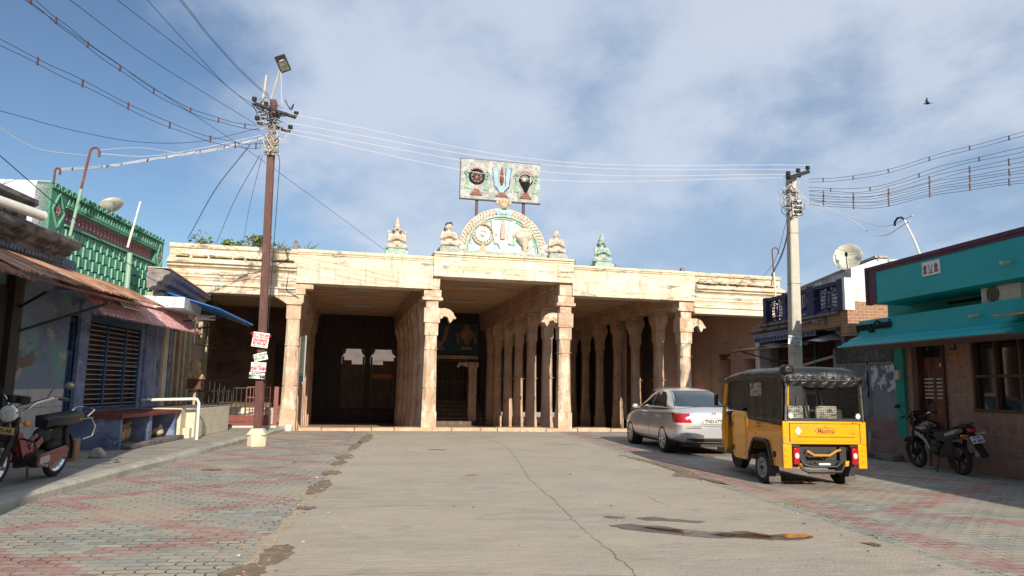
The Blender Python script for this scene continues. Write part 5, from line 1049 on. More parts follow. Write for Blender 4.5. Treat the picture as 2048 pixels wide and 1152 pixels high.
# metal gates with torn posters
g = thing('metal_gates', 'pair of grey sheet metal gates with torn posters beside the teal pillar', 'gate', ST)
for i, (y0, y1) in enumerate(((14.54,15.52),(15.56,16.75))):
    gl = P('gate_leaf', m_grgate, g, (10.22,10.26,y0,y1,.88,2.10)); b = MB(); b.box(10.195,10.22,y0,y0+.04,.88,2.1); b.box(10.195,10.22,y1-.04,y1,.88,2.1); b.box(10.195,10.22,y0,y1,2.06,2.1); b.box(10.195,10.22,y0,y1,.88,.92); b.build('leaf_frame', m_grgate, gl)
    b = MB(); r = random.Random(i+3); q = blob([(y0+.05,1.5),(y0+.3,1.44),(y0+.6,1.52),(y1-.06,1.46),(y1-.05,2.05),(y0+.05,2.05)], .03, 6, i+5); b.prism(q, 10.212, 10.2195, 'x'); b.build('torn_posters', m_post, gl)
b = MB(); b.tube([(10.19,15.54,1.9),(10.17,15.55,1.7),(10.19,15.53,1.5),(10.17,15.55,1.3)], .02, 6); b.build('chain', M['black'], g)
P('stone_lintel', m_rock, g, (10.18,10.6,14.51,16.8,2.115,2.75)); P('bollard_hook', M['black'], g, (10.2,10.24,14.51,14.53,.9,1.9))
lw = thing('low_wall', 'brown cement plinth under the grey metal gates', 'wall', ST); P('wall', m_brplain, lw, (10.15,10.6,13.42,16.9,0,.86), bev=.01); P('ledge', m_brplain, lw, (10.02,10.149,13.42,15.3,.0,.40), bev=.01); b = MB(); b.cyl((10.08,15.4,.1),(10.08,15.4,.55),.03,n=8); b.build('pipe_stub', M['conc'], lw)
st = thing('stone_step', 'long worn stone slab lying at the foot of the brown plinth', 'step', ST); P('slab', M['concdark'], st, (9.78,10.13,14.2,16.6,0,.13), bev=.02)
# ---- blue house with the balcony
h2 = thing('balcony_house', 'old shop house with navy pierced balcony and brick side wall', 'house', ST)
P('brick_wall', m_brick, h2, (10.05,12.6,16.0,16.3,2.75,3.58)); None
b = MB(); b.prism([(10.24,3.581),(10.24,4.40),(10.62,4.53),(10.95,4.66),(12.9,4.66),(12.9,3.581)], 16.07, 16.3); b.build('white_wall', m_lime, h2); P('brick_corner', m_brick, h2, (10.05,10.5,16.31,18.2,3.0,3.34))
b = MB(); b.loft([[(10.9,16.301,3.4),(11.2,16.301,3.4),(11.2,16.301,4.68),(10.9,16.301,4.68)],[(10.9,20.9,3.4),(11.2,20.9,3.4),(11.2,20.9,4.28),(10.9,20.9,4.28)]]); b.build('white_wall', m_lime, h2)
b = MB(); b.loft([[(10.86,16.04,4.681),(11.24,16.04,4.681),(11.24,16.04,4.73),(10.86,16.04,4.73)],[(10.86,20.95,4.281),(11.24,20.95,4.281),(11.24,20.95,4.33),(10.86,20.95,4.33)]]); b.build('wall_coping', M['conc'], h2)
b = MB(); b.cyl((11.3,16.6,4.6),(11.0,17.3,4.66),.07,n=10); b.build('dark_roll', M['black'], h2)
P('balcony_floor', M['concdark'], h2, (9.95,11.2,16.32,20.6,3.30,3.37), bev=.01)
bal = thing('x', None, None, ST) if 0 else None
by = [16.10, 17.35, 17.62, 18.95, 20.15]
b = MB(); 
for y0, y1 in ((16.08,16.34),(17.38,17.74),(18.86,19.04),(20.0,20.2)): b.box(10.00,10.20,y0,y1,3.371,4.15)
b.box(10.03,10.18,16.34,17.38,4.02,4.12); b.box(10.03,10.18,17.74,18.86,4.02,4.12); b.box(10.03,10.18,19.04,20.0,4.02,4.12)
b.box(10.03,10.18,16.34,17.38,3.371,3.43); b.box(10.03,10.18,17.74,18.86,3.371,3.43); b.box(10.03,10.18,19.04,20.0,3.371,3.43); rail = b.build('balustrade', m_navy, h2, bev=.008)
P('end_pillar', m_white, h2, (9.99,10.235,15.98,16.079,3.37,4.15))
def jali(y0, y1, kind):
    b = MB(); z0, z1 = 3.43, 4.02; ym = (y0+y1)/2; w = y1-y0; zm = (z0+z1)/2; X = 10.10
    b.bar((X,y0+.015,z0),(X,y0+.015,z1),.03,.05); b.bar((X,y1-.015,z0),(X,y1-.015,z1),.03,.05)
    for k in range(7): b.bar((X,y0+w*(k+.5)/7-.03,z0+.06),(X,y0+w*(k+.5)/7+.03,z0+.06),.03,.04)
    if kind == 0:
        b.tube([(X,ym+.11*sin(a)*(1),zm+.24*cos(a)) for a in [2*pi*k/16 for k in range(17)]], .018, 6); b.tube([(X,ym+.05*sin(a),zm+.15*cos(a)) for a in [2*pi*k/12 for k in range(13)]], .015, 6)
        for s in (-1,1):
            for k in range(8): a = radians(-70+20*k); b.bar((X,ym+s*.11*cos(a),zm+.22*sin(a)),(X,ym+s*(w/2-.02),zm+.22*sin(a)+.14*sin(a)),.02,.025)
            for k in range(4): b.bar((X,ym+s*.2,z1-.03-.05*k),(X,ym+s*(w/2),z1-.03-.05*k),.02,.02)
        b.bar((X,ym,zm+.2),(X,ym,z1),.08,.05); b.bar((X,ym,zm-.2),(X,ym,z0),.08,.05)
    else:
        for s in (-1,1):
            for k in range(5): q = .04+.10*k; b.tube([(X,ym+s*q*.35,z0+.08),(X,ym+s*q*1.1,z0+.22),(X,ym+s*q*.95,zm+.08),(X,ym+s*q*1.12,z1-.02)], .018, 6)
        for k in range(8): b.sph((X,y0+w*(k+.5)/8,z0+.12), (.02,.035,.025), 6, 5)
    b.build('pierced_panel', m_navy, rail)
jali(16.34, 17.38, 0); jali(17.74, 18.86, 1); jali(19.04, 20.0, 0)
# shop shade, faded fascia, awnings, grill
b = MB(); r = random.Random(2); sec = []
for i in range(26):
    t = i/25; y = 16.9+4.2*t; d = .12*max(0, 1-t*5)**2; sec.append([(10.95,y,3.30),(9.98+r.uniform(-.03,.03),y,3.27-.03*t+r.uniform(-.015,.015)),(9.97+r.uniform(-.03,.03),y,3.20-.03*t-d),(10.3,y,3.15-.03*t-d),(10.95,y,3.2)])
b.loft(sec); b.build('shop_shade', M['concdark'], h2)
b = MB(); r = random.Random(4); sec = []
for i in range(12):
    t = i/11; y = 16.25+.8*t; z = 2.5+.75*t**.6; sec.append([(10.12+r.uniform(-.05,.05),y,z+.10),(10.10+r.uniform(-.05,.05),y,z-.06),(10.6,y,z-.10),(10.6,y,z+.12)])
b.loft(sec); b.build('broken_edge', M['concdark'], h2); P('blue_patch', m_bluw, h2, (10.15,10.5,16.32,17.1,2.95,3.28))
fs = P('fascia_band', m_rag, h2, (10.06,10.10,17.5,21.0,2.86,3.13)); b = MB()
for k in range(17):
    y = 17.62+.2*k; b.tube([(10.05,y+.06*cos(a),2.94+.045*sin(a)) for a in [2*pi*i/6 for i in range(7)]], .012, 5)
b.build('ring_pattern', m_navy, fs); P('corner_pier', m_bluw, h2, (10.25,10.6,16.78,17.02,0,2.5))
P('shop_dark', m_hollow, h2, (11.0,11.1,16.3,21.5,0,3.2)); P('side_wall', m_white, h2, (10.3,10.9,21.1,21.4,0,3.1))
b = MB()
for k in range(36): y = 17.1+.11*k; b.cyl((10.62,y,.2),(10.62,y,2.75),.010,n=5)
for z in (.9,1.6,2.3): b.box(10.60,10.64,17.05,21.1,z,z+.03)
b.build('shop_grill', M['rust'], h2); b = MB(); 
for y in (18.4,19.4): b.box(10.57,10.63,y,y+.07,0,2.8)
b.box(10.57,10.63,17.6,19.4,1.35,1.42); b.build('grill_frame', m_bluf, h2) if 0 else b.build('grill_frame', m_bluef, h2)
t = thing('drain_pipe', 'thick white pipe lying on the shop ledge under the navy balcony', 'pipe', ST); b = MB(); b.cyl((10.12,18.3,3.36),(10.12,20.7,3.34),.06,n=12); b.build('pipe', M['whitepipe'], t, smooth=True)
t = thing('leaning_pipe', 'long grey pipe slanting across the shop front behind the auto rickshaw', 'pipe', ST); b = MB(); b.cyl((10.35,16.9,2.35),(10.0,18.9,2.0),.035,n=10); b.build('pipe', M['conc'], t, smooth=True)
ta = thing('shop_awning', 'sagging grey tarpaulin awning with a rusty tin edge over the shop front', 'awning', ST); b = MB(); n, k_ = 40, 10; v = []
for i in range(n+1):
    y = 16.35+4.3*i/n
    for k in range(k_+1): s = k/k_; v.append((10.8-1.05*s, y, 3.02-.36*s-.16*sin(pi*s)*(.5+.5*sin(y*2.1))-.03*sin(y*5)*s-(.25*(s*(1-i/n*3)) if i/n < .33 else 0)*0))
b.add(v, [(i*(k_+1)+k,i*(k_+1)+k+1,(i+1)*(k_+1)+k+1,(i+1)*(k_+1)+k) for i in range(n) for k in range(k_)]); o = b.build('tarpaulin', m_tarp, ta, smooth='all'); s = o.modifiers.new('t','SOLIDIFY'); s.thickness = .012
corrugated('tin_sheet', ta, m_tin, [(10.5,18.2,2.74),(9.62,18.1,2.60),(9.45,21.4,2.62),(10.5,21.4,2.80)], 130, .012, .09, .03, 8)
b = MB(); b.bar((10.6,19.0,2.0),(9.6,20.8,2.58),.035); b.build('strut', M['black'], ta); b = MB(); b.bar((9.72,17.3,2.62),(9.5,21.3,2.58),.03); b.build('rail', M['rust'], ta)
dish('round white satellite dish facing out on the limewashed wall of the balcony house', ST, (10.75, 16.95, 4.30), radians(-42), radians(78), .35, .50, m_dish)
rod('conduit_pole', 'thin service pole with a black loop beside the far end of the navy balcony', 'service pole', ST, 10.3, 19.9, 3.4, 5.55, -.05, .1, M['whitepipe'], M['rust'], 4.9, .10, .018)
rod('conduit_pole', 'pair of thin grey pipes at the right end of the hall parapet', 'service pole', TF, 7.72, -.4, 4.3, 5.95, 0, 0, M['conc'], M['conc'], 5.2, 0, .03)
# ================================================================ vehicles
from mathutils.bvhtree import BVHTree
def freeze(o):
    dg = bpy.context.evaluated_depsgraph_get(); me = bpy.data.meshes.new_from_object(o.evaluated_get(dg)); o.modifiers.clear(); o.data = me; return o
def bvh(o):
    bm = bmesh.new(); bm.from_mesh(o.data); t = BVHTree.FromBMesh(bm); bm.free(); return t
def cut(o, cutters):
    tmp = []
    for b in cutters:
        c = b.build('cutter', None); tmp.append(c); m = o.modifiers.new('b', 'BOOLEAN'); m.object = c; m.operation = 'DIFFERENCE'; m.solver = 'EXACT'
    freeze(o)
    for c in tmp: bpy.data.objects.remove(c)
    return o
def patch(name, tree, mt, par, c4, d, n=10, m=6, off=.004, smooth='all', solid=.0):
    # bilinear quad c4 thrown along d onto the surface
    c4 = [Vector(c) for c in c4]; d = Vector(d).normalized(); v, ok = [], {}
    for i in range(n+1):
        for j in range(m+1):
            p = c4[0].lerp(c4[1], i/n).lerp(c4[3].lerp(c4[2], i/n), j/m); h = tree.ray_cast(p, d)
            if h[0] is None: q = None
            else:
                nn = h[1]; nn = -nn if nn.dot(d) > 0 else nn; q = h[0]+nn*off
            v.append(q)
    b = MB(); idx = {}
    for k, q in enumerate(v):
        if q is not None: idx[k] = len(b.v); b.v.append(q)
    for i in range(n):
        for j in range(m):
            f = (i*(m+1)+j, (i+1)*(m+1)+j, (i+1)*(m+1)+j+1, i*(m+1)+j+1)
            if all(k in idx for k in f):
                ps = [v[k] for k in f]
                if max((ps[a]-ps[a-1]).length for a in range(4)) < .35: b.f.append(tuple(idx[k] for k in f))
    o = b.build(name, mt, par, smooth=smooth, flip=False)
    bm = bmesh.new(); bm.from_mesh(o.data)
    for f in bm.faces: f.normal_update()
    s = sum(f.normal.dot(d)*f.calc_area() for f in bm.faces)
    if s > 0: bmesh.ops.reverse_faces(bm, faces=bm.faces)
    bm.to_mesh(o.data); bm.free()
    return o
def wheel(par, c, r, w, rim_r, name='wheel', rimmat=None, spokes=5, axis='x', side=-1, steel=False, tyre=None):
    b = MB(); x = w/2; b.lathe([(rim_r,-x*.8),(r*.86,-x),(r*.96,-x*.92),(r,-x*.6),(r*1.004,0),(r,x*.6),(r*.96,x*.92),(r*.86,x),(rim_r,x*.8),(rim_r*.96,0)], 40, c, 'x', tyre=True); ty = b.build(name, M['tyre'], par, smooth=True, ang=50)
    rimmat = rimmat or M['alloy']; b = MB(); q = side*w/2
    b.lathe([(rim_r*1.02,q*.85),(rim_r*.98,q*1.0),(rim_r*.90,q*.95),(rim_r*.88,q*.2),(rim_r*.86,q*.2),(rim_r*.88,q*.9)], 36, c, 'x', tyre=True)
    if steel:
        b.lathe([(.001,q*.75),(rim_r*.35,q*.75),(rim_r*.45,q*.55),(rim_r*.75,q*.45),(rim_r*.88,q*.62),(rim_r*.88,q*.3),(.001,q*.3)], 30, c, 'x')
    else:
        for k in range(spokes):
            a = 2*pi*k/spokes; ca, sa = cos(a), sin(a)
            def pt(rr_, da, xx): return (c[0]+xx, c[1]+rr_*cos(a+da), c[2]+rr_*sin(a+da))
            b.loft([[pt(rim_r*.12,-.5,q*.6),pt(rim_r*.12,.5,q*.6),pt(rim_r*.12,.5,q*.85),pt(rim_r*.12,-.5,q*.85)],[pt(rim_r*.9,-.13,q*.55),pt(rim_r*.9,.13,q*.55),pt(rim_r*.9,.13,q*.88),pt(rim_r*.9,-.13,q*.88)]])
        b.lathe([(.001,q*.95),(rim_r*.2,q*.92),(rim_r*.22,q*.5),(.001,q*.5)], 16, c, 'x')
    b.build('rim', rimmat, ty, smooth=True)
    if steel:
        b = MB()
        for k in range(8): a = 2*pi*k/8; b.sph((c[0]+q*.56, c[1]+rim_r*.62*cos(a), c[2]+rim_r*.62*sin(a)), (.006,.016,.016), 6, 4)
        b.sph((c[0]+q*.78, c[1], c[2]), (.03,.035,.035)); b.build('hub', M['black'], ty)
    else:
        b = MB(); b.lathe([(.001,q*.1),(rim_r*.86,q*.1),(rim_r*.86,-q*.1),(.001,-q*.1)], 20, c, 'x'); b.build('brake_disc', M['black'], ty)
    return ty
# ---------------------------------------------------------------- silver car
m_silver = mat('silver_paint', (.62,.63,.65), .26, .6, coat=.6, layers=[n_((.57,.57,.58), (2,2,2), .45, .65, .5)], bump=(900, .00015))
m_cglass = mat('car_glass', (.02,.035,.04), .03, spec=.9, coat=.5)
m_red = mat('lamp_red', (.42,.012,.018), .12, coat=.6, layers=[n_((.20,.005,.01), (30,30,30), .5, .6, .5)]); m_lampw = mat('lamp_clear', (.62,.50,.42), .12, coat=.5)
m_plate = mat('number_plate', (.62,.62,.60), .5); m_plc = mat('black_plastic', (.022,.022,.024), .45)
car = thing('parked_car', 'silver sedan parked on the right in front of the hall, seen from behind', 'car', WF, (4.31, 16.78, 0), radians(7))
def ring_body(y, w, zb, zs, zt, k=1.0):
    h = [(0,zb),(w*.78,zb),(w*.955,zb+.07),(w*.995,zb+.20),(w,.56),(w*.985,.70),(w*.955,zs-.03),(w*.90,zs+.015),(w*.74,(zs*.45+zt*.55)+.01),(w*.40,zt+.002),(0,zt+.012)]
    return [(x, y, z) for x, z in h] + [(-x, y, z) for x, z in h[-2:0:-1]]
b = MB(); Y0 = -.94
b.loft([ring_body(Y0+y, w, zb, zs, zt) for y, w, zb, zs, zt in ((-.015,.50,.40,.62,.66),(.0,.66,.33,.74,.84),(.03,.74,.29,.84,.93),(.09,.80,.26,.90,1.0),(.22,.83,.25,.93,1.03),(.50,.845,.24,.94,1.035),(.72,.85,.22,.94,1.02),(1.2,.85,.20,.93,.98),(2.0,.85,.19,.92,.95),(2.9,.85,.19,.91,.95),(3.25,.85,.20,.89,.95),(3.6,.845,.21,.84,.90),(3.95,.82,.23,.76,.81),(4.2,.74,.25,.66,.70),(4.34,.58,.30,.56,.58),(4.38,.40,.36,.50,.51))])
body = b.build('body', m_silver, car, sub=2); body.data.polygons.foreach_set('use_smooth', [True]*len(body.data.polygons)); freeze(body)
cs = []
for yy in (0, 2.55):
    for s in (-1, 1): c = MB(); c.cyl((s*.60, yy, .30), (s*.95, yy, .30), .345, n=36); cs.append(c)
cut(body, cs)
for p in body.data.polygons: p.use_smooth = True
body.data.set_sharp_from_angle(angle=radians(38))
b = MB()
for yy in (0, 2.55):
    for s in (-1, 1): b.lathe([(.34,0),(.345,.22),(.33,.22),(.33,.0)], 30, (s*.82 if s < 0 else .60, yy, .30), 'x')
b.box(-.60,.60,-.8,3.2,.18,.55); b.build('underbody', M['black'], car)
def ring_top(y, wt, zr, wb, zb):
    h = [(0,zr+.008),(wt*.55,zr),(wt*.88,zr-.018),(wt,zr-.06),((wt*.45+wb*.55),(zr*.45+zb*.55)),(wb,zb)]
    return [(x, y, z) for x, z in h] + [(wb*.5,y,zb-.05),(0,y,zb-.05),(-wb*.5,y,zb-.05)] + [(-x, y, z) for x, z in h[:0:-1]]
b = MB(); b.loft([ring_top(Y0+y, wt, zr, wb, zb) for y, wt, zr, wb, zb in ((.50,.50,1.03,.66,.97),(.62,.53,1.08,.71,.96),(.95,.555,1.27,.755,.95),(1.25,.565,1.40,.775,.94),(1.6,.57,1.45,.785,.94),(2.0,.575,1.466,.79,.93),(2.4,.57,1.455,.79,.93),(2.7,.56,1.40,.785,.93),(3.0,.55,1.24,.775,.93),(3.3,.54,1.05,.76,.92),(3.45,.53,.955,.74,.91))])
top = b.build('cabin', m_silver, car, sub=2); freeze(top)
for p in top.data.polygons: p.use_smooth = True
tb, tt = bvh(body), bvh(top)
for s in (-1, 1):
    d = (-s, 0, 0); X = s*2
    def q4(a): return [(X, Y0+y, z) for y, z in a]
    patch('side_window', tt, m_cglass, car, q4([(1.02,.985),(1.90,.98),(1.88,1.385),(1.40,1.345)]), d, 14, 8)
    patch('side_window', tt, m_cglass, car, q4([(1.97,.98),(2.98,.985),(2.60,1.355),(1.95,1.385)]), d, 14, 8)
    patch('rear_quarter_window', tt, m_plc, car, q4([(.98,.985),(1.40,.985),(1.40,1.34),(1.22,1.24)]), d, 6, 6, .003)
    for y, z0, z1, ln in ((1.935,.32,.93,.0),(2.98,.45,.90,.08)): patch('door_gap', tb, M['black'], car, q4([(y-.006,z0),(y+.006,z0),(y+.006+ln*.2,z1),(y-.006+ln*.2,z1)]), d, 1, 12, .0015)
    patch('door_gap', tb, M['black'], car, q4([(1.10,.50),(1.112,.50),(.93,.93),(.918,.93)]), d, 1, 10, .0015)
    patch('sill_strip', tb, m_plc, car, q4([(1.35,.225),(3.05,.215),(3.05,.26),(1.35,.27)]), d, 16, 2, .003); 
    patch('window_trim', tt, M['black'], car, q4([(.98,.965),(3.0,.965),(3.0,.982),(.98,.982)]), d, 16, 1, .004)
    b = MB()
    for y in (1.22, 2.25): b.tube([(s*.842,Y0+y,.80),(s*.875,Y0+y+.03,.805),(s*.875,Y0+y+.14,.805),(s*.842,Y0+y+.17,.80)], .013, 8)
    b.build('door_handles', M['chrome'], car, smooth=True)
    b = MB(); b.sph((s*.89,Y0+2.86,.985), (.085,.05,.06)); b.tube([(s*.78,Y0+2.90,.95),(s*.86,Y0+2.88,.965)], .02, 6); b.build('wing_mirror', m_silver, car, smooth='all')
    # tail lamp wrapping round the corner
    for (nm, mt_, za, zb_) in (('tail_light', m_red, .70, .90),('tail_light_lower', m_lampw, .655, .70)):
        patch(nm, tb, mt_, car, [(s*1.3, Y0+.36-.10*(.9-za)/.2, za),(s*1.3, Y0-.3, za),(s*1.3, Y0-.3, zb_),(s*1.3, Y0+.42-.06*(.9-zb_)/.2, zb_)], (-s, .0, 0), 14, 5, .004)
        patch(nm, tb, mt_, car, [(s*.50,-2,za),(s*.84,-2,za),(s*.84,-2,zb_),(s*.545,-2,zb_)], (0,1,0), 14, 5, .0045)
rear = (0, 1, 0)
def rp(a): return [(x, -2, z) for x, z in a]
patch('rear_window', tt, m_cglass, car, rp([(-.60,1.045),(.60,1.045),(.475,1.375),(-.475,1.375)]), rear, 18, 12, .004)
patch('rear_window_edge', tt, M['black'], car, rp([(-.625,1.035),(.625,1.035),(.50,1.39),(-.50,1.39)]), rear, 18, 12, .002)
patch('lid_gap', tb, M['black'], car, rp([(-.47,.625),(.47,.625),(.47,.633),(-.47,.633)]), rear, 20, 1, .002)
for s in (-1, 1): patch('lid_gap', tb, M['black'], car, rp([(s*.47,.63),(s*.476,.63),(s*.55,.93),(s*.544,.93)]), rear, 1, 10, .002)
patch('plate_recess', tb, mat('silver_shade', (.40,.41,.43), .3, .7), car, rp([(-.30,.655),(.30,.655),(.34,.80),(-.34,.80)]), rear, 12, 5, .003)
patch('recess_edge', tb, M['black'], car, rp([(-.345,.798),(.345,.798),(.345,.808),(-.345,.808)]), rear, 14, 1, .004)
patch('bumper_step', tb, M['black'], car, rp([(-.62,.585),(-.30,.585),(-.30,.60),(-.62,.60)]), rear, 10, 1, .003)
patch('bumper_strip', tb, M['chrome'], car, rp([(-.60,.375),(.60,.375),(.60,.387),(-.60,.387)]), rear, 16, 1, .004)
patch('bumper_valance', tb, m_plc, car, rp([(-.62,.27),(.62,.27),(.60,.37),(-.60,.37)]), rear, 14, 3, .003)
h = tb.ray_cast(Vector((0,-2,.73)), Vector((0,1,0)))[0]; yp = h.y-.012
plt = P('number_plate', m_plate, car, (-.25,.25,yp-.006,yp,.675,.785), bev=.003); text('TN01AT77', .095, M['black'], plt, plane_M((0,yp-.007,.73), (1,0,0), (0,0,1)), 'plate_number', .001, sx=.95, bold=.003)
b = MB(); b.tube([(-.235,yp-.008,.685),(.235,yp-.008,.685),(.235,yp-.008,.775),(-.235,yp-.008,.775),(-.235,yp-.008,.685)], .003, 4); b.build('plate_border', M['black'], plt)
h = tb.ray_cast(Vector((0,-2,.885)), Vector((0,1,0)))[0]; eb = MB(); eb.lathe([(.040,0),(.048,-.008),(.040,-.012),(.036,-.006),(.036,0)], 20, (0,h.y-.004,.885), 'y')
for s in (-1, 1): eb.bar((s*.030,h.y-.010,.905),(s*.010,h.y-.010,.868),.008); eb.bar((s*.010,h.y-.010,.868),(0,h.y-.010,.888),.007)
eb.build('badge', M['chrome'], car)
h = tb.ray_cast(Vector((-.4,-2,.88)), Vector((0,1,0)))[0]; text('Vento', .05, M['chrome'], car, plane_M((-.41,h.y-.006,.845), (1,.0,0), (0,0,1)), 'model_script', .002)
for c, s in (((-.76,0,.30),-1),((.76,0,.30),1),((-.76,2.55,.30),-1),((.76,2.55,.30),1)): wheel(car, c, .30, .185, .205, spokes=7, side=s)
b = MB()
for x in (-.36, .36): b.sph((x, 1.35, 1.0), (.12,.07,.20)); b.sph((x, 1.32, 1.19), (.09,.05,.075))
b.build('seats', mat('beige_seat', (.45,.42,.32), .8), car, smooth='all') if 0 else None
# ---------------------------------------------------------------- yellow auto rickshaw
m_yel = mat('auto_yellow', (.84,.36,.006), .28, coat=.5, layers=[n_((.77,.31,.006), (3,3,3), .45, .62, .7), n_((.35,.18,.05), (24,24,24), .68, .73, .6), n_((.45,.26,.08), (2.5,2.5,6), .56, .70, .45, o=(3,3,3))])
m_canv = mat('black_canvas', (.009,.009,.0095), .36, layers=[n_((.018,.017,.016), (3,3,6), .45, .62, .9)], bump=(4, .03), bumps=[dict(s=(1.5,6,3), str=.02)])
m_canvg = mat('canvas_grey', (.10,.09,.08), .6, layers=[n_((.05,.045,.04), 6, .5, .6)])
m_clr = mat('clear_vinyl', (.28,.26,.22), .25, layers=[n_((.05,.045,.045), (7,7,18), .48, .6, .9), n_((.6,.56,.5), (16,16,16), .62, .68, .8)], bump=(12, .02))
au = thing('auto_rickshaw', 'yellow three wheeled auto rickshaw with black canvas hood, seen from behind', 'auto rickshaw', WF, (4.59, 11.52, 0), radians(6.74))
YR, HW = -.66, .655
def sidepoly(s):
    b = MB(); x = s*HW
    arch = [(.40*cos(a), .27+.40*sin(a)) for a in [radians(8+ (172-8)*k/12) for k in range(13)]]   # wheel arch, angular
    poly = [(YR,.30),(YR,.97),(.44,1.02),(.50,.98),(.50,.40),(.48,.34),(.44,.32)]+[(.42,.42),(.30,.60),(.22,.66),(-.16,.66),(-.24,.60),(-.34,.30)]
    b.prism(poly, x-.02*s, x, 'x'); return b
for s in (-1, 1):
    sp_ = sidepoly(s).build('side_panel', m_yel, au, bev=.01)
    bb = MB(); x = s*(HW+.001)
    for z in (.90,.80,.70): bb.box(min(x,x+s*.014),max(x,x+s*.014),-.60,.12,z-.025,z+.0)
    for z in (.86,.76): bb.box(min(x,x+s*.012),max(x,x+s*.012),.20,.46,z-.022,z+.0)
    bb.build('pressed_ribs', m_yel, sp_, bev=.006)
    bb = MB(); x0 = s*(HW+.002)
    for a, c in ((( .42,.42),(.30,.60)),((.30,.60),(.22,.66)),((.22,.66),(-.16,.66)),((-.16,.66),(-.24,.60)),((-.24,.60),(-.34,.30)),((.44,.30),(.42,.42))): bb.bar((x0+s*.012,a[0],a[1]),(x0+s*.012,c[0],c[1]),.05,.05)
    bb.build('arch_lip', m_plc, sp_, bev=.01)
    bb = MB(); bb.lathe([(.001,0),(.05,0),(.05,s*.006),(.001,s*.006)], 18, (s*HW,-.40,.47), 'x'); bb.build('filler_hole', M['black'], sp_)
    # cab door, rounded panel
    q = rrect(.62,.78,.10,4,.86,.68); q = [(y+(.16*(.68-z) if z < .68 and y > .86 else 0)*-1, z) for y, z in q]; db = MB(); db.prism(q, s*(HW-.07), s*(HW-.02), 'x'); dd = db.build('door', m_yel, au, bev=.012)
    q2 = [(.86+(y-.86)*.78, .68+(z-.68)*.80) for y, z in q]; tb2 = MB(); tb2.tube([(s*(HW-.017),y,z) for y, z in q2]+[(s*(HW-.017),*q2[0])], .007, 5); tb2.build('door_crease', m_yel, dd)
    hb_ = MB(); hb_.box(min(s*(HW-.015),s*(HW+.01)),max(s*(HW-.015),s*(HW+.01)),1.11,1.18,.80,.88); hb_.box(min(s*(HW-.015),s*(HW+.01)),max(s*(HW-.015),s*(HW+.01)),1.06,1.13,.42,.50); hb_.build('hinges', m_plc, dd, bev=.01)
    # rear corner post skirts
    P('rear_skirt', m_yel, au, (min(s*.52,s*HW)+(0 if s<0 else 0),max(s*.52,s*HW),YR-.015,YR+.06,.29,.64), bev=.012)
    bb = MB()
    for z in (.90,.82,.74,.56,.48,.40): bb.box(min(s*.575,s*.635),max(s*.575,s*.635),YR-.024,YR-.0155 if z < .64 else YR-.0205,z-.018,z+.016)
    bb.build('corner_ribs', m_yel, au, bev=.004)
# tail board
P('tail_board', m_yel, au, (-HW,HW,YR-.02,YR+.03,.64,.975), bev=.014)
tbx = thing if 0 else None
tb_ = P('tail_frame', m_yel, au, (-.545,.545,YR-.028,YR-.0205,.685,.935), bev=.004)
b = MB(); b.box(-.56,-.548,YR-.023,YR-.0205,.67,.95); b.box(.548,.56,YR-.023,YR-.0205,.67,.95); b.box(-.56,.56,YR-.023,YR-.0205,.938,.946); b.build('panel_gap', M['black'], tb_)
b = MB(); b.box(-.44,.46,YR-.031,YR-.0285,.742,.754); b.box(-.64,-.575,YR-.0225,YR-.0205,.735,.752); b.build('red_stripe', mat('stripe_red', (.42,.03,.01), .4), tb_)
b = MB(); b.prism([(-.47,.835),(-.42,.895),(-.37,.835),(-.42,.775)], YR-.0315, YR-.0285); dm = b.build('diamond_sign', M['paper'], tb_); text('CNG', .033, m_hollow, dm, plane_M((-.42,YR-.032,.835), (1,0,0), (0,0,1)), 'sign_letters', .0008)
text('Maxima', .088, m_woodr, tb_, plane_M((.01,YR-.0295,.835), (1,0,0), (.06,0,1)), 'maker_script', .0012, sx=.95, bold=.0016)
b = MB(); b.tube([(x,YR-.029,z) for x, z in ((-.16,.835),(-.11,.878),(.13,.878),(.18,.835),(.13,.795),(-.11,.795),(-.16,.835))], .0035, 4); b.build('badge_outline', m_woodr, tb_)
text('BAJAJ', .020, m_woodr, tb_, plane_M((.01,YR-.0295,.893), (1,0,0), (0,0,1)), 'small_letters', .001); text('X wide', .036, m_woodr, tb_, plane_M((.42,YR-.0295,.800), (1,0,0), (0,0,1)), 'small_letters', .001); text('Bajaj CNG', .022, m_woodr, tb_, plane_M((.47,YR-.0225,.958), (1,0,0), (0,0,1)), 'small_letters', .001)
text('TN72\nCB021', .045, m_woodr, au, plane_M((-HW-.002,.20,.90), (0,-1,0), (0,0,1)), 'side_number', .001) if 0 else text('TN 30\nX 307', .05, m_woodr, au, plane_M((-HW-.016,.10,.885), (0,-1,0), (0,0,1)), 'side_number', .001)
# undercarriage below the tail board
P('rear_dark', M['black'], au, (-.50,.50,YR+.10,YR+.14,.30,.64)); P('floor_pan', m_plc, au, (-.60,.60,YR+.04,1.9,.32,.40))
b = MB(); b.tube([(-.30,YR-.03,.545),(-.27,YR-.04,.53),(-.20,YR-.05,.485),(.04,YR-.05,.485),(.16,YR-.04,.55),(.22,YR-.03,.56),(.24,YR+.02,.56)], .020, 10); b.build('tow_bar', mat('dull_yellow', (.42,.20,.03), .45), au, smooth=True)
b = MB(); b.tube([(-.42,YR+.02,.36),(-.36,YR-.02,.28),(-.30,YR-.04,.25),(.22,YR-.04,.25),(.30,YR+.0,.36)], .022, 8); b.tube([(-.38,YR,.42),(-.34,YR-.03,.35),(-.25,YR-.04,.325),(.15,YR-.04,.325),(.24,YR-.02,.40)], .02, 8); b.build('bumper_tubes', M['black'], au, smooth=True)
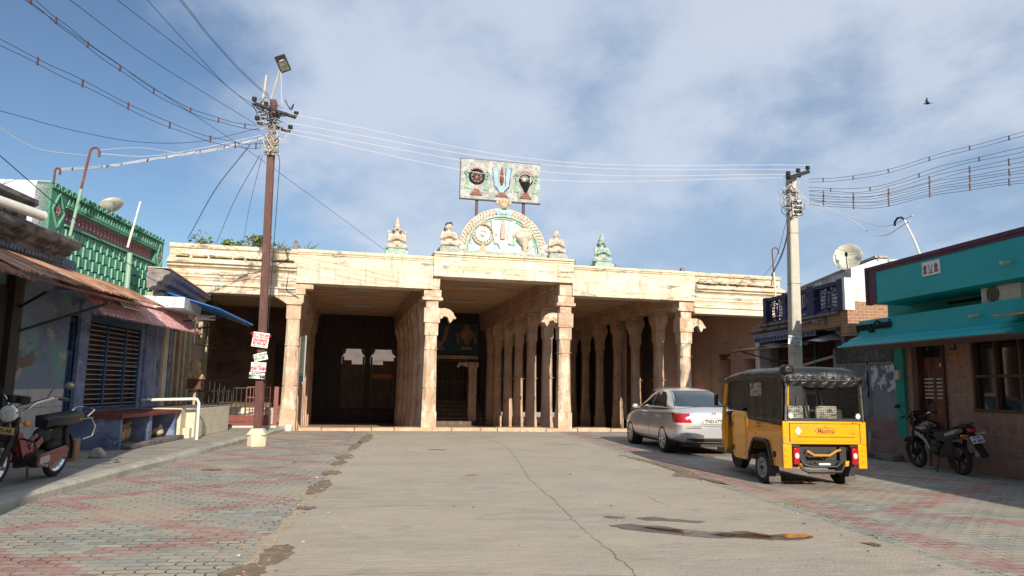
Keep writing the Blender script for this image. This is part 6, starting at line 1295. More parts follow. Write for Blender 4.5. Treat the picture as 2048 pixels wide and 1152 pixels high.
b = MB(); b.cyl((-.24,YR+.05,.235),(.16,YR+.05,.235),.035,n=14); b.cyl((.16,YR+.05,.235),(.24,YR+.05,.24),.018,n=10); b.build('silencer', M['conc'], au, smooth=True)
b = MB()
for x in (-.34,.30): b.box(x-.05,x+.05,YR+.03,YR+.09,.38,.60)
for k in range(16): r_ = random.Random(k); b.sph((r_.uniform(-.4,.4), YR+.02, r_.uniform(.33,.6)), .010+.006*r_.random(), 6, 4)
b.build('brackets', m_plc, au)
b = MB(); b.box(-.10,.08,YR+.0,YR+.06,.335,.365); b.build('engine_fins', M['paper'], au)
b = MB(); b.prism([(.42-.10,.40),(.38,.40),(.36,.33),(.31,.32)], YR-.0, YR+.03); b.prism([(-.40,.36),(-.33,.37),(-.36,.28),(-.43,.30)], YR, YR+.03); b.build('yellow_brackets', m_yel, au)
for s in (-1, 1):
    x = s*.455; tl = P('tail_light', m_red, au, (x-.045,x+.045,YR-.035,YR+.03,.35,.59), bev=.014); b = MB(); b.sph((x,YR-.036,.475), (.034,.012,.042)); b.build('lamp_lens', mat('lens_white', (.75,.65,.65), .15), tl, smooth='all')
    P('lamp_bracket', M['black'], au, (x-.06,x+.06,YR-.0,YR+.05,.60,.63)); wh = wheel(au, (s*.61,0,.235), .235, .13, .155, steel=True, rimmat=mat('rim_grey', (.34,.35,.36), .45, .3), side=s)
    b = MB(); b.box(s*.61-.085,s*.61+.085,-.275,-.262,.10,.40); b.prism([(s*.61-.085,.06),(s*.61+.085,.06),(s*.61+.07,.16),(s*.61-.085,.16)], -.277, -.26) ; b.build('mud_flap', M['rubber'], au)
    P('flap_sheet', M['concdark'] if 0 else m_canvg, au, (s*.61-.08,s*.61+.10,-.282,-.2785,.05,.14))
wheel(au, (0,2.24,.235), .235, .12, .15, steel=True, rimmat=mat('rim_grey', (.34,.35,.36), .45, .3), side=-1)
# front cowl and screen posts
b = MB()
def cr(y, w, z0, z1): return [(w,y,z0),(w,y,z1*.8+z0*.2),(w*.85,y,z1),(-w*.85,y,z1),(-w,y,z1*.8+z0*.2),(-w,y,z0),(-w*.6,y,z0-.03),(w*.6,y,z0-.03)]
b.loft([cr(1.46,.60,.36,1.06),cr(1.75,.56,.40,1.04),cr(2.05,.44,.46,.96),(cr(2.35,.26,.52,.84)),(cr(2.48,.14,.56,.74))]); b.build('front_cowl', m_yel, au, smooth=True, bev=.02)
b = MB(); b.tube([(0,2.1,.55),(0,2.24,.24)], .05, 8); b.lathe([(.26,-.07),(.29,0),(.26,.07)], 20, (0,2.24,.25), 'x'); b.build('front_fender', M['black'], au)
for s in (-1, 1):
    b = MB(); b.tube([(s*.585,1.50,.34),(s*.60,1.60,.75),(s*.585,1.56,1.1),(s*.56,1.47,1.62)], .036, 8); b.build('screen_post', m_yel, au, smooth=True)
    b = MB(); b.tube([(s*.60,1.50,1.12),(s*.72,1.52,1.14),(s*.76,1.52,1.16)], .010, 6); b.box(s*.76-.035,s*.76+.035,1.49,1.52,1.14,1.34); b.build('wing_mirror', M['black'], au, bev=.01)
    for q_ in ([(s*.62,.52,1.0),(s*.61,.56,1.60)],[(s*.60,YR+.04,.97),(s*.585,YR+.02,1.58)]): b = MB(); b.tube(q_, .02, 6); b.build('hood_post', M['black'], au)
P('windscreen', mat('screen_glass', (.35,.42,.45), .05, trans=.9), au, (-.55,.55,1.505,1.51,1.06,1.60)); P('dash', M['black'], au, (-.56,.56,1.38,1.50,.80,1.05)); 
b = MB(); b.box(-.52,.52,.94,1.0,.62,1.12); b.box(-.50,.50,1.0,1.26,.58,.66); b.build('driver_seat', M['rubber'], au, bev=.02)
b = MB(); b.box(-.55,.55,-.30,-.18,.62,1.15); b.box(-.55,.55,-.2,.28,.55,.66); b.build('passenger_seat', M['rubber'], au, bev=.02)
b = MB()
for x0 in (-.50,-.06): 
    b.box(x0,x0+.34,YR+.10,YR+.16,1.0,1.20)
b.build('seat_covers', m_clr, au, bev=.015)
# canvas hood
b = MB(); nseg = 16
def hr(y, hw, zt, sag=0): return [(hw*cx_, y, zt-.30*(1-sq)**1.2 if 0 else z_) for cx_, z_, sq in [(cos(pi*(1-k/nseg)) if 0 else max(-1, min(1, 1.06*math.sin(pi*(k/nseg-.5)))), zt-.16*abs(2*k/nseg-1)**3.2-.012*abs(2*k/nseg-1), 0) for k in range(nseg+1)]]
stz = [(YR-.05,.60,1.60),(YR-.03,.625,1.70),(YR+.04,.64,1.775),(YR+.20,.645,1.795),(YR+.45,.64,1.78),(YR+.62,.645,1.80),(YR+.82,.64,1.785),(YR+1.1,.635,1.785),(YR+1.42,.635,1.79),(YR+1.5,.63,1.77),(YR+1.7,.615,1.755),(1.25,.61,1.74),(1.50,.60,1.70),(1.58,.585,1.62)]
rings = [hr(y,w,z) for y,w,z in stz]; b.loft(rings, cap=False, close=False); hd = b.build('hood', m_canv, au, smooth='all'); so = hd.modifiers.new('s','SOLIDIFY'); so.thickness = .02; so.offset = -1
sb_ = hd.modifiers.new('ss','SUBSURF'); sb_.levels = 1; sb_.render_levels = 1
for s in (-1, 1):    # side curtains with creases, clear window let in
    b = MB(); v = []; n, m_ = 30, 14
    for i in range(n+1):
        y = YR-.01+(.62+.50)*i/n
        for j in range(m_+1):
            z = .955+(1.66-.955)*j/m_; y2 = y + (.16*(1-j/m_) if 0 else 0); v.append((s*(HW+.008-.03*j/m_+.006*sin(y*22+z*3)*(1-j/m_)), y+.14*(j/m_)*(i/n), z-(.05*(1-i/n) if j == 0 else 0)))
    b.add(v, [(i*(m_+1)+j,(i+1)*(m_+1)+j,(i+1)*(m_+1)+j+1,i*(m_+1)+j+1) for i in range(n) for j in range(m_)]); sc = b.build('side_curtain', m_canv, au, smooth='all'); so = sc.modifiers.new('s','SOLIDIFY'); so.thickness = .012
    b = MB(); b.box(min(s*.645,s*.658),max(s*.645,s*.658),-.02,.36,1.33,1.54); b.build('clear_window', m_clr, sc)
    b = MB(); b.lathe([(.001,-.01),(.035,-.01),(.035,.16),(.03,.18),(.001,.18)], 12, (s*.60,YR-.05,1.57), 'y') ; b.build('hood_roll_end', m_canv, au, smooth=True)
b = MB(); b.tube([(x,YR-.05,1.575+.008*sin(x*30)) for x in [-.60+.1*k for k in range(13)]], .036, 10); v = []
n, m_ = 40, 6
for i in range(n+1):
    x = -.58+1.16*i/n
    for j in range(m_+1): t = j/m_; v.append((x, YR-.055-.02*sin(pi*t)+.010*sin(x*40+j), 1.64-t*(.13+.045*(1-abs(x)*1.3)+.006*sin(x*22))))
b.add(v, [(i*(m_+1)+j,(i+1)*(m_+1)+j,(i+1)*(m_+1)+j+1,i*(m_+1)+j+1) for i in range(n) for j in range(m_)]); b.build('rolled_flap', m_canv, au, smooth='all')
P('hood_cap', m_canv, au, (-.62,-.46,YR-.06,YR+.12,1.66,1.80), bev=.04)
b = MB()
for s in (-1, 1): b.bar((s*.605,YR-.01,.97),(s*.575,YR-.02,1.56),.045,.03)
b.build('rear_frame', m_canvg, au)
b = MB(); b.box(-.60,.60,YR-.005,YR+.02,.975,1.02); b.bar((-.22,YR+.02,1.0),(-.28,YR+.06,1.55),.03); b.build('rear_rail', M['black'], au)
b = MB()
for k in range(33): x = -.565+.0353*k; b.bar((x,YR,1.02),(x*.965,YR-.01,1.52),.0022)
for k in range(14): z = 1.04+.035*k; b.bar((-.57,YR-.003,z),(.57,YR-.003,z),.0022)
b.build('wire_mesh', M['black'], au)
for s in (-1, 1):
    b = MB(); c = (s*.53,YR-.025,1.055)
    for k in range(8): a = 2*pi*k/8; b.bar((c[0]+.012*cos(a),c[1],c[2]+.012*sin(a)),(c[0]+.045*cos(a),c[1],c[2]+.045*sin(a)),.012,.006)
    b.lathe([(.022,0),(.032,0),(.032,-.006),(.022,-.006)], 16, c, 'y'); b.build('star_sticker', M['paper'], au)
# ---------------------------------------------------------------- two wheelers
def spoked(par, c, r, w, mt_rim, n, wire=False, name='wheel'):
    b = MB(); x = w/2; b.lathe([(r-.075,-x*.5),(r-.04,-x),(r-.008,-x*.6),(r,0),(r-.008,x*.6),(r-.04,x),(r-.075,x*.5)], 40, c, 'x', tyre=True); ty = b.build(name, M['tyre'], par, smooth=True, ang=60)
    b = MB(); b.lathe([(r-.07,-x*.6),(r-.075,-x*.6),(r-.10,0),(r-.075,x*.6),(r-.07,x*.6),(r-.085,0)], 36, c, 'x', tyre=True)
    if wire:
        for k in range(n): a = 2*pi*k/n; s = 1 if k % 2 else -1; b.bar((c[0]+s*.025,c[1]+.03*cos(a+.4*s),c[2]+.03*sin(a+.4*s)),(c[0],c[1]+(r-.085)*cos(a),c[2]+(r-.085)*sin(a)),.004)
    else:
        for k in range(n):
            a = 2*pi*k/n; b.bar((c[0],c[1]+.03*cos(a),c[2]+.03*sin(a)),(c[0],c[1]+(r-.08)*cos(a),c[2]+(r-.08)*sin(a)),.026,.02)
    b.build('rim', mt_rim, ty, smooth=True)
    b = MB(); b.cyl((c[0]-.055,c[1],c[2]),(c[0]+.055,c[1],c[2]),.05,n=18); b.build('hub', M['alloy'] if wire else M['black'], ty, smooth=True); return ty
m_gblk = mat('gloss_black', (.008,.008,.009), .15, coat=.6); m_seat = mat('seat_vinyl', (.015,.015,.016), .4, bump=(120, .001)); m_graf = mat('silver_graphic', (.40,.41,.43), .3, .4); m_amber = mat('amber_lens', (.75,.22,.02), .2, coat=.4)
mb = thing('motorcycle', 'black motorcycle leaning on its stand by the tiled wall on the right', 'motorcycle', ST, (9.53, 11.93, 0), radians(-2)); mb.rotation_euler = (0, radians(-9), ST.a+radians(-3)); mb.location.z = .0
spoked(mb, (0,0,.29), .29, .10, M['black'], 5); spoked(mb, (0,1.22,.29), .29, .08, M['black'], 6)
b = MB(); b.tube([(0,1.0,.86),(0,.85,.72),(0,.80,.45),(0,.55,.28),(0,.30,.30)], .028, 8); b.tube([(0,1.0,.84),(0,.7,.72),(0,.35,.66),(0,-.05,.72),(0,-.25,.74)], .026, 8)
for s in (-1,1): b.tube([(s*.07,.45,.33),(s*.08,0,.29)], .02, 8); b.tube([(s*.10,0,.30),(s*.11,-.05,.62)], .014, 6)
b.build('frame', M['black'], mb, smooth=True)
b = MB()
for s in (-1,1): b.tube([(s*.075,1.22,.29),(s*.075,1.07,.68),(s*.07,.99,.90)], [.026,.026,.02], 8)
b.build('fork', M['black'], mb, smooth=True)
b = MB()
for s in (-1,1): b.tube([(s*.12,0,.31),(s*.12,-.08,.60)], .026, 8)
b.build('rear_shocks', M['black'], mb, smooth=True)
b = MB(); b.sph((0,.68,.80), (.135,.25,.13), 16, 10); b.sph((0,.58,.84), (.12,.18,.10), 14, 8); b.build('fuel_tank', m_gblk, mb, smooth='all')
b = MB()
for s in (-1,1): b.loft([[(s*.136,.86,.80),(s*.140,.86,.83)],[(s*.138,.70,.78),(s*.142,.70,.84)],[(s*.128,.56,.80),(s*.134,.56,.83)]], cap=False, close=False); b.prism([(.92,.74),(.80,.72),(.62,.60),(.55,.44),(.60,.44),(.70,.58),(.93,.70)], s*.13, s*.142, 'x')
b.build('tank_graphic', m_graf, mb)
b = MB(); b.loft([[(x*w,y,z+dz*(1-abs(x)**2)) for x in (-1,-.6,0,.6,1)]+[(w*.9,y,z-.06),(-w*.9,y,z-.06)] for y,w,z,dz in ((.48,.09,.80,.02),(.3,.12,.77,.02),(.1,.13,.78,.025),(-.05,.13,.82,.03),(-.25,.11,.85,.03),(-.42,.08,.88,.02))]); b.build('seat', m_seat, mb, smooth=True)
b = MB()
for s in (-1,1): b.prism([(.40,.74),(.05,.78),(-.38,.86),(-.42,.80),(-.15,.68),(.15,.58),(.34,.60)], s*.10, s*.125, 'x')
b.build('tail_panels', m_gblk, mb, bev=.012)
b = MB()
for s in (-1,1): b.prism([(.10,.74),(-.30,.83),(-.16,.75),(.08,.69)], s*.126, s*.129, 'x')
b.build('tail_graphic', m_graf, mb)
b = MB(); b.tube([(-.09,-.15,.86),(-.10,-.40,.92),(0,-.48,.92),(.10,-.40,.92),(.09,-.15,.86)], .014, 6); b.build('grab_rail', M['black'], mb, smooth=True)
P('tail_light', m_red, mb, (-.07,.07,-.50,-.40,.78,.85), bev=.015)
b = MB(); b.loft([[(-.07,-.42,.78),(.07,-.42,.78),(.07,-.40,.76),(-.07,-.40,.76)],[(-.075,-.56,.56),(.075,-.56,.56),(.075,-.54,.55),(-.075,-.54,.55)],[(-.06,-.68,.40),(.06,-.68,.40),(.06,-.66,.37),(-.06,-.66,.37)]]); b.build('rear_fender', M['rubber'], mb)
pl_ = P('number_plate', mat('plate_blue_white', (.55,.60,.72), .4), mb, (-.11,.11,-.008,.0,-.065,.065)); pl_.location = (0,-.555,.66); pl_.rotation_euler = (radians(-28),0,0); text('TN39\nM 3889', .06, m_navy, pl_, plane_M((0,-.011,.0), (1,0,0), (0,0,1)), 'plate_number', .001, bold=.001)
for s in (-1,1): b = MB(); b.tube([(s*.06,-.46,.74),(s*.17,-.48,.745)], .010, 6); b.sph((s*.20,-.48,.745), (.035,.022,.022)); b.build('indicator', m_amber if s < 0 else m_lampw, mb, smooth='all')
b = MB(); b.sph((0,.52,.48), (.12,.17,.13)); b.tube([(0,.60,.48),(0,.74,.60)], .085, 14); b.sph((.09,.48,.40), (.06,.10,.09)); b.sph((-.09,.48,.40), (.06,.10,.09)); b.build('engine', M['black'], mb, smooth='all')
b = MB(); b.tube([(.10,.72,.50),(.13,.74,.32),(.14,.45,.26),(.15,.1,.30),(.16,-.25,.36)], [.02,.022,.025,.042,.045], 10); b.build('exhaust', M['chrome'], mb, smooth=True)
b = MB(); b.tube([(-.34,.90,1.02),(-.24,.96,1.03),(-.10,1.0,.97),(.10,1.0,.97),(.24,.96,1.03),(.34,.90,1.02)], .013, 8); b.build('handlebar', M['chrome'], mb, smooth=True)
b = MB()
for s in (-1,1): b.tube([(s*.27,.945,1.03),(s*.37,.88,1.02)], .019, 8)
b.build('grips', M['rubber'], mb, smooth=True)
for s in (-1,1): b = MB(); b.tube([(s*.22,.97,1.03),(s*.27,1.0,1.14),(s*.30,.99,1.20)], .006, 6); b.sph((s*.33,.99,1.23), (.065,.018,.04)); b.build('mirror', M['black'], mb, smooth='all')
b = MB(); b.sph((0,1.08,.92), (.11,.10,.13)); b.loft([[(-.12,1.05,1.0),(.12,1.05,1.0),(.10,1.16,.92),(-.10,1.16,.92)],[(-.09,1.0,1.10),(.09,1.0,1.10),(.07,1.08,1.09),(-.07,1.08,1.09)]]); b.build('headlamp_cowl', m_gblk, mb, smooth='all')
b = MB(); b.loft([[(s*.05,1.22+.32*cos(a),.29+.32*sin(a)) for s in (-1,1)]+[(.045,1.22+.305*cos(a),.29+.305*sin(a)),(-.045,1.22+.305*cos(a),.29+.305*sin(a))] for a in [radians(40+11*k) for k in range(11)]]); b.build('front_fender', m_gblk, mb, smooth=True)
b = MB(); b.tube([(-.08,.45,.26),(-.20,.40,.03)], .013, 8); b.box(-.23,-.17,.37,.43,.015,.03); b.build('side_stand', M['black'], mb)
b = MB(); b.prism([(.10,.60),(-.02,.62),(-.22,.44),(-.20,.33),(.30,.35),(.30,.42)], -.13, -.11, 'x'); b.build('chain_cover', M['black'], mb, bev=.008)
# red moped at the left edge, front towards the camera
mp = thing('moped', 'red moped with round headlamp standing on the walk at the left edge', 'moped', WF, (-6.08, 9.85, .12), radians(184)); mp.rotation_euler = (0, radians(-6), radians(184)); mp.scale = (1.1, 1.1, 1.1)
m_mred = mat('moped_red', (.16,.006,.010), .25, coat=.5, layers=[n_((.14,.006,.01), 6, .5, .65)])
spoked(mp, (0,0,.26), .26, .075, M['chrome'], 28, True); fwheel = spoked(mp, (0,1.20,.26), .26, .07, M['chrome'], 28, True)
b = MB(); b.tube([(0,1.02,.74),(0,.92,.55),(0,.78,.34),(0,.45,.30),(0,.2,.33)], .032, 8); b.tube([(0,.95,.60),(0,.70,.42),(0,.40,.60),(0,.22,.70)], .030, 8); b.build('frame', m_mred, mp, smooth=True)
b = MB()
for s in (-1,1): b.prism([(1.0,.60),(.92,.60),(.70,.38),(.38,.60),(.30,.60),(.62,.30),(.80,.30)], s*.045, s*.06, 'x')
b.build('leg_shield', m_mred, mp, bev=.01)
b = MB()
for s in (-1,1): b.prism([(.62,.20),(.62,.33),(.10,.40),(.02,.36),(.02,.28),(.35,.18)], s*.12, s*.14, 'x')
eng = b.build('engine_cover', m_mred, mp, bev=.012)
for s in (-1,1): b = MB(); b.prism([(.60,.22),(.60,.30),(.42,.32),(.40,.24)], s*.1405, s*.143, 'x'); b.build('cover_graphic', m_graf, eng)
b = MB(); b.sph((0,.42,.26), (.10,.18,.11)); b.tube([(0,.55,.28),(0,.78,.30)], [.07,.05], 12)
for k in range(6): b.lathe([(.001,0),(.085,0),(.085,.008),(.001,.008)], 14, (0,.60+.03*k,.29), 'y')
b.build('engine', M['black'], mp, smooth=True)
b = MB(); b.tube([(.07,.70,.28),(.12,.60,.17),(.13,.2,.17),(.14,-.25,.22)], [.018,.02,.035,.035], 10); b.build('exhaust', M['black'], mp, smooth=True)
b = MB()
for s in (-1,1): b.tube([(s*.05,.86,.52),(s*.20,.90,.50),(s*.24,.86,.34),(s*.18,.74,.24),(s*.06,.66,.24)], .012, 8)
b.build('leg_guard', M['black'], mp, smooth=True)
b = MB(); b.sph((0,.40,.52), (.085,.14,.10)); b.sph((0,.18,.52), (.10,.16,.14)); b.box(-.09,.09,-.05,.30,.30,.46); b.build('centre_cover', M['rubber'], mp, smooth='all')
b = MB()
for s in (-1,1): b.tube([(s*.065,1.20,.26),(s*.065,1.10,.50),(s*.055,1.02,.76)], [.028,.028,.02], 8)
b.build('fork', M['black'], mp, smooth=True)
b = MB()
for s in (-1,1): b.tube([(s*.10,-.0,.28),(s*.10,.10,.60)], .030, 10); b.tube([(s*.10,.0,.30),(s*.10,.10,.62)], .018, 6)
b.build('rear_shocks', M['black'], mp, smooth=True)
b = MB(); b.loft([[(s*.045,1.20+.285*cos(a),.26+.285*sin(a)) for s in (-1,1)]+[(.04,1.20+.275*cos(a),.26+.275*sin(a)),(-.04,1.20+.275*cos(a),.26+.275*sin(a))] for a in [radians(10+13*k) for k in range(12)]]); b.build('front_fender', M['black'], mp, smooth=True)
b = MB(); b.loft([[(s*.05,.285*cos(a),.26+.285*sin(a)) for s in (-1,1)]+[(.045,.275*cos(a),.26+.275*sin(a)),(-.045,.275*cos(a),.26+.275*sin(a))] for a in [radians(40+14*k) for k in range(12)]]); b.build('rear_fender', M['black'], mp, smooth=True)
b = MB(); b.loft([[(x*w,y,z+dz*(1-abs(x)**2)) for x in (-1,-.6,0,.6,1)]+[(w*.92,y,z-.09),(-w*.92,y,z-.09)] for y,w,z,dz in ((.46,.07,.70,.02),(.40,.12,.735,.02),(.2,.145,.735,.025),(-.05,.15,.75,.03),(-.20,.14,.76,.03),(-.26,.10,.74,.02))]); b.build('seat', m_seat, mp, smooth=True)
b = MB(); b.tube([(-.13,.0,.70),(-.13,-.42,.71),(0,-.48,.71),(.13,-.42,.71),(.13,.0,.70)], .011, 8); b.tube([(-.12,-.30,.72),(-.12,-.45,.80),(0,-.48,.83),(.12,-.45,.80),(.12,-.30,.72)], .011, 8); b.tube([(-.13,-.40,.71),(-.17,-.46,.60),(-.16,-.44,.48),(-.12,-.30,.44)], .008, 6); b.build('rear_carrier', M['chrome'], mp, smooth=True)
b = MB(); b.tube([(-.36,.74,.98),(-.30,.86,1.00),(-.16,.95,.93),(-.05,1.0,.80),(.05,1.0,.80),(.16,.95,.93),(.30,.86,1.00),(.36,.74,.98)], .014, 10); b.build('handlebar', M['chrome'], mp, smooth=True)
b = MB()
for s in (-1,1): b.tube([(s*.315,.83,.995),(s*.37,.72,.98)], .02, 8); b.tube([(s*.30,.88,1.01),(s*.37,.86,1.0),(s*.40,.78,.99)], .007, 6)
b.build('grips', M['rubber'], mp, smooth=True)
for s in (-1,1): b = MB(); b.tube([(s*.24,.90,1.0),(s*.30,.94,1.10),(s*.40,.90,1.14)], .006, 6); b.sph((s*.45,.90,1.15), (.06,.02,.045)); b.build('mirror', M['black'], mp, smooth='all')
b = MB(); b.lathe([(.03,-.10),(.075,-.06),(.098,.0),(.098,.02),(.088,.03)], 24, (0,1.12,.80), 'y'); hl = b.build('headlamp', M['chrome'], mp, smooth=True)
b = MB(); b.sph((0,1.148,.80), (.088,.018,.088), 20, 10); b.build('lamp_lens', mat('lens_clear', (.68,.70,.68), .08, coat=.6, layers=[n_((.45,.48,.46), (60,3,60), .45, .6)]), hl, smooth='all')
b = MB(); b.lathe([(.03,-.03),(.06,-.02),(.062,.05),(.05,.06),(.01,.06)], 18, (-.055,1.0,.93), 'z'); b.lathe([(.03,-.03),(.06,-.02),(.062,.05),(.05,.06),(.01,.06)], 18, (.055,1.0,.93), 'z'); b.build('meter', M['rubber'], mp, smooth=True)
for s in (-1,1): b = MB(); b.tube([(s*.06,1.05,.72),(s*.15,1.06,.71)], .010, 6); b.sph((s*.18,1.08,.71), (.034,.03,.034), 12, 8); b.build('indicator', m_amber, mp, smooth='all')
fp = P('number_plate', mat('plate_yellow', (.55,.38,.14), .5), mp, (-.12,.12,0,.006,-.035,.035)); fp.location = (0,1.19,.625); text('TN 72 AB', .05, M['black'], fp, plane_M((0,.0075,0), (-1,0,0), (0,0,1)), 'plate_number', .001, bold=.001); P('plate_rim', M['chrome'], fp, (-.125,.125,-.004,-.0005,-.04,.04))
b = MB(); b.tube([(-.03,1.05,.86),(-.14,1.12,.62),(-.05,.98,.45)], .007, 6); b.tube([(.03,1.05,.86),(.16,1.08,.66),(.05,.9,.42)], .007, 6); b.tube([(-.25,.9,.99),(-.02,1.02,.88),(.1,1.05,.7)], .006, 6); b.build('cables', M['wire'], mp, smooth=True)
b = MB(); b.tube([(.10,.35,.25),(.14,.30,.12),(.17,.22,.0)], .014, 8); b.build('side_stand', M['chrome'], mp, smooth=True)
for s in (-1,1): b = MB(); b.tube([(s*.09,.55,.20),(s*.20,.55,.21)], .014, 8); b.build('foot_rest', M['chrome'], mp, smooth=True)
# ================================================================ poles, wires, birds
def crom(pts, n=8):
    pts = [Vector(p) for p in pts]; out = []
    for i in range(len(pts)-1):
        p0 = pts[i-1] if i else pts[0]*2-pts[1]; p1, p2 = pts[i], pts[i+1]; p3 = pts[i+2] if i+2 < len(pts) else p2*2-p1
        for k in range(n):
            t = k/n; out.append(.5*((2*p1)+(p2-p0)*t+(2*p0-5*p1+4*p2-p3)*t*t+(3*p1-p0-3*p2+p3)*t**3))
    return out+[pts[-1]]
LP = Vector((-5.75, 16.33, 0)); RK = .953
def rs(p): return tuple((Vector(p)-Vector((0,0,1.4)))*RK+Vector((0,0,1.4)))
def tangle(t, c, spread, n, seed, mt, r=.006, name='tangled_wire'):
    rr_ = random.Random(seed)
    for i in range(n):
        p = Vector(c)+Vector((rr_.uniform(-1,1)*spread[0], rr_.uniform(-1,1)*spread[1], rr_.uniform(-1,1)*spread[2])); pts = [p.copy()]
        for k in range(4): p = Vector(c)+(p-Vector(c))*.75+Vector((rr_.uniform(-1,1)*spread[0]*.7, rr_.uniform(-1,1)*spread[1]*.7, rr_.uniform(-1,1)*spread[2]*.5)); pts.append(p.copy())
        b = MB(); b.tube(crom(pts, 5), r*rr_.uniform(.7, 1.3), 5); b.build(name, mt, t, smooth=True)
lp = thing('power_pole', 'tall rusty iron power pole with stickers standing in a cream concrete block on the left', 'power pole', WF, (-5.62, 16.37, 0), ST.a)
def ibeam(b, z0, z1, w, h, x1=0):
    for bx in ((-w/2,w/2,-h/2,-h/2+.02),(-w/2,w/2,h/2-.02,h/2),(-.012,.012,-h/2+.02,h/2-.02)):
        b.loft([[(bx[0],bx[2],z0),(bx[1],bx[2],z0),(bx[1],bx[3],z0),(bx[0],bx[3],z0)],[(bx[0]*.86+x1,bx[2],z1),(bx[1]*.86+x1,bx[2],z1),(bx[1]*.86+x1,bx[3],z1),(bx[0]*.86+x1,bx[3],z1)]])
b = MB(); ibeam(b, .30, 8.06, .175, .14, -.12); b.build('post', M['polepaint'], lp, bev=.004)
b = MB(); b.prism([(.22*cos(radians(22.5+45*k)), .20*sin(radians(22.5+45*k))) for k in range(8)], 0, .26, 'z'); b.loft([[(x*.21,y*.19,.26) for x, y in ((1,1),(-1,1),(-1,-1),(1,-1))],[(x*.12,y*.12,.40) for x, y in ((1,1),(-1,1),(-1,-1),(1,-1))]]); b.build('concrete_block', m_creamb, lp, bev=.015)
def arm(par, a, c, w=.075, ins=2, name='cross_arm'):
    b = MB(); b.bar(a, c, w, w*.8); o = b.build(name, M['black'], par, bev=.004); a, c = Vector(a), Vector(c)
    for i in range(ins):
        p = a.lerp(c, i/(ins-1)) if ins > 1 else a; b = MB(); b.lathe([(.02,0),(.02,.03),(.055,.035),(.06,.06),(.045,.075),(.058,.09),(.055,.12),(.03,.13),(.01,.135)], 10, (p.x,p.y,p.z+w*.35)); b.build('insulator', M['black'], o, smooth=True)
    return o
arm(lp, (-.50,-.25,7.86), (.38,.20,7.74)); arm(lp, (-.42,-.20,7.42), (.28,.12,7.36)); arm(lp, (-.36,.3,7.98), (.1,-.35,7.50), .05, 2)
b = MB(); b.tube([(-.32,-.05,7.45),(-.36,-.05,8.05),(-.33,-.05,8.35),(-.31,-.05,8.65)], .03, 10); b.build('bent_pipe', M['conc'], lp, smooth=True)
b = MB(); b.tube([(-.17,-.03,7.5),(-.17,-.03,8.1),(-.12,-.08,8.25),(.02,-.22,8.72)], .026, 10); b.build('lamp_bracket', M['conc'], lp, smooth=True)
fl = MB(); fl.box(-.11,.11,-.17,.17,-.03,.03); f = fl.build('flood_lamp', M['black'], lp, bev=.012); f.location = (.10,-.30,8.86); f.rotation_euler = (radians(-58), radians(-22), radians(-6)); f.scale = (1.15, 1.15, 1.15)
P('lamp_glass', mat('lamp_glass', (.10,.11,.09), .2, layers=[n_((.2,.2,.16), 20, .5, .6)]), f, (-.085,.085,-.06,.145,-.034,-.0305)); P('led_strip', M['paper'], f, (-.04,.05,-.075,-.062,-.036,-.0305))
b = MB(); b.tube([(.06,-.28,8.66),(.09,-.27,8.4),(.07,-.1,8.15),(.1,-.1,7.95)], .009, 5); b.build('white_flex', M['wirew'], lp, smooth=True)
jb = P('fuse_board', mat('fuse_board', (.22,.19,.15), .85, layers=[n_((.45,.42,.36), (8,8,8), .5, .58, .8), n_((.05,.04,.035), (11,11,11), .56, .62, .9)], bump=(40, .01)), lp, (-.24,.08,-.14,-.08,6.68,7.18), bev=.01)
for z in (6.75,6.92,7.08): b = MB(); b.box(-.20,-.06,-.17,-.141,z,z+.08); b.box(-.03,.06,-.18,-.141,z-.02,z+.06); b.build('fuse', M['concdark'], jb, bev=.01)
tangle(lp, (-.08,-.12,7.25), (.30,.15,.32), 18, 3, M['wirew'], .0042); tangle(lp, (-.10,-.12,7.70), (.32,.18,.30), 16, 4, M['wire'], .009); tangle(lp, (-.08,-.18,6.95), (.16,.08,.3), 14, 5, M['wirew'], .005)
b = MB(); b.tube([(-.02,-.1,7.3),(.13,-.09,6.5),(.10,-.09,3.0),(.12,-.09,.6)], .008, 5); b.build('down_cable', M['wire'], lp)
m_pr = mat('print_red', (.50,.03,.06), .7); m_pg = mat('print_green', (.02,.20,.11), .7); m_pk = mat('print_black', (.02,.02,.025), .7); m_pb = mat('print_blue', (.06,.16,.24), .7)
def poster(label, c, w, h, ang, mt, lines, par_y, rz=None, extra=None):
    t = thing('pole_poster', label, 'poster', WF, c, rz if rz is not None else ST.a+.02, 'paper notices pasted on the rusty pole'); t.rotation_euler = (0, radians(ang), t.rotation_euler[2])
    b = MB(); n = 8; v = []
    for i in range(n+1):
        x = -w/2+w*i/n; v += [(x, .012*cos(i*.9)-.01, -h/2),(x, .012*cos(i*.9+.5)-.01, h/2)]
    b.add(v, [(2*i,2*i+2,2*i+3,2*i+1) for i in range(n)]); o = b.build('sheet', M['paper'], t, flip=False); s = o.modifiers.new('s','SOLIDIFY'); s.thickness = .002
    for s_, sz, z, sx in lines: text(s_, sz, mt, o, plane_M((0,-.027,z), (1,0,0), (0,0,1)), 'print', .0008, sx=sx, bold=sz*.035)
    if extra: b = MB(); [b.box(x0,x1,-.0275,-.0255,z0,z1) for x0,x1,z0,z1 in extra]; b.build('print_rule', mt, o)
    return t
poster('largest white notice with red print and two phone numbers, topmost on the rusty pole', (-5.63,16.20,2.36), .355, .33, 7, m_pr, [('வீடு விற்பனை', .062, .115, .95), ('தொடர்புக்கு', .055, .055, .95), ('7305389273', .078, -.015, .80), ('9360831446', .078, -.085, .80)], 0, extra=[(-.15,.15,-.137,-.128)])
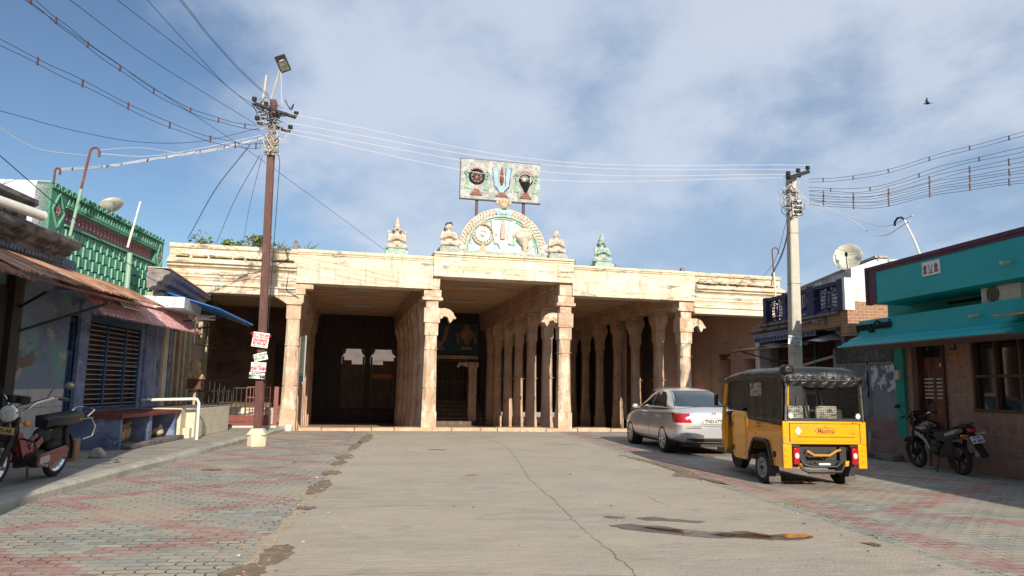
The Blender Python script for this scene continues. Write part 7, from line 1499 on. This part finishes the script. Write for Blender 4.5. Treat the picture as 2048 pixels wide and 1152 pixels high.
poster('tilted white notice with green print below the red one on the rusty pole', (-5.60,16.19,1.98), .295, .17, -16, m_pg, [('நிலம் விற்பனை', .048, .045, .8), ('97134 42811', .062, -.035, .80)], 0, extra=[(-.13,.13,.003,.009)])
poster('white notice with one red phone number, third down on the rusty pole', (-5.635,16.195,1.755), .325, .205, 1, m_pr, [('வட்டி கடன்', .038, .075, .9), ('உடனடி', .035, .03, .9), ('7358635080', .088, -.04, .74)], 0, extra=[(-.14,.14,.012,.017)])
poster('small white notice with black phone number, lowest on the rusty pole', (-5.655,16.185,1.565), .335, .135, 3, m_pk, [('ஃபைனான்ஸ்', .034, .045, .95), ('9877666848', .092, -.022, .74)], 0)
# concrete pole on the right
rp_ = thing('power_pole', 'tall pale concrete power pole standing behind the auto rickshaw', 'power pole', WF, rs((7.07, 18.02, 0)), ST.a); rp_.scale = (RK, RK, RK)
b = MB(); b.loft([[(x*w+dx,y*w,z) for x, y in ((1,.8),(.8,1),(-.8,1),(-1,.8),(-1,-.8),(-.8,-1),(.8,-1),(1,-.8))] for w, z, dx in ((.146,-.12,0),(.105,6.95,.10))]); b.build('post', M['conc'], rp_, bev=.01)
for z in (2.35,2.9,4.1,5.4): b = MB(); w = .148-.04*z/6.95; b.box(-w+.1*z/6.95,w+.1*z/6.95,-w,w,z,z+.012); b.build('wire_tie', M['concdark'], rp_)
arm(rp_, (-.25,-.50,6.72), (.62,.10,7.10), .11, 3); b = MB(); b.bar((-.1,-.1,6.9),(.3,-.1,6.9),.05); b.build('clamp', M['black'], rp_)
tangle(rp_, (.02,-.12,6.3), (.34,.15,.42), 24, 8, M['wirew'], .0042); tangle(rp_, (.05,-.12,6.15), (.24,.12,.42), 16, 9, M['wire'], .008)
tangle(rp_, (.0,-.12,6.55), (.20,.12,.25), 10, 19, M['wire'], .009)
for z in (5.92,6.03,6.14): b = MB(); b.box(.04,.26,-.2,-.08,z,z+.07); b.build('fuse', M['black'], rp_, bev=.01)
P('fuse_plate', M['whitepipe'], rp_, (.02,.28,-.16,-.13,5.86,6.26))
b = MB()
b.tube([(-.14+.11*cos(a),-.1,5.98+.11*sin(a)) for a in [2*pi*k/14 for k in range(15)]], .010, 5); b.build('wire_coil', M['black'], rp_)
t = poster('white notice with blue print pasted crooked on the concrete pole', rs((7.03,17.83,2.665)), .33, .205, 6, m_pb, [('மனை விற்பனை', .045, .07, .95), ('தொடர்பு கொள்ள', .036, .02, .8), ('9600 262728', .055, -.03, .85), ('9003 262728', .05, -.08, .85)], 0, extra=[(-.15,.15,.045,.05)])
t['group'] = 'paper notices on poles'
# wires
def wire(name, label, pts, r, mt, grp=None, cat='wire', n=8):
    t = thing(name, label, cat, WF, pts[0], 0, grp); o0 = Vector(pts[0]); b = MB(); b.tube([p-o0 for p in crom(pts, n)], r, 5); b.build('strand', mt, t, smooth=True); return t
def bundle(label, pts, offs, r, mt, nsp, sp=.05, grp=None, sh=.12, tmax=1, spm=None):
    t = thing('wire_bundle', label, 'wires', WF, pts[0], 0, grp); o0 = Vector(pts[0]); c = [p-o0 for p in crom(pts, 8)]; rr_ = random.Random(len(label))
    for q in offs:
        b = MB(); ph = rr_.uniform(0, 6); b.tube([p+Vector((0,0,q*(1+.25*sin(i*.8+ph)))) for i, p in enumerate(c)], r, 5); b.build('strand', mt, t, smooth=True)
    for k in range(nsp):
        i = int((k+.6)/nsp*(len(c)-1)*tmax); p = c[i]; b = MB(); b.box(p.x-.012,p.x+.012,p.y-.012,p.y+.012,p.z-sh,p.z+sh); b.build('spacer', spm or M['spacer'], t)
    return t
ext = lambda pts, k=1.0: [tuple(Vector(pts[0])*2-Vector(pts[1])+(Vector(pts[0])-Vector(pts[1]))*k)]+list(pts)
w1 = [(-8.72,11.5,7.02),(-8.01,12.7,6.84),(-7.08,14.2,6.61),(-6.27,15.3,6.61),(-5.9,16.33,6.92)]
w2 = [(-7.77,10.8,7.41),(-7.69,11.7,7.35),(-7.4,12.8,7.19),(-7.06,14.2,7.11),(-6.56,15.3,7.15),(-6.01,16.33,7.34)]
bundle('pair of dark wires with red spacers, lower of the two spaced pairs at upper left', ext(w1), (.05,-.05), .006, M['wire'], 9, sh=.075); bundle('pair of dark wires with red spacers, upper of the two spaced pairs at upper left', ext(w2), (.045,-.045), .006, M['wire'], 9, sh=.06)
wire('overhead_wire', 'single dark wire running to the rusty pole next above the spaced pairs', ext([(-7.15,10.8,7.42),(-7.07,13.2,7.57),(-6.07,16.33,7.43)]), .006, M['wire'])
wire('overhead_wire', 'dark wire entering the top edge above the green house, second from the spaced pairs', ext([(-6.39,10.8,7.43),(-6.4,13.4,7.74),(-6.1,16.33,7.78)]), .006, M['wire'])
wire('overhead_wire', 'dark sagging wire between the straight wire and the doubled wire at upper left', ext([(-5.91,10.8,7.44),(-5.94,12.0,7.45),(-5.98,14.4,7.5),(-6.07,16.33,7.88)]), .0055, M['wire'])
bundle('doubled dark wire reaching the top of the rusty pole near the flood lamp', ext([(-5.38,10.8,7.45),(-5.66,12.8,7.72),(-5.85,14.8,7.99),(-5.86,16.33,8.16)]), (.02,-.02), .0055, M['wire'], 0)
wire('overhead_wire', 'long dark wire passing behind the rusty pole to the leftmost roof statue', ext([(-8.16,11.2,7.63),(-8.21,14.0,7.86),(-7.31,18.5,7.67),(-6.86,19.6,7.45),(-5.4,21.2,6.52),(-3.99,22.75,5.62)]), .006, M['wire'])
wire('service_wire', 'dark drooping wire from the left edge to the rusty pole above the green house', ext([(-8.58,11.5,5.82),(-8.25,13.0,6.03),(-7.66,14.2,6.24),(-6.98,15.4,6.69),(-6.01,16.33,7.36)]), .0055, M['wire'])
wire('service_wire', 'thin pale wire from the hooked service pipe to the rusty pole', [(-7.78,13.02,5.60),(-7.29,13.9,5.85),(-6.86,15.4,6.55),(-5.94,16.33,7.19)], .007, M['wirew'])
bundle('twisted pale service cable from the short crook pipe to the rusty pole', [(-9.05,13.85,5.52),(-8.58,15.0,5.99),(-7.14,15.8,6.59),(-6.52,16.2,6.89),(-5.88,16.33,7.13)], (.02,-.02,.0), .007, M['wirew'], 7, sh=.03)
wire('service_wire', 'pale looping wire from the left edge to the hooked service pipe', ext([(-8.3,11.0,5.43),(-8.2,11.6,5.31),(-8.1,12.1,5.33),(-7.95,13.0,5.55)]), .007, M['wirew'])
wire('service_wire', 'slack pale wire sagging between the hooked service pipe and the rusty pole', [(-7.80,13.0,5.66),(-7.5,14.0,6.05),(-6.9,15.2,6.35),(-5.94,16.33,7.1)], .006, M['wirew'])
wire('service_wire', 'black wire drooping along the front of the green parapet from the left edge', ext([(-7.01,9.5,4.41),(-7.17,11.0,4.13),(-7.47,12.8,3.93),(-7.5,14.2,3.6),(-8.0,17.0,3.5)]), .007, M['wire'])
bundle('thick dark cable dropping from the rusty pole to the far left hall roof', [(-9.65,21.0,5.6),(-8.1,19.0,6.56),(-6.22,16.33,6.94)], (.015,-.015), .0055, M['wire'], 0)
wire('service_wire', 'middle one of three dark drop wires from the rusty pole to the hall roof', [(-8.85,21.2,5.6),(-7.62,19.2,6.35),(-5.97,16.33,6.7)], .007, M['wire']); wire('service_wire', 'dark drop wire nearest the rusty pole of three going to the hall roof', [(-8.36,21.9,5.55),(-7.2,19.2,6.21),(-5.91,16.33,6.7)], .0055, M['wire'])
for i, q in enumerate([[(-5.32,16.33,7.72),(.88,17.17,6.95),(7.72,18.0,7.22)],[(-5.37,16.33,7.50),(.89,17.17,6.84),(7.45,17.95,7.08)],[(-5.46,16.33,7.36),(.89,17.17,6.66),(7.15,17.8,6.9)],[(-5.5,16.33,7.27),(.27,17.17,6.49),(6.92,17.6,6.75)]]):
    q = [q[0], q[1], rs(q[2])]; wire('span_wire', ['topmost', 'second', 'third', 'lowest'][i]+' of the four pale wires slung between the two power poles', q, .0065, M['wirew'], 'pale wires between the two power poles', n=16)
rr7 = [[(7.61,18.0,6.8),(8.68,17.0,6.67),(9.92,15.8,6.85),(10.89,14.6,6.92)],[(7.6,18.0,6.59),(8.67,17.0,6.32),(9.9,15.8,6.55),(10.86,14.6,6.58)],[(7.6,18.0,6.48),(8.66,17.0,6.17),(9.89,15.8,6.36),(10.84,14.6,6.36)],[(7.6,18.0,6.35),(8.65,17.0,6.07),(9.88,15.8,6.18),(10.83,14.6,6.12)],[(7.59,18.0,6.25),(8.65,17.0,5.91),(9.87,15.8,5.99),(10.81,14.6,5.90)]]
for i, q in enumerate(rr7):
    q = [rs(p) for p in q]; q.append(tuple(Vector(q[-1])*2-Vector(q[-2])+Vector((0,0,.1)))); bundle(['topmost','second','middle','fourth','lowest'][i]+' dark wire bundle with spacers leaving the concrete pole to the right', q, (.04,-.04) if i < 3 else (.06,0,-.06), .005, M['wire'], 8 if i != 1 else 6, sh=.05 if i < 2 else .08, spm=M['spacer'] if i > 1 else M['black'])
wire('service_wire', 'lower white service wire looping from the concrete pole to the teal house roof', [rs((7.3,18.0,6.25)),(7.7,16.3,5.44),(8.05,15.5,4.83),(8.0,14.2,4.85)], .009, M['wirew']); wire('service_wire', 'upper white service wire looping from the concrete pole to the teal house roof', [rs((7.35,18.0,6.36)),(7.9,16.3,5.42),(8.02,15.2,4.98),(8.02,14.1,4.95)], .009, M['wirew'])
bundle('dark twisted cables dropping from the concrete pole to the pipes at the hall corner', [rs((7.12,18.0,5.95)),(7.2,18.8,5.15),(8.02,22.0,4.95)], (.02,-.03), .010, M['wire'], 4, sh=.03); wire('service_wire', 'thin dark cable hanging straighter beside the twisted drop cables at the hall corner', [rs((7.05,18.0,5.95)),(7.25,19.5,5.05),(7.75,22.0,4.9)], .006, M['wire'])
t = thing('facade_cable', 'black cable running down the plaster from the left front column corner', 'cable', TF, (-9.05,-.44,5.5)); b = MB(); b.tube(crom([(0,0,0),(.10,-.02,-.3),(.12,.02,-.9),(.10,.04,-1.25),(.35,.10,-1.42),(.62,.3,-1.6)], 6), .010, 6); b.build('cable', M['wire'], t, smooth=True); t = thing('facade_cable', 'thin stray wire looped over the stacked mouldings of the left eave', 'cable', TF, (-11.3,-.62,4.55)); b = MB(); b.tube(crom([(0,0,0),(.9,0,.02),(1.7,.0,.22),(2.4,.1,.62)], 6), .008, 5); b.build('cable', M['wire'], t, smooth=True)
for i, (x, lab) in enumerate(((5.1,'fine hanging wires on the plaster of the right eave, left tangle'),(6.6,'fine hanging wires on the plaster of the right eave, right tangle'))):
    t = thing('facade_cable', lab, 'cable', TF, (x,-.60,4.9)); r_ = random.Random(i+30)
    for k in range(4): b = MB(); p = [(r_.uniform(-.6,.9),0,r_.uniform(.1,.5)) for _ in range(4)]; p.sort(); b.tube(crom(p, 6), .006, 4); b.build('strand', M['wire'], t, smooth=True)
# birds
m_bird = mat('bird_dark', (.02,.025,.03), .8)
def bird(label, loc, s, rz):
    t = thing('flying_bird', label, 'bird', WF, loc, rz); t.scale = (s, s, s); b = MB()
    b.sph((0,0,0), (.09,.26,.08), 10, 8); b.sph((0,.26,.03), (.055,.07,.055), 8, 6); b.tube([(0,.30,.03),(0,.38,.02)], [.02,.004], 6); b.prism([(-.03,-.2),(.03,-.2),(.09,-.46),(-.09,-.46)], -.012, .012, 'z'); o = b.build('body', m_bird, t, smooth='all'); remesh(o, .02, 1)
    b = MB(); b.loft([[(.05,.12,.03),(.05,-.14,.03),(.05,-.14,.045),(.05,.12,.045)],[(.22,.16,.30),(.24,-.10,.30),(.24,-.10,.31),(.22,.16,.31)],[(.10,.02,.66),(.14,-.06,.66),(.14,-.06,.665),(.10,.02,.665)]]); b.build('wing', m_bird, t)
    b = MB(); b.loft([[(-.05,.12,.03),(-.05,-.14,.03),(-.05,-.14,.045),(-.05,.12,.045)],[(-.34,.14,.02),(-.34,-.10,.0),(-.34,-.10,.01),(-.34,.14,.03)],[(-.66,-.0,-.06),(-.66,-.06,-.06),(-.66,-.06,-.055),(-.66,.0,-.055)]]); b.build('wing', m_bird, t)
bird('small dark bird flying in the sky at upper right', (18.0,30.0,13.97), .46, radians(70)); bird('tiny dark bird flying low above the left end of the hall roof', (-11.6,29.0,6.85), .22, radians(-60))
t = thing('fallen_leaf', 'single green leaf lying at the edge of the right paving', 'leaf', ST, (4.67, 8.86, .006), .6); b = MB(); b.prism([(-.10,0),(-.04,.03),(.06,.03),(.11,0),(.05,-.025),(-.04,-.025)], 0, .008, 'z'); b.build('blade', mat('fresh_leaf', (.20,.26,.03), .5), t)
